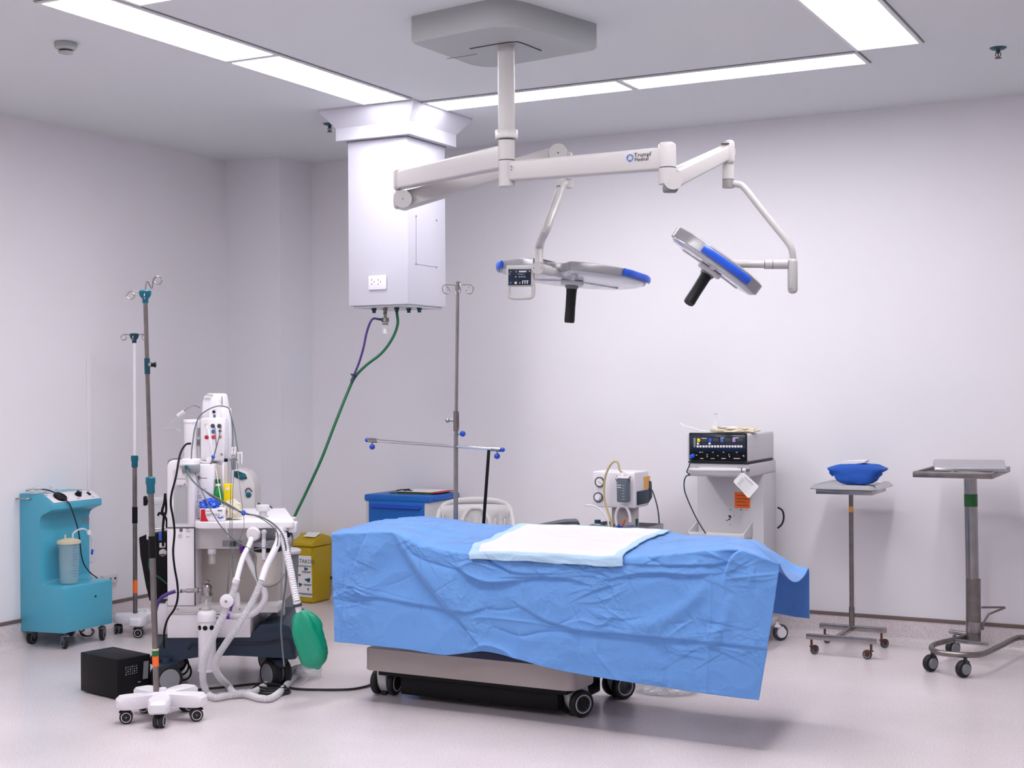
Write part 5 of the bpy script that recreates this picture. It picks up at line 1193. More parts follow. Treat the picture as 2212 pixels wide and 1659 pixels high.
# cables coiled under the machine
b = MB(); 
for k in range(3):
    o = Dp(383, 1455, 7.5); o.z = .13-.03*k; b.torus(o+V0*.02*k, (V0+R0*.3+U0*.2*k), .055+.008*k, .0055, 'rubber', n=26, k=8)
tag(b.build('cable_coil'), 'coil of black cable behind the left machine wheel', 'cable')
fc = [Zp(x, y, .008) for x, y in ((315, 1487), (370, 1500), (430, 1490), (500, 1483), (560, 1477), (600, 1480), (640, 1488), (700, 1490), (755, 1489), (790, 1483), (806, 1476))]
b = MB(); b.tube(fc, .0065, 'rubber', n=8); tag(b.build('floor_cable'), 'black mains cable running across the floor to the operating table', 'cable')
b = MB(); qf = Zp(585, 1492, .01)
for k in range(3): b.tube([qf+Vector((math.cos(a)*(.11-.012*k), math.sin(a)*(.07-.01*k), .012*k)) for a in [i*PI/8 for i in range(17)]], .006, 'rubber', n=8)
tag(b.build('floor_coil'), 'black cable coil on the floor by the right machine wheel', 'cable')

# ---- breathing circuit
t = thing('breathing_circuit', 'white corrugated breathing hoses looping down to the floor', 'breathing circuit', Zp(545, 1505, 0))
H1 = [(543, 1163, 7.13), (538, 1178, 7.10), (525, 1205, 7.06), (517, 1230, 7.03), (510, 1258, 7.0)]
H1b = [(510, 1258, 7.0), (500, 1290, 7.0), (478, 1340, 7.02), (455, 1390, 7.06), (442, 1425, 7.09), (438, 1455, 7.11), (440, 1478, 7.13)]
def fl_(px, py): q = Zp(px, py, .02); return q
P1 = [Dp(*p) for p in H1b]+[fl_(450, 1500), fl_(466, 1507), fl_(490, 1503), fl_(530, 1500), fl_(560, 1508), fl_(585, 1508), fl_(608, 1492), fl_(628, 1470), fl_(645, 1452)]
b = MB(); b.tube([Dp(*p) for p in H1], .014, 'hose_white', n=16); b.build('smooth_hose', t)
b = MB(); b.corr(P1, .0165, 'hose_clear', .0085, .0019); b.build('corrugated_hose', t)
H2 = [(604, 1155, 7.16), (600, 1172, 7.13), (592, 1190, 7.10), (575, 1225, 7.06), (565, 1255, 7.02)]
P2 = [Dp(*p) for p in [(565, 1255, 7.02), (545, 1300, 7.02), (515, 1350, 7.03), (488, 1390, 7.06), (470, 1420, 7.09), (466, 1445, 7.12), (476, 1464, 7.18)]]+[fl_(494, 1482), fl_(505, 1497), fl_(530, 1496), fl_(550, 1494), fl_(580, 1476), fl_(615, 1456), fl_(640, 1444), fl_(655, 1440)]
b = MB(); b.tube([Dp(*p) for p in H2], .017, 'hose_white', n=16); b.cyl(Dp(606, 1140, 7.17), Dp(603, 1160, 7.15), .021, 'white', n=18); b.build('smooth_hose', t)
b = MB(); b.corr(P2, .0165, 'hose_clear', .0085, .0019); b.build('corrugated_hose', t)
b = MB(); b.corr([Dp(*p) for p in [(622, 1190, 7.2), (617, 1170, 7.2), (606, 1205, 7.14), (592, 1235, 7.12), (575, 1260, 7.1)]], .0145, 'hose_clear', .0095, .002) if False else b.cyl(Dp(508, 1260, 7.0), Dp(512, 1250, 7.0), .018, 'white', n=16); b.build('connector', t)
mk = Zp(668, 1452, .035)
crumple('face_mask', mk+U0*.012, (.06, .075, .04), 'film', 21, '', '', par=None, amp=.12)
fm = bpy.data.objects['face_mask']; tag(fm, 'clear plastic face mask lying on the floor under the green bag', 'face mask')
b = MB(); b.tube([Zp(650, 1447, .03), Zp(672, 1444, .05), Zp(690, 1452, .03), Zp(694, 1462, .01)], .004, 'clear', n=8); b.cyl(Zp(640, 1452, .03), Zp(656, 1447, .03), .02, 'white', n=16)
b.tube([Zp(608, 1455, .06), Zp(600, 1440, .11), Zp(615, 1425, .14), Zp(640, 1420, .13), Zp(655, 1436, .08), Zp(668, 1460, .02), Zp(645, 1478, .01), Zp(620, 1470, .02)], .0016, 'lightgrey', n=6); b.build('mask_tube', t)
# pulse valves (white discs)
b = MB(); q = Dp(490, 1298, 6.98); b.lathe(q+V0*.01, -V0, [(0, 0), (.030, 0), (.034, .006), (.034, .018), (.020, .024), (.010, .025), (.010, .030), (0, .030)], 'white', n=28); b.cyl(q-V0*.0205, q-V0*.022, .007, 'ink_grey', n=12)
b.build('round_valve', t)
b = MB(); b.prism([Dp(x, y, 7.03) for x, y in ((508, 1282), (515, 1280), (517, 1292), (518, 1308), (512, 1312), (503, 1308), (502, 1296))], V0*.02, 'white', .004); b.cyl(Dp(498, 1320, 7.0), Dp(503, 1300, 7.0), .006, 'violet', n=10); b.build('elbow_valve', t)
# reservoir bag on its hose
t = thing('reservoir_bag', 'green rubber breathing bag hanging from a white corrugated hose', 'breathing bag', Dp(672, 1445, 7.05))
b = MB(); b.corr([Dp(*p) for p in [(612, 1152, 7.14), (616, 1180, 7.12), (624, 1215, 7.10), (631, 1250, 7.08), (637, 1280, 7.06), (641, 1298, 7.05)]], .018, 'hose_white', .012, .0015); b.build('hose', t)
b = MB(); u_ = (Dp(645, 1312, 7.05)-Dp(641, 1298, 7.05)); b.cyl(Dp(641, 1298, 7.05), Dp(642, 1304, 7.05), .020, 'white', n=18); b.cyl(Dp(642, 1304, 7.05), Dp(643.5, 1310, 7.05), .0225, 'darkgrey', n=20); b.cyl(Dp(643.5, 1310, 7.05), Dp(646, 1322, 7.05), .016, 'white', n=18); b.build('neck_ring', t)
st_pts = [(646, 1321, 9), (650, 1328, 18), (656, 1345, 27), (663, 1370, 31), (672, 1398, 32), (679, 1420, 31), (684, 1434, 22), (687, 1441, 10), (689, 1446, 3)]
b = MB(); n = 40; vs = []; C_ = catmull([Vector((x, y, w)) for x, y, w in st_pts], 6)
for k, (x, y, w) in enumerate(C_):
    o = Dp(x, y, 7.05); wr = w/F*7.05; fold = max(0, 1-k/len(C_)*1.3)
    for i in range(n):
        a = 2*PI*i/n; r_ = wr*(1+.20*fold*math.sin(5*a+.6)+.05*math.sin(3*a+k*.12)+.10*noise.noise(Vector((math.cos(a)*2, math.sin(a)*2, k*.16)))+.05*(1-3*abs(noise.noise(Vector((math.cos(a)*4, math.sin(a)*4, k*.30))))))
        dirx = (R0*.94+U0*.34); vs.append(o+dirx*math.cos(a)*r_+V0*math.sin(a)*r_*.62)
b.add(vs, [[k*n+i, k*n+(i+1) % n, (k+1)*n+(i+1) % n, (k+1)*n+i] for k in range(len(C_)-1) for i in range(n)]+[list(range(n))[::-1], list(range((len(C_)-1)*n, len(C_)*n))], 'green_bag'); b.build('bag', t, angle=50)

# things on the worktop
t = thing('glove_box', 'red and white box of nitrile gloves on the worktop', 'glove box', atz(455, 7.27, zW))
q = Dp(455, 1112, 7.24)
def wt(px, dep, z=0): return atz(px, dep, zW+z)
g0, g1 = wt(432, 7.24), wt(484, 7.24); gh = (1126-1099)/F*7.24
b = MB(); b.frame_box((g0+g1)/2+V0*.05+U0*(gh/2+.001), (g1-g0), V0*.10, U0*gh, 'white', .002); b.build('box', t)
b = MB(); b.prism([Dp(x, y, 7.2385) for x, y in ((434, 1100.5), (443, 1100), (443.5, 1110), (446, 1119), (450, 1126), (433, 1126))], V0*.001, 'red')
b.text('NITRILE', Dp(446, 1115, 7.238), R0, U0, .020, 'ink_grey'); b.pbox(446, 1103, 455, 1104.2, 7.2385, .001, 'ink_grey'); b.pbox(470, 1102, 480, 1104, 7.2385, .001, 'teal_ink'); b.prism([Dp(x, y, 7.238) for x, y in ((470, 1116), (475, 1118), (482, 1115), (483, 1118), (476, 1121), (470, 1119))], V0*.001, 'logo_blue'); b.build('printed_front', t)
crumple('blue_glove', Dp(452, 1092, 7.30)+U0*.0, (.038, .03, .026), 'bright_blue', 4, 'blue rubber glove poking out of the glove box', 'glove', amp=.55)
t = thing('green_bottle', 'green plastic bottle beside the yellow box on the worktop', 'bottle', wt(471, 7.385))
gb = wt(471, 7.385); hb = (1120-1022)/F*7.385/1.16
b = MB(); b.lathe(gb, U0, [(.026, 0), (.028, .004), (.028, hb*.55), (.024, hb*.68), (.012, hb*.82), (.011, hb*.84)], 'green_bottle', n=24); b.build('body', t)
b = MB(); b.lathe(gb+U0*hb*.84, U0, [(.013, 0), (.013, .012)], 'paper', n=18); b.build('neck_ring', t)
b = MB(); b.lathe(gb+U0*(hb*.84+.012), U0, [(.014, 0), (.014, .022), (.012, .024), (0, .024)], 'green_hose', n=18); b.build('cap', t)
t = thing('yellow_box', 'bright yellow carton standing on the worktop behind the cloth', 'box', wt(492, 7.40))
yb0 = wt(492, 7.385); b = MB(); hy_ = yb0.z; tp = Dp(494, 1046, 7.385).z; b.frame_box(Vector((yb0.x, yb0.y, (hy_+tp)/2+.001))+V0*.02, R0*.044, V0*.035, U0*(tp-hy_), 'bright_yellow', .002); b.build('carton', t)
b = MB(); b.pbox(488, 1053, 495, 1059, 7.384, .002, 'paper'); b.build('label_patch', t)
crumple('cream_cloth', wt(501, 7.33, .040), (.042, .035, .048), 'cloth_cream', 17, 'crumpled cream cloth on the worktop next to the glove box', 'cloth', amp=.38)
crumple('pink_swab', wt(476, 7.36, .035), (.026, .022, .032), 'bandage', 19, 'small pale cotton swab pile behind the glove box', 'swab', amp=.25)

# gear hanging on the left of the machine
t = thing('pole_clamp', 'steel rail clamp with black star knob on the left of the machine', 'clamp', Dp(335, 1100, 7.55))
b = MB(); b.pbox(318, 1075, 362, 1091, 7.56, .03, 'lightgrey', .005); b.build('rail', t)
b = MB(); q = Dp(314, 1082, 7.56); b.frame_box(q, R0*.018, V0*.03, U0*.052, 'black', .006); b.frame_box(q+R0*.018-U0*.002, R0*.02, V0*.02, U0*.016, 'black', .004); b.build('knob', t)
b = MB(); b.tube([Dp(357, 1066, 7.42), Dp(355, 1085, 7.42), Dp(350, 1105, 7.43), Dp(354, 1112, 7.43), Dp(352, 1140, 7.44), Dp(352, 1180, 7.45)], .007, 'black', n=10); b.tube([Dp(357, 1066, 7.43), Dp(359, 1100, 7.44), Dp(355, 1113, 7.44), Dp(345, 1108, 7.44), Dp(341, 1114, 7.44)], .006, 'black', n=10)
b.tube([Dp(355, 1112, 7.44), Dp(360, 1125, 7.45), Dp(360, 1140, 7.45)], .0055, 'black', n=8)
tag(b.build('rubber_strap'), 'black rubber straps hanging beside the machine tower', 'strap')
b = MB(); P = [Dp(x, y, 7.62) for x, y in ((299, 1161), (318, 1155), (362, 1148), (362, 1296), (322, 1299), (316, 1270), (303, 1200))]; b.prism(P, V0*.12, 'black', .008)
hb_o = tag(b.build('black_bag'), 'black bag hanging between the infusion stand and the machine', 'bag')
b = MB(); q = Dp(351, 1194, 7.5); b.lathe(q+V0*.02, -V0, [(.016, 0), (.019, .004), (.019, .018), (.017, .020), (0, .020)], 'lightgrey', n=24); b.pbox(346, 1197, 356, 1200, 7.482, .002, 'ink'); b.pbox(344, 1173, 356, 1183, 7.5, .02, 'offwhite', .003); tag(b.build('pressure_gauge'), 'small round pressure gauge on the black bag', 'gauge')
b = MB(); b.tube([Dp(328, 1188, 7.52), Dp(322, 1215, 7.52), Dp(326, 1235, 7.52), Dp(345, 1248, 7.52), Dp(362, 1262, 7.53)], .0038, 'green_hose', n=8); tag(b.build('green_tube'), 'thin green tube curving over the black bag', 'tube')
b = MB(); b.pbox(316, 1151, 330, 1166, 7.58, .03, 'lightgrey', .004); b.tube([Dp(322, 1143, 7.57), Dp(345, 1142, 7.57), Dp(360, 1139, 7.57)], .005, 'steel', n=8); b.pbox(342, 1150, 352, 1168, 7.54, .03, 'bright_blue', .006); tag(b.build('hose_connector'), 'grey and blue connectors above the black bag', 'connector')
b = MB(); b.pbox(330, 1300, 362, 1372, 7.44, .2, 'white', .01); b.pbox(331, 1300, 357, 1303, 7.435, .1, 'ink', .002); b.pbox(334, 1370, 362, 1400, 7.46, .18, 'midgrey', .004); b.build('side_box', am)

# ================================================================== PATIENT WARMER behind
dW = 8.75
t = thing('patient_warmer', 'rounded beige warming unit with teal vents behind the machine', 'warming unit', Vector((Dp(525, 1100, dW).x, Dp(525, 1100, dW).y, 0)))
b = MB(); ol = [(498, 1100), (498, 1018), (503, 1014), (520, 1014), (535, 1020), (545, 1032), (549, 1046), (550, 1060), (550, 1300)]
P = [Dp(x, min(y, 1260), dW) for x, y in ol[:-1]]+[Dp(550, 1250, dW), Dp(498, 1250, dW)]
b.prism(P, V0*.22, 'offwhite', .012); b.build('body', t)
b = MB(); b.sph(Dp(520, 1030, dW), .03, 'teal', sc=(1.3, .45, .6)); b.prism([Dp(x, y, dW-.004) for x, y in ((504, 1018), (514, 1017), (530, 1024), (534, 1034), (518, 1036), (506, 1030))], V0*.006, 'teal_dark', .001); b.build('hose_socket', t)
b = MB(); b.lathe(Dp(537, 1069, dW)+V0*.005, -V0, [(.018, 0), (.018, .008), (.015, .010), (0, .010)], 'teal', n=24); b.tube([Dp(530, 1064, dW-.008), Dp(532, 1057, dW-.008), Dp(538, 1055, dW-.008), Dp(545, 1062, dW-.008)], .0035, 'darkgrey', n=8); b.build('button', t)
q = Dp(524, 1250, dW+.11)
b = MB(); b.cyl((q.x, q.y, .08), (q.x, q.y, q.z+.01), .025, 'steel_dull', n=16)
for i in range(4): a = PI/2*i+.4; b.box((q.x-.02, q.y-.02, .07), (q.x+.02, q.y+.02, .09), 'grey', .003); b.tube([(q.x, q.y, .08), (q.x+.13*math.cos(a), q.y+.13*math.sin(a), .075)], .014, 'grey', n=10, sm=1)
b.build('stand', t)
for i in range(4): a = PI/2*i+.4; caster(t, q.x+.13*math.cos(a), q.y+.13*math.sin(a), .07, .028, .02, a, 'black', 'rubber', 'grey', trail=.015)
b = MB(); b.tube([Dp(559, 1088, 7.99), Dp(564, 1092, 7.99), Dp(572, 1092, 7.99), Dp(583, 1093, 7.99), Dp(588, 1099, 7.97)], .004, 'teal_dark', n=8); b.sph(Dp(559, 1088, 7.99), .007, 'teal_dark'); b.build('rear_hook', am)

# ================================================================== YELLOW BIN and grey pail
X_, Y_ = corner_box(676, 716, 8.56, 1230); print('bin', X_, Y_)
zt0 = Yp(676, 1180, Y_).z; X0_ = PX+.012
t = thing('clinical_waste_bin', 'mustard yellow waste bin with curved lid and white poster label', 'waste bin', ((X0_+X_)/2, Y_+.1, 0))
Yk = 8.57
b = MB(); ins = .018
vs = [Vector((X0_+ins, Y_+ins, 0.002)), Vector((X_-ins*.4, Y_+ins*.4, 0.002)), Vector((X_-ins*.4, Yk-ins, 0.002)), Vector((X0_+ins, Yk-ins, 0.002)), Vector((X0_, Y_, zt0)), Vector((X_, Y_, zt0)), Vector((X_, Yk, zt0)), Vector((X0_, Yk, zt0))]
bm = bmesh.new(); V = [bm.verts.new(v) for v in vs]
for f in ([0, 3, 2, 1], [4, 5, 6, 7], [0, 1, 5, 4], [1, 2, 6, 5], [2, 3, 7, 6], [3, 0, 4, 7]): bm.faces.new([V[i] for i in f])
bmesh.ops.bevel(bm, geom=list(bm.edges), offset=.012, segments=3, affect='EDGES'); b.from_bm(bm, 'yellow'); b.build('body', t)
lz = Yp(676, 1157, Y_).z; b = MB(); W_ = Yk-Y_
prof = [(-.010, zt0-.006), (-.012, zt0+.022), (.01, zt0+.028), (.06, zt0+.055), (.11, lz-.006), (W_*.5, lz+.003), (W_*.85, lz-.02), (W_+.0, zt0+.03), (W_+.0, zt0-.006)]
b.prism([Vector((X0_-.006, Y_+a, z)) for a, z in prof], (X_-X0_+.014, 0, 0), 'yellow', .008); lid = b.build('lid', t)
b = MB(); P1_ = Vector((0, Y_+.045, zt0+.050)); P2_ = Vector((0, Y_+.13, lz+.004)); dq_ = (P2_-P1_); b.frame_box(Vector(((X0_+X_)/2+.02, 0, 0))+(P1_+P2_)/2+Vector((0, -.006, .008)), (.11, 0, 0), dq_*.8, dq_.cross(Vector((1, 0, 0))).normalized()*.002, 'paper'); b.build('lid_sticker', lid)
def yb_(px, py): q = Yp(px, py, Y_+.0); q.y = Y_-.003+ (0 if q.z > zt0 else .018*(1-q.z/zt0)*.4); return q
b = MB(); la, lb = Yp(639.5, 1199, Y_), Yp(677.5, 1291, Y_); lb_x = X_-.012; la.x = X0_+.014
l0 = Vector((la.x, Y_-.001, la.z)); 
b.add([Vector((la.x, Y_-.003, la.z)), Vector((lb_x, Y_-.003, la.z)), Vector((lb_x, Y_+.006, lb.z)), Vector((la.x, Y_+.006, lb.z))], [[3, 2, 1, 0]], 'paper'); lbo = b.build('poster', t)
tilt_ = Vector((0, -.009, la.z-lb.z)).normalized()
def lp(px, py, e=.0012): q = Yp(px, py, Y_); f_ = (la.z-q.z)/(la.z-lb.z); return Vector((q.x, Y_-.003+.009*f_-e, q.z))
b = MB(); b.text('ATAKOD', lp(640.5, 1215), (1, 0, 0), tilt_, .040, 'teal_ink'); b.build('lettering', lbo)
b = MB()
for cx_, cy_, sx_, sy_ in ((661, 1229, .018, .011), (665, 1253, .024, .014), (648, 1263, .014, .014), (647, 1242, .012, .006), (665, 1273, .007, .010)):
    q = lp(cx_, cy_); P = []
    for i in range(12): a = 2*PI*i/12; k = 1+.3*math.sin(3*a+cx_); P.append(q+Vector((math.cos(a)*sx_*k, 0, math.sin(a)*sy_*k)))
    b.prism(P, (0, -.0006, 0), 'teal_ink')
for yy, x0, x1 in ((1223, 642, 672), (1235, 652, 672), (1237, 654, 670), (1263, 655, 673), (1265, 657, 671), (1283, 644, 675), (1285, 650, 674)):
    q0, q1 = lp(x0, yy), lp(x1, yy); b.box(q0, q1+Vector((0, -.0006, .0016)), 'ink_grey')
b.build('pictograms', lbo)
pq = Dp(606, 1300, 8.55); 
t = thing('grey_pail', 'grey plastic pail with lid between the machine and the yellow bin', 'pail', (pq.x, pq.y, 0))
zp_ = Dp(600, 1190, 8.55).z
b = MB(); b.lathe((pq.x, pq.y, .002), U0, [(.085, 0), (.095, .01), (.112, zp_-.02), (.112, zp_-.01)], 'midgrey', n=36); b.build('body', t)
b = MB(); b.lathe((pq.x, pq.y, zp_-.014), U0, [(.124, 0), (.127, .004), (.127, .018), (.120, .024), (0, .028)], 'lightgrey', n=36); b.build('lid', t)

# ================================================================== BLUE TROLLEY
X_, Y_ = corner_box(925, 990, 8.55, 1075); print('trolley', X_, Y_)
X0_ = Yp(790, 1090, Y_).x; zt0 = Yp(860, 1070, Y_).z; print(zt0, X0_)
t = thing('medical_trolley', 'grey trolley with bright blue top and drawers against the back wall', 'trolley', ((X0_+X_)/2, (Y_+8.55)/2, 0))
b = MB(); b.box((X0_, Y_, .12), (X_, 8.54, zt0-.035), 'lightgrey', .008); b.build('cabinet', t)
b = MB(); b.box((X0_-.006, Y_-.012, zt0-.045), (X_+.012, 8.55, zt0), 'trolley_blue', .010, 3); b.box((X0_+.02, Y_+.02, zt0-.001), (X_-.02, 8.50, zt0+.0015), 'trolley_blue', .001)
b.box((X_+.008, Y_+.05, zt0-.032), (X_+.02, 8.5, zt0-.018), 'trolley_blue', .004); b.build('top', t)
zd_ = Yp(860, 1083, Y_).z; hh = [.20, .20, .20]
z_ = zd_
for k in range(3):
    b = MB(); b.box((X0_+.03, Y_-.012, z_-.20), (X_-.03, Y_+.02, z_), 'trolley_blue', .006); dwr = b.build('drawer', t)
    b = MB(); b.prism([Vector((X0_+.04, Y_-.013, z_-.035)), Vector((X0_+.06, Y_-.030, z_-.048)), Vector((X_-.06, Y_-.030, z_-.048)), Vector((X_-.04, Y_-.013, z_-.035))], (0, 0, .010), 'blue', .002); b.build('drawer_handle', dwr)
    z_ -= .215
for x in (X0_+.04, X_-.04):
    for y in (Y_+.05, 8.48): caster(t, x, y, .125, .045, .026, .3, 'grey', 'rubber', 'grey', trail=.02)
zf = zt0+.003
def tz(px, py): q = Zp(px, py, zf); q.y = min(q.y, 8.5); return q
t = thing('green_folder', 'green folder lying on the blue trolley top under the papers', 'folder', (X_-.15, Y_+.2, zf))
b = MB(); fX0, fX1 = X0_+.13, X_-.04; b.box((fX0, Y_+.10, zf), (fX1, Y_+.36, zf+.006), 'green_tape', .001); b.build('cover', t)
t = thing('red_clipboard', 'dark red clipboard with white sheets on top of the green folder', 'clipboard', (X_-.15, Y_+.2, zf+.007))
b = MB(); b.box((fX0+.05, Y_+.12, zf+.0075), (fX1+.03, Y_+.38, zf+.0125), 'red', .001); b.build('board', t)
b = MB(); b.box((fX0+.06, Y_+.11, zf+.0135), (fX1-.01, Y_+.37, zf+.0165), 'paper', .0005); b.build('paper_sheet', t)
b = MB(); b.box((fX0+.09, Y_+.14, zf+.0168), (fX0+.11, Y_+.20, zf+.028), 'black', .003); b.tube([(fX0+.05, Y_+.12, zf+.02), (fX0+.1, Y_+.13, zf+.026), (fX0+.16, Y_+.15, zf+.018)], .004, 'black', n=8); b.build('clip', t)

# ================================================================== WHITE PLASTIC ARMCHAIR
cq = Yp(1032, 1100, 7.80); cx_, cy_ = cq.x, 7.76
dC = float((Vector((cx_, cy_, H))-CAM).dot(VV)); print('chair depth', dC, Dp(1030, 1082, dC).z)
t = thing('armchair', 'white plastic garden armchair behind the operating table', 'chair', (cx_, cy_, 0))
ztc = Dp(1035, 1084, dC+.15).z
fa = math.radians(-32); fx_ = Vector((math.cos(fa), math.sin(fa), 0)); fy_ = Vector((-fx_.y, fx_.x, 0))
rot = lambda x, y, z: Vector((cx_, cy_, z))+R0*x+V0*y     # chair faces the viewer
b = MB(); P = [rot(-.27, -.2, .64), rot(-.25, -.05, .66), rot(-.225, .12, ztc-.05), rot(-.15, .22, ztc-.012), rot(0, .25, ztc), rot(.15, .22, ztc-.012), rot(.225, .12, ztc-.05), rot(.25, -.05, .66), rot(.27, -.2, .64)]
b.tube(P, .018, 'plastic_chair', n=12, flat=(U0, 1.5, .9)); b.build('arm_rail', t)
b = MB(); vs = []; fs = []; nu, nv = 18, 8
for i in range(nu+1):
    a = PI*(.14+.72*i/nu)
    for j in range(nv+1): f_ = j/nv; z = .47+(ztc-.02-.47)*f_; r_ = .20+.03*f_; vs.append(rot(-math.cos(a)*r_*1.05, -.01+math.sin(a)*(r_+.01), z))
for i in range(nu):
    for j in range(nv):
        if j in (2, 3, 4, 5) and i % 3 == 1: continue
        fs.append([i*(nv+1)+j, (i+1)*(nv+1)+j, (i+1)*(nv+1)+j+1, i*(nv+1)+j+1])
b.add(vs, fs, 'plastic_chair'); bo = b.build('backrest', t); sd = bo.modifiers.new('s', 'SOLIDIFY'); sd.thickness = .006
b = MB(); b.tube([rot(-.10, .17, .55), rot(-.09, .20, .70), rot(-.045, .22, ztc-.055), rot(0, .225, ztc-.045), rot(.045, .22, ztc-.055), rot(.09, .20, .70), rot(.10, .17, .55)], .014, 'plastic_chair', n=10); b.build('back_arch', t)
b = MB(); b.frame_box(rot(0, -.02, .43), R0*.44, V0*.42, U0*.02, 'plastic_chair', .009); b.build('seat', t)
for sx_, sy_ in ((-1, -1), (1, -1), (-1, 1), (1, 1)):
    b = MB(); top_ = rot(sx_*.245, -.13 if sy_ < 0 else .12, .64 if sy_ < 0 else .46); b.cyl(rot(sx_*.26, sy_*.23-.02, .001), top_, .016, 'plastic_chair', r1=.022, n=12); b.build('leg', t)

# ================================================================== SUCTION PUMP on stand
X_, Y_ = corner_box(1371, 1412, 8.30, 1040); print('pump', X_, Y_)
def pf(px, py, e=0): q = Yp(px, py, Y_-e); return q
t = thing('suction_pump', 'white table suction pump with gauge and bottle on a grey stand', 'suction pump', (X_-.12, Y_+.15, .9))
p0, p1 = pf(1280, 1095), pf(1371, 1020)
b = MB(); b.box((p0.x, Y_, p0.z), (X_, 8.22, p1.z), 'white', .010, 3); pb2 = b.build('case', t)
b = MB(); q0, q1 = Xp(1375, 1088, X_), Xp(1408, 1066, X_); b.box((X_-.001, Y_+.03, q0.z-.01), (X_+.006, 8.21, q0.z+.075), 'navy', .003); b.build('side_panel', t)
b = MB(); q0 = Xp(1390, 1030, X_); q1 = Xp(1404, 1054, X_); b.box((X_, q0.y, q1.z), (X_+.0015, q1.y, q0.z), 'tag_yellow'); b.build('orange_label', t, label='orange tape label')
b = MB(); b.prism([Vector((X_-.03, 8.215, p0.z+a)) for a in (.02,)]+[Vector((X_-.03, 8.215, p0.z+.16)), Vector((X_-.03, 8.26, p0.z+.15)), Vector((X_-.03, 8.27, p0.z+.05))], (.035, 0, 0), 'navy', .006); b.build('cable_wrap', t)
def disc(name, px, py, r_, ring, face, par):
    q = pf(px, py); b = MB(); b.lathe(q, (0, -1, 0), [(r_, 0), (r_, .010), (r_*.82, .012), (r_*.80, .009)], ring, n=32); b.lathe(q+Vector((0, -.0093, 0)), (0, -1, 0), [(r_*.79, 0), (0, .0005)], face, n=32); return b, q
b, q = disc('', 1296, 1041, .032, 'darkgrey', 'paper', t); b.frame_box(q+Vector((.006, -.0105, -.004)), Vector((.028, 0, -.02)), Vector((.001, 0, .0015)), Vector((0, .0006, 0)), 'red'); b.build('vacuum_gauge', t)
b, q = disc('', 1293, 1074, .031, 'darkgrey', 'white', t); b.lathe(q+Vector((0, -.008, 0)), (0, -1, 0), [(.019, 0), (.018, .014), (0, .015)], 'white', n=24); b.build('regulator_knob', t)
q0, q1 = pf(1332, 1085, .07), pf(1356, 1034, .07)
b = MB(); b.box((q0.x, Y_-.075, q0.z), (q1.x, Y_-.02, q1.z), 'jar_dark', .010, 3)
for i in range(6): z = q0.z+.02+i*.017; b.box((q0.x+.040, Y_-.0765, z), (q0.x+.055, Y_-.075, z+.002), 'lightgrey')
for i in range(2): z = q0.z+.09+i*.014; b.box((q0.x+.008, Y_-.0765, z), (q0.x+.032, Y_-.075, z+.005), 'lightgrey')
b.build('secretion_jar', t)
b = MB(); b.box((q0.x-.004, Y_-.08, q1.z), (q1.x+.004, Y_-.015, q1.z+.010), 'white', .004); b.lathe(((q0.x+q1.x)/2-.004, Y_-.048, q1.z+.010), U0, [(.014, 0), (.012, .014), (.007, .018), (.007, .03)], 'white', n=16)
for s in (q0.x-.008, q1.x+.006): b.tube([(s, Y_-.05, q1.z-.02), (s-.003, Y_-.055, q1.z), (s+.002, Y_-.05, q1.z+.012), (s+.006, Y_-.05, q1.z+.004)], .0025, 'darkgrey', n=8)
b.build('jar_lid', t)
b = MB()
for k, xx in enumerate((1340, 1346)):
    q = pf(xx, 1100, .03)
b.tube([pf(1333, 1140, .03), pf(1330, 1118, .03), pf(1334, 1100, .03), pf(1343, 1092, .04), pf(1353, 1097, .03), pf(1360, 1112, .03), pf(1361, 1128, .03)], .009, 'hose_clear', n=12)
b.build('jar_hose', t)
b = MB(); zq = q1.z+.035
b.tube([Vector(((q0.x+q1.x)/2-.004, Y_-.048, zq)), pf(1339, 1016, .05), pf(1335, 1000, .05), pf(1328, 997, .05), pf(1319, 1004, .05), pf(1309, 1025, .05), pf(1305, 1050, .05), pf(1306, 1080, .05), pf(1313, 1105, .05), pf(1320, 1125, .05), pf(1323, 1142, .05)], .0065, 'latex', n=12)
tag(b.build('latex_tube'), 'yellowish rubber tube arching over the suction pump', 'tube')
b = MB(); b.tube([pf(1264, 1091, .03), pf(1283, 1093, .03), pf(1300, 1103, .04), pf(1312, 1122, .05), pf(1316, 1142, .05)], .0065, 'hose_clear', n=10); tag(b.build('clear_tube'), 'clear tube bending down left of the pump stand', 'tube')
t2 = thing('pump_stand', 'grey post stand with steel rail basket under the suction pump', 'stand', (X_-.1, 8.0, 0))
c0, c1 = pf(1321, 1098, -.06), pf(1372, 1098, -.06)
b = MB(); b.box((c0.x, Y_+.06, .12), (c1.x, Y_+.12, p0.z-.002), 'beige', .004); b.build('post', t2)
bk0, bk1 = pf(1273, 1133, .04), pf(1401, 1150, .04); zc0 = bk0.z; zc1 = zc0-.05
b = MB(); 
for (a_, c_) in (((bk0.x, Y_-.04), (bk1.x, Y_-.037)), ((bk0.x, Y_+.20), (bk1.x, Y_+.203)), ((bk0.x, Y_-.04), (bk0.x+.003, Y_+.20)), ((bk1.x, Y_-.04), (bk1.x+.003, Y_+.20))): b.box((a_[0], a_[1], zc1), (c_[0], c_[1], zc0), 'steel_sheet')
b.box((bk0.x, Y_-.04, zc1-.003), (bk1.x, Y_+.203, zc1), 'steel_sheet'); b.build('basket', t2)
b = MB(); b.box((bk0.x, Y_-.02, .085), (bk1.x, Y_+.24, .12), 'grey', .008); b.build('foot_frame', t2)
for x in (bk0.x+.03, bk1.x-.03):
    for y in (Y_+.01, Y_+.21): caster(t2, x, y, .09, .036, .022, .4, 'grey', 'rubber', 'lightgrey', trail=.015)
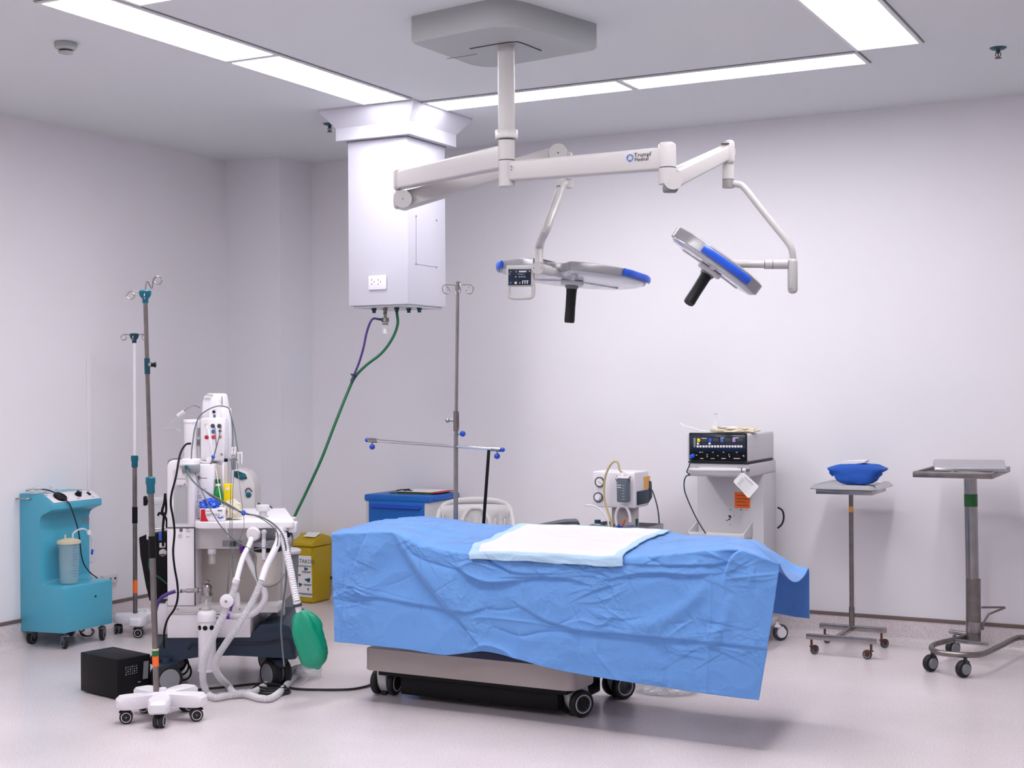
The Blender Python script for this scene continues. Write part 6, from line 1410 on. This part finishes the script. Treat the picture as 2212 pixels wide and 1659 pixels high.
def pz(px, dy): q = pf(px, 1140, -dy); q.z = zc1+.001; return q
q = pz(1347, .02); t3 = thing('blue_dish', 'blue kidney dish with red handled item in the stand basket', 'dish', q)
b = MB(); b.lathe(q+U0*.012, U0, [(.04, 0), (.055, .01), (.066, .038), (.063, .038), (.052, .012), (0, .004)], 'blue', n=36); b.build('dish', t3)
b = MB(); b.tube([q+Vector((-.01, -.01, .03)), q+Vector((0, -.01, .05)), q+Vector((.012, -.008, .085))], .006, 'orange', n=10); b.build('handle', t3, label='red handle')
b = MB(); b.box(q+Vector((.0, -.05, .035)), q+Vector((.028, -.03, .043)), 'pink', .002); b.build('clip', t3)
q = pz(1291, .04); t3 = thing('small_bottle', 'small white bottle with dark cap in the stand basket', 'bottle', q)
b = MB(); b.lathe(q, U0, [(.022, 0), (.022, .045), (.018, .05)], 'offwhite', n=20); b.build('body', t3); b = MB(); b.lathe(q+U0*.05, U0, [(.02, 0), (.02, .022), (0, .023)], 'teal_ink', n=20); b.build('cap', t3)
q = pz(1373, .08); b = MB(); b.lathe(q, U0, [(.014, 0), (.014, .055), (.017, .056), (.017, .085), (0, .086)], 'teal_ink', n=18); tag(b.build('dark_vial'), 'dark teal vial at the right of the stand basket', 'vial')
q = pz(1316, -.02); b = MB(); b.box(q+Vector((-.02, -.01, 0)), q+Vector((.02, .01, .05)), 'paper', .004); tag(b.build('gauze_pack'), 'small white gauze pack left of the blue dish', 'gauze')
b = MB(); qe = Xp(1411, 1066, X_); b.tube([Vector((X_-.0, 8.23, p0.z+.1)), Vector((X_+.02, 8.23, p0.z+.09)), Yp(1420, 1095, 8.2), Yp(1424, 1130, 8.2), Yp(1424, 1160, 8.2), Yp(1422, 1230, 8.2), Yp(1421, 1330, 8.2)], .0045, 'darkgrey', n=8); tag(b.build('pump_cable'), 'dark cable hanging down at the right of the pump', 'cable')

# ================================================================== ELECTROSURGERY GENERATOR on cart
X_, Y_ = corner_box(1617, 1679, 8.50, 1000); print('esu', X_, Y_)
def ef(px, py, e=0): return Yp(px, py, Y_-e)
XL2 = ef(1484, 960).x; zG0, zG1 = ef(1550, 998).z, ef(1550, 936).z
tg = thing('electrosurgical_generator', 'grey electrosurgery unit with black button panel on its cart', 'electrosurgery unit', ((XL2+X_)/2, Y_+.2, zG0))
b = MB(); b.box((XL2, Y_, zG0), (X_, 8.44, zG1), 'lightgrey', .016, 3); b.build('case', tg)
f0, f1 = ef(1490, 995), ef(1614, 936)
b = MB(); b.box((f0.x, Y_-.010, f0.z), (f1.x, Y_+.002, f1.z), 'black', .004); b.box((f0.x+.008, Y_-.0115, ef(1550, 975).z), (f1.x-.006, Y_-.009, f1.z-.008), 'navy_panel', .001); fp = b.build('front_panel', tg)
def eb(x0, y0, x1, y1, m, dz=.012): 
    q0, q1 = ef(x0, y1), ef(x1, y0); b.box((q0.x, Y_-dz-.0015, q0.z), (q1.x, Y_-dz+.001, q1.z), m, .0004)
for i in range(16):
    b = MB(); x = 1506.5+i*6.1+(i//2)*.35; eb(x, 962, x+4.5, 966.5, 'paper'); b.build('button', fp)
for x in (1507, 1532): b = MB(); eb(x, 956, x+4.5, 960, 'paper'); b.build('button', fp)
b = MB(); eb(1507.5, 947, 1514, 954.5, 'bright_yellow'); b.build('cut_key', fp, label='yellow key')
b = MB(); eb(1532, 947, 1538.5, 954.5, 'bright_blue'); b.build('coag_key', fp, label='blue key')
b = MB(); eb(1558, 947, 1564, 954.5, 'vial_label'); b.build('mode_key', fp); b = MB(); eb(1583.5, 947, 1590, 954.5, 'lilac'); b.build('mode_key', fp)
for x in (1516.5, 1541, 1567, 1593): b = MB(); eb(x, 947, x+13, 954, 'darkgrey', .0115); b.build('display', fp)
for x0, x1, y in ((1517, 1528, 946), (1558, 1566, 945), (1584, 1597, 945), (1514, 1521, 989.5), (1537, 1545, 989.5), (1560, 1569, 989.5), (1586, 1600, 989.5), (1512, 1516, 976), (1518, 1520, 976), (1540, 1543, 976), (1563, 1566, 976), (1591, 1595, 976)): b = MB(); eb(x0, y, x1, y+1.4, 'lightgrey'); b.build('printed_word', fp)
for x, y in ((1506, 983), (1529, 982), (1529, 986), (1552, 984), (1576, 982), (1577, 986), (1607, 984), (1608, 985)): b = MB(); eb(x-1, y-1, x+1.2, y+1.2, 'lightgrey'); b.build('printed_symbol', fp)
b = MB(); eb(1500, 946, 1504, 966, 'grey'); b.build('level_strip', fp)
for x in (1500, 1520, 1541, 1565, 1592): b = MB(); q = ef(x, 983, .0095); b.cyl(q, q+Vector((0, -.002, 0)), .010, 'black', n=18); b.build('output_socket', fp)
b = MB(); b.box((XL2+.004, Y_+.004, zG0-.008), (X_-.002, 8.43, zG0+.001), 'ink', .002); b.build('base_gap', tg)
tcx = thing('generator_cart', 'tall grey cart carrying the electrosurgery unit, chipped paint', 'cart', ((XL2+X_)/2, Y_+.2, 0))
zc_top = zG0-.009; zc_b = ef(1550, 1030).z
b = MB(); b.box((XL2+.002, Y_+.008, zc_b), (X_, 8.48, zc_top), 'lightgrey', .012, 3)
b.prism([Vector((XL2+.05, Y_+.01, zc_top-.012)), Vector((X_-.06, Y_+.01, zc_top-.012)), Vector((X_-.08, Y_+.0, zc_top-.03)), Vector((XL2+.08, Y_+.0, zc_top-.03))], (0, .01, -.002), 'lightgrey'); b.build('upper_shelf', tcx)
h0, h1 = ef(1488, 1015, .03), ef(1612, 1016, .03)
b = MB(); b.cyl(h0, h1, .012, 'offwhite', n=16)
for q in (h0, h1): b.cyl(q, q+Vector((0, .045, 0)), .008, 'midgrey', n=12)
b.build('push_handle', tcx)
yq = Xp(1650, 1100, X_).y; xc0 = Yp(1506, 1100, yq).x; print('cart col', yq)
b = MB(); b.box((xc0, yq, .14), (X_-.001, 8.475, zc_b+.002), 'lightgrey', .005); b.build('column', tcx)
b = MB(); s0 = ef(1489, 1151); zs = s0.z-.02; b.box((s0.x, Y_-.02, zs-.02), (X_-.03, Y_+.16, zs), 'lightgrey', .003); b.box((s0.x, Y_-.02, zs), (X_-.03, Y_-.014, zs+.030), 'lightgrey', .003); b.prism([Vector((s0.x, Y_-.02, zs)), Vector((s0.x, Y_+.15, zs)), Vector((s0.x, Y_+.15, zs+.09)), Vector((s0.x, Y_+.08, zs+.06)), Vector((s0.x, Y_-.02, zs+.03))], (.005, 0, 0), 'lightgrey', .001); b.prism([Vector((X_-.03, Y_-.02, zs)), Vector((X_-.03, Y_+.15, zs)), Vector((X_-.03, Y_+.15, zs+.09)), Vector((X_-.03, Y_+.08, zs+.06)), Vector((X_-.03, Y_-.02, zs+.03))], (.005, 0, 0), 'lightgrey', .001); b.build('lower_shelf', tcx)
b = MB()
rs = random.Random(4)
for px, py, r_ in ((1577, 1116, .011), (1575, 1122, .007), (1570, 1124, .005), (1578, 1101, .004), (1601, 1101, .005), (1614, 1102, .004), (1586, 1114, .003), (1600, 1118, .0025), (1578, 1133, .003), (1592, 1100, .002)):
    q = Yp(px, py, yq); q.y = yq-.0006; P = [q+Vector((math.cos(2*PI*i/9)*r_*rs.uniform(.5, 1.2), 0, math.sin(2*PI*i/9)*r_*rs.uniform(.5, 1.2))) for i in range(9)]; b.prism(P, (0, .0008, 0), 'ink')
b.build('paint_chip', tcx)
b = MB(); q0, q1 = Yp(1587, 1097, yq-.002), Yp(1620, 1064, yq-.002); b.box((q0.x, yq-.002, q0.z), (q1.x, yq, q1.z), 'orange'); 
for k in range(4): b.box((q0.x+.012, yq-.0026, q0.z+.015+k*.02), (q1.x-.012-(k % 2)*.015, yq-.0019, q0.z+.018+k*.02), 'rust')
b.build('orange_notice', tcx, label='orange notice sticker')
b = MB(); b.box((XL2+.03, Y_+.03, .10), (X_+.02, 8.46, .14), 'lightgrey', .010); b.build('foot', tcx)
for x, y in ((XL2+.07, Y_+.07), (X_-.02, Y_+.07), (XL2+.07, 8.40), (X_+.028, 8.385)):
    caster(tcx, x, y, .115, .050, .026, YAW-PI/2+.35, 'white', 'darkgrey', 'white', trail=.022, cover='white')
b = MB(); b.tube([ef(1680, 1096, -.5), Yp(1690, 1103, 8.44), Yp(1693, 1118, 8.44), Yp(1689, 1132, 8.44), Yp(1680, 1141, 8.44)], .006, 'rubber', n=10); tag(b.build('mains_loop'), 'black mains cable loop behind the right side of the cart', 'cable')
b = MB(); b.lathe(ef(1498, 984, .010), (-.35, -1, -.35), [(.012, 0), (.014, .01), (.008, .03)], 'bright_blue', n=14)
b.tube([ef(1495, 986, .03), ef(1492, 992, .035), ef(1489, 1006, .05), ef(1485, 1015, .06), ef(1484, 1020, .06), ef(1490, 1026, .055), ef(1483, 1028, .055), ef(1478, 1040, .05), ef(1479, 1060, .05), ef(1488, 1085, .045), ef(1502, 1115, .04), ef(1515, 1138, .04), ef(1524, 1152, .02)], .0038, 'navy', n=8)
tag(b.build('diathermy_cable'), 'dark blue cable plugged into the electrosurgery panel, hanging down', 'cable')
t = thing('instruction_card', 'white card tied to the cart handle, hanging at an angle', 'tag card', ef(1605, 1050, .04))
dT_ = Y_-.045
b = MB(); P = [Yp(x, y, dT_) for x, y in ((1602, 1021), (1607, 1021), (1638, 1049), (1638, 1053), (1619, 1075), (1615, 1075), (1585, 1042), (1585, 1038))]; b.prism(P, (0, .0015, 0), 'paper'); b.build('card', t)
b = MB(); dn = (Yp(1638, 1050, dT_)-Yp(1605, 1021, dT_)).normalized(); cr = (Yp(1617, 1075, dT_)-Yp(1638, 1050, dT_)).normalized(); o = Yp(1606, 1024, dT_)
for k in range(7): w = .07 if k else .085; b.frame_box(o+cr*(.010+k*.012)+dn*(.050)+Vector((0, -.0005, 0)), dn*w*(.8+.2*(k % 2)), cr*(.0012 if k else .004), Vector((0, -.0005, 0)), 'ink_grey')
b.frame_box(o+cr*.045+dn*.018+Vector((0, -.0007, 0)), dn*.022, cr*.05, Vector((0, -.0005, 0)), 'lightgrey'); b.build('printed_lines', t)
b = MB(); b.torus(ef(1604, 1017, .03), (1, 0, .3), .016, .0025, 'teal_dark', n=20, k=8); b.build('ring', t)
# bottle and packets on top
zg = zG1+.001
def gz(px, dy, z=0): q = ef(px, 930, -dy); q.z = zg+z; return q
q = gz(1546, .16); hb = Yp(1546, 892, q.y).z-zg
t = thing('clear_bottle', 'small clear bottle standing on the electrosurgery unit', 'bottle', q)
b = MB(); b.lathe(q, U0, [(.020, 0), (.022, .004), (.022, hb*.42), (.016, hb*.56), (.010, hb*.64), (.010, hb*.9)], 'clear', n=24); b.build('body', t)
b = MB(); b.lathe(q+U0*hb*.9, U0, [(.011, 0), (.011, hb*.1), (0, hb*.1)], 'lightgrey', n=18); b.build('cap', t)
b = MB(); b.lathe(q+U0*.008, U0, [(.0225, 0), (.0225, .028)], 'paper', n=24); b.build('label_band', t)
crumple('paper_packets', gz(1585, .12, .014), (.12, .06, .018), 'cloth_cream', 13, 'pile of cream paper packets on top of the electrosurgery unit', 'paper packets', amp=.3)
b = MB(); o = gz(1548, .09, .0); b.frame_box(gz(1572, .10, .034), R0*.11+U0*.004, V0*.05, U0*.004, 'paper', .001); b.frame_box(gz(1553, .08, .0375), R0*.018, V0*.03, U0*.001, 'logo_blue'); tag(b.build('syringe_pack'), 'white packet with blue mark lying on the paper packets', 'packet')
b = MB(); b.tube([ef(1470, 914, -.1), ef(1478, 920, -.1), ef(1492, 923, -.1), ef(1515, 930, -.1), ef(1535, 932, -.1)], .006, 'paper', n=8, flat=(U0, .35, 1.6)); tag(b.build('paper_strip'), 'white paper strip sticking out left of the electrosurgery unit', 'paper strip')

# ================================================================== MAYO STAND (small, with blue pack)
YFb, YRb = 8.05, 8.42
t = thing('instrument_stand', 'slim steel tray stand holding a blue wrapped pack', 'instrument stand', (-2.06, 8.3, 0))
a0, a1 = Yp(1742, 1373, YFb), Yp(1893, 1387, YFb); zb1_ = (a0.z+a1.z)/2
b = MB(); b.box((a0.x, YFb-.015, zb1_-.016), (a1.x, YFb+.015, zb1_+.016), 'steel', .003); b.build('front_bar', t)
c0, c1 = Yp(1771, 1351, YRb), Yp(1915, 1362, YRb)
b = MB(); b.box((c0.x, YRb-.014, zb1_-.014), (c1.x, YRb+.014, zb1_+.018), 'steel', .003); b.build('rear_bar', t)
pm = Yp(1840, 1340, YRb)
b = MB(); b.box((pm.x-.014, YFb, zb1_-.012), (pm.x+.014, YRb, zb1_+.014), 'steel', .003); b.build('cross_bar', t)
ztr = Yp(1820, 1052, 8.05).z; print('stand', zb1_, ztr, (c0.z+c1.z)/2)
b = MB(); b.cyl((pm.x, YRb, zb1_), (pm.x, YRb, Yp(1840, 1311, YRb).z), .0165, 'steel_dull', n=18); b.cyl((pm.x, YRb, zb1_), (pm.x, YRb, ztr-.03), .0135, 'steel_dull', n=18); b.build('post', t)
b = MB(); z0_, z1_ = Yp(1840, 1106, YRb).z, Yp(1840, 1094, YRb).z; b.cyl((pm.x, YRb, z0_), (pm.x, YRb, z1_), .0142, 'tag_yellow', n=18); b.build('yellow_tape', t)
for (x, y, a) in ((a0.x+.03, YFb, YAW-PI/2+.45), (a1.x-.03, YFb, YAW+PI/2-.5), (c0.x+.03, YRb, YAW-PI/2+.6), (c1.x-.03, YRb, YAW-PI/2+.4)):
    caster(t, x, y, zb1_-.012, .027, .019, a, 'rust', 'darkgrey', 'lightgrey', trail=.022)
T0, T1 = Yp(1748, 1052, 8.05), Yp(1893, 1055, 8.05); yb_k = 8.50
b = MB(); vs = []; X0t, X1t = T0.x, T1.x
def rr(x0, x1, y0, y1, r, z, k=5):
    P = []
    for cx__, cy__, s in ((x1-r, y1-r, 0), (x0+r, y1-r, 1), (x0+r, y0+r, 2), (x1-r, y0+r, 3)):
        for i in range(k+1): a = PI/2*(s+i/k); P.append(Vector((cx__+r*math.cos(a), cy__+r*math.sin(a), z)))
    return P
lv = [(.0, -.006), (-.002, 0), (.020, .022), (.028, .022), (.034, .014), (.05, .012)]
vs = []
for ins, h in lv: vs += rr(X0t+ins, X1t-ins, 8.05+ins, yb_k-ins, .03, ztr+h-.012)
k = 24; fs = [[j*k+i, j*k+(i+1) % k, (j+1)*k+(i+1) % k, (j+1)*k+i] for j in range(len(lv)-1) for i in range(k)]+[list(range((len(lv)-1)*k, len(lv)*k))]
b.add(vs, fs, 'steel_sheet'); tr_ = b.build('tray', t); sd = tr_.modifiers.new('s', 'SOLIDIFY'); sd.thickness = .0015
b = MB(); F0, F1 = Yp(1765, 1062, 8.10), Yp(1882, 1062, 8.10)
for A, B in (((F0.x, 8.10), (F1.x, 8.10)), ((F1.x, 8.10), (F1.x, 8.44)), ((F1.x, 8.44), (F0.x, 8.44)), ((F0.x, 8.44), (F0.x, 8.10)), ((pm.x, 8.10), (pm.x, 8.44))):
    d_ = Vector((B[0]-A[0], B[1]-A[1], 0)); b.frame_box(Vector(((A[0]+B[0])/2, (A[1]+B[1])/2, ztr-.034)), d_+d_.normalized()*(.012 if abs(d_.x) > abs(d_.y) else -.013), Vector((-d_.y, d_.x, 0)).normalized()*.012, U0*.028, 'steel', .002)
b.build('tray_frame', t)
# blue wrapped pack
q = Zp(1842, 1038, ztr+.003); zt_k = ztr+.004
cxk, cyk = (X0t+X1t)/2+.035, 8.26
t = thing('wrapped_pack', 'blue cloth wrapped instrument pack on the slim tray stand', 'wrapped pack', (cxk, cyk, zt_k))
hp = Yp(1840, 1003, 8.24).z-zt_k; wp = (1893-1790)/F*8.05/2*1.02
b = MB(); bm = bmesh.new(); bmesh.ops.create_cube(bm, size=2); bmesh.ops.subdivide_edges(bm, edges=list(bm.edges), cuts=9, use_grid_fill=True)
for v in bm.verts:
    x, y, z = v.co; e = 5; n_ = (abs(x)**e+abs(y)**e+abs(z)**e)**(1/e); x, y, z = x/n_, y/n_, z/n_
    f_ = (z+1)/2; w = wp*(.70+.26*min(1, f_*1.6)); ear = .055*max(0, abs(x)-.72)**1*max(0, 1-abs(z-.55)*2.4)*3
    nn_ = noise.noise(Vector((x*3, y*3, z*3)))*.006+.004*abs(noise.noise(Vector((x*7, y*7, z*5))))
    v.co = Vector((cxk+x*w+math.copysign(ear, x)+nn_, cyk+y*.10+nn_, zt_k+f_*hp+(nn_ if z > -.9 else 0)+.004*math.cos(x*2)*f_))
b.from_bm(bm, 'wrap_blue'); b.build('cloth', t, angle=60)
for s in (-1, 1):
    b = MB(); o = Vector((cxk+s*wp*.92, cyk-.05, zt_k+hp*.62)); b.prism([o, o+Vector((s*.022, -.01, .008)), o+Vector((s*.026, 0, -.010)), o+Vector((s*.008, 0, -.028)), o+Vector((-s*.02, -.0, -.012)), o+Vector((-s*.02, 0, .012))], (0, .03, 0), 'wrap_blue', .002); b.build('cloth_corner', t)
o = Vector((cxk-.012, cyk-.01, zt_k+hp+.014))
b = MB(); bm = bmesh.new(); bmesh.ops.create_cube(bm, size=2); bmesh.ops.subdivide_edges(bm, edges=list(bm.edges), cuts=5, use_grid_fill=True)
for v in bm.verts: x, y, z = v.co; nn_ = noise.noise(Vector((x*2, y*2, z)))*.006; v.co = o+Vector((x*.072, y*.05, z*.009*(1-.5*abs(x)**3)+x*.004))+Vector((0, 0, nn_))
b.from_bm(bm, 'paper'); tag(b.build('white_packet', angle=60), 'flat white packet lying on the blue wrapped pack', 'packet')

# ================================================================== RIGHT TRAY STAND
dQ = 8.0; pq = Dp(2103, 1388, dQ); rx_, ry_ = pq.x, pq.y; zF_ = .118; print('rstand', rx_, ry_, pq.z)
t = thing('overbed_stand', 'tall steel stand with thick column and tray frame at the right edge', 'instrument stand', (rx_, ry_, 0))
b = MB(); ctop = Dp(2101, 1034, dQ).z; b.cyl((rx_, ry_, zF_-.02), (rx_, ry_, Dp(2100, 1250, dQ).z), .041, 'steel_dull', n=28); b.cyl((rx_, ry_, zF_), (rx_-.012, ry_, ctop), .0365, 'steel', n=28); b.lathe((rx_, ry_, Dp(2100, 1365, dQ).z), U0, [(.043, 0), (.043, .06), (.041, .061)], 'steel', n=28); b.build('column', t)
b = MB(); z0_, z1_ = Dp(2100, 1094, dQ).z, Dp(2100, 1067, dQ).z; b.cyl((rx_-.0095, ry_, z0_), (rx_-.0105, ry_, z1_), .0372, 'green_tape', n=28); b.build('green_tape', t)
def fz(px, py, z=.122): return Zp(px, py, z)
b = MB()
b.tube([fz(2100, 1373), fz(2060, 1382), fz(2022, 1391), fz(2012, 1399), fz(2020, 1407), fz(2045, 1412), fz(2095, 1415), fz(2125, 1412), fz(2160, 1396), fz(2192, 1380), fz(2210, 1377), fz(2240, 1379), fz(2300, 1384)], .0155, 'steel_dull', n=14)
b.cyl(fz(2052, 1364, .135), fz(2092, 1370, .135), .014, 'steel', n=12); b.frame_box((fz(2062, 1386)+fz(2135, 1393))/2+U0*.004, fz(2135, 1393)-fz(2062, 1386), V0*.018, U0*.02, 'steel', .002); b.build('base_loop', t)
b = MB(); b.cyl(Dp(2087, 1356, dQ), Dp(2117, 1356, dQ), .006, 'steel'); b.sph(Dp(2122, 1357, dQ), .011, 'steel_dull')
b.tube([Dp(2120, 1354, dQ), Dp(2134, 1330, dQ), Dp(2140, 1325, dQ), Dp(2168, 1314, dQ), Dp(2166, 1312, dQ), Dp(2120, 1312, dQ)], .006, 'steel_dull', n=10, sm=3); b.build('foot_pedal', t)
w0, w1 = Zp(2010, 1447, 0), Zp(2078, 1458, 0)
for (x, y), s_ in (((fz(2014, 1402).x, fz(2014, 1402).y), 0), ((fz(2085, 1414).x, fz(2085, 1414).y), 1), ((fz(2062, 1366, .135).x, fz(2062, 1366, .135).y), 2), ((fz(2290, 1384).x, fz(2290, 1384).y), 3)):
    caster(t, x, y, .118, .046, .034, YAW+PI/2+.45, 'darkgrey', 'rubber', 'grey', trail=.014, cover='grey')
# tray frame and tray
ztf = 1.6-(1027-827)/F*7.75
A, B, Cc, Dd = Zp(1978, 1024, ztf), Zp(2139, 1029, ztf), Zp(2300, 999, ztf), Zp(2010, 1008, ztf)
print('trayframe', A, B, (rx_, ry_))
X0t, X1t, Y0t, Y1t = A.x, B.x, (A.y+B.y)/2, min(8.5, (A.y+B.y)/2+.62)
b = MB()
for P, Q in (((X0t, Y0t), (X1t, Y0t)), ((X1t, Y0t), (X1t, Y1t)), ((X1t, Y1t), (X0t, Y1t)), ((X0t, Y1t), (X0t, Y0t)), ((rx_-.03, Y0t), (rx_-.03, Y1t))):
    d_ = Vector((Q[0]-P[0], Q[1]-P[1], 0)); b.frame_box(Vector(((P[0]+Q[0])/2, (P[1]+Q[1])/2, ztf)), d_+d_.normalized()*(.02 if abs(d_.x) > abs(d_.y) else -.021), Vector((-d_.y, d_.x, 0)).normalized()*.02, U0*.032, 'steel_dull', .003)
b.build('tray_frame', t)
t = thing('steel_tray', 'upturned steel tray lying askew on the right stand frame', 'tray', ((X0t+X1t)/2, (Y0t+Y1t)/2, ztf+.018))
zt_a = ztf+.020
P = [Zp(2038, 1016, zt_a+.018), Zp(2207, 1016, zt_a+.018), Zp(2160, 1001, zt_a+.028), Zp(2006, 1000, zt_a+.028)]
Q = [Vector((X0t+.09, Y0t+.10, zt_a+.012)), Vector((X1t+.05, Y0t+.16, zt_a+.012)), Vector((X1t-.02, Y1t-.02, zt_a+.035)), Vector((X0t+.0, Y1t-.08, zt_a+.035))]
b = MB(); vs = Q+[q+((q-sum(Q, Vector())/4).normalized()*.012-U0*.022) for q in Q]; b.add(vs, [[0, 1, 2, 3], [0, 4, 5, 1], [1, 5, 6, 2], [2, 6, 7, 3], [3, 7, 4, 0]], 'steel_sheet'); to_ = b.build('pan', t, angle=20); sd = to_.modifiers.new('s', 'SOLIDIFY'); sd.thickness = .0015

# ================================================================== WORLD / VIEW
w = bpy.data.worlds.new('room'); sc.world = w; w.use_nodes = True
w.node_tree.nodes['Background'].inputs[0].default_value = (.5, .5, .55, 1); w.node_tree.nodes['Background'].inputs[1].default_value = .05
sc.view_settings.view_transform = 'Standard'; sc.view_settings.look = 'None'; sc.view_settings.gamma = 1; sc.view_settings.use_curve_mapping = False
sc.view_settings.exposure = 1.25
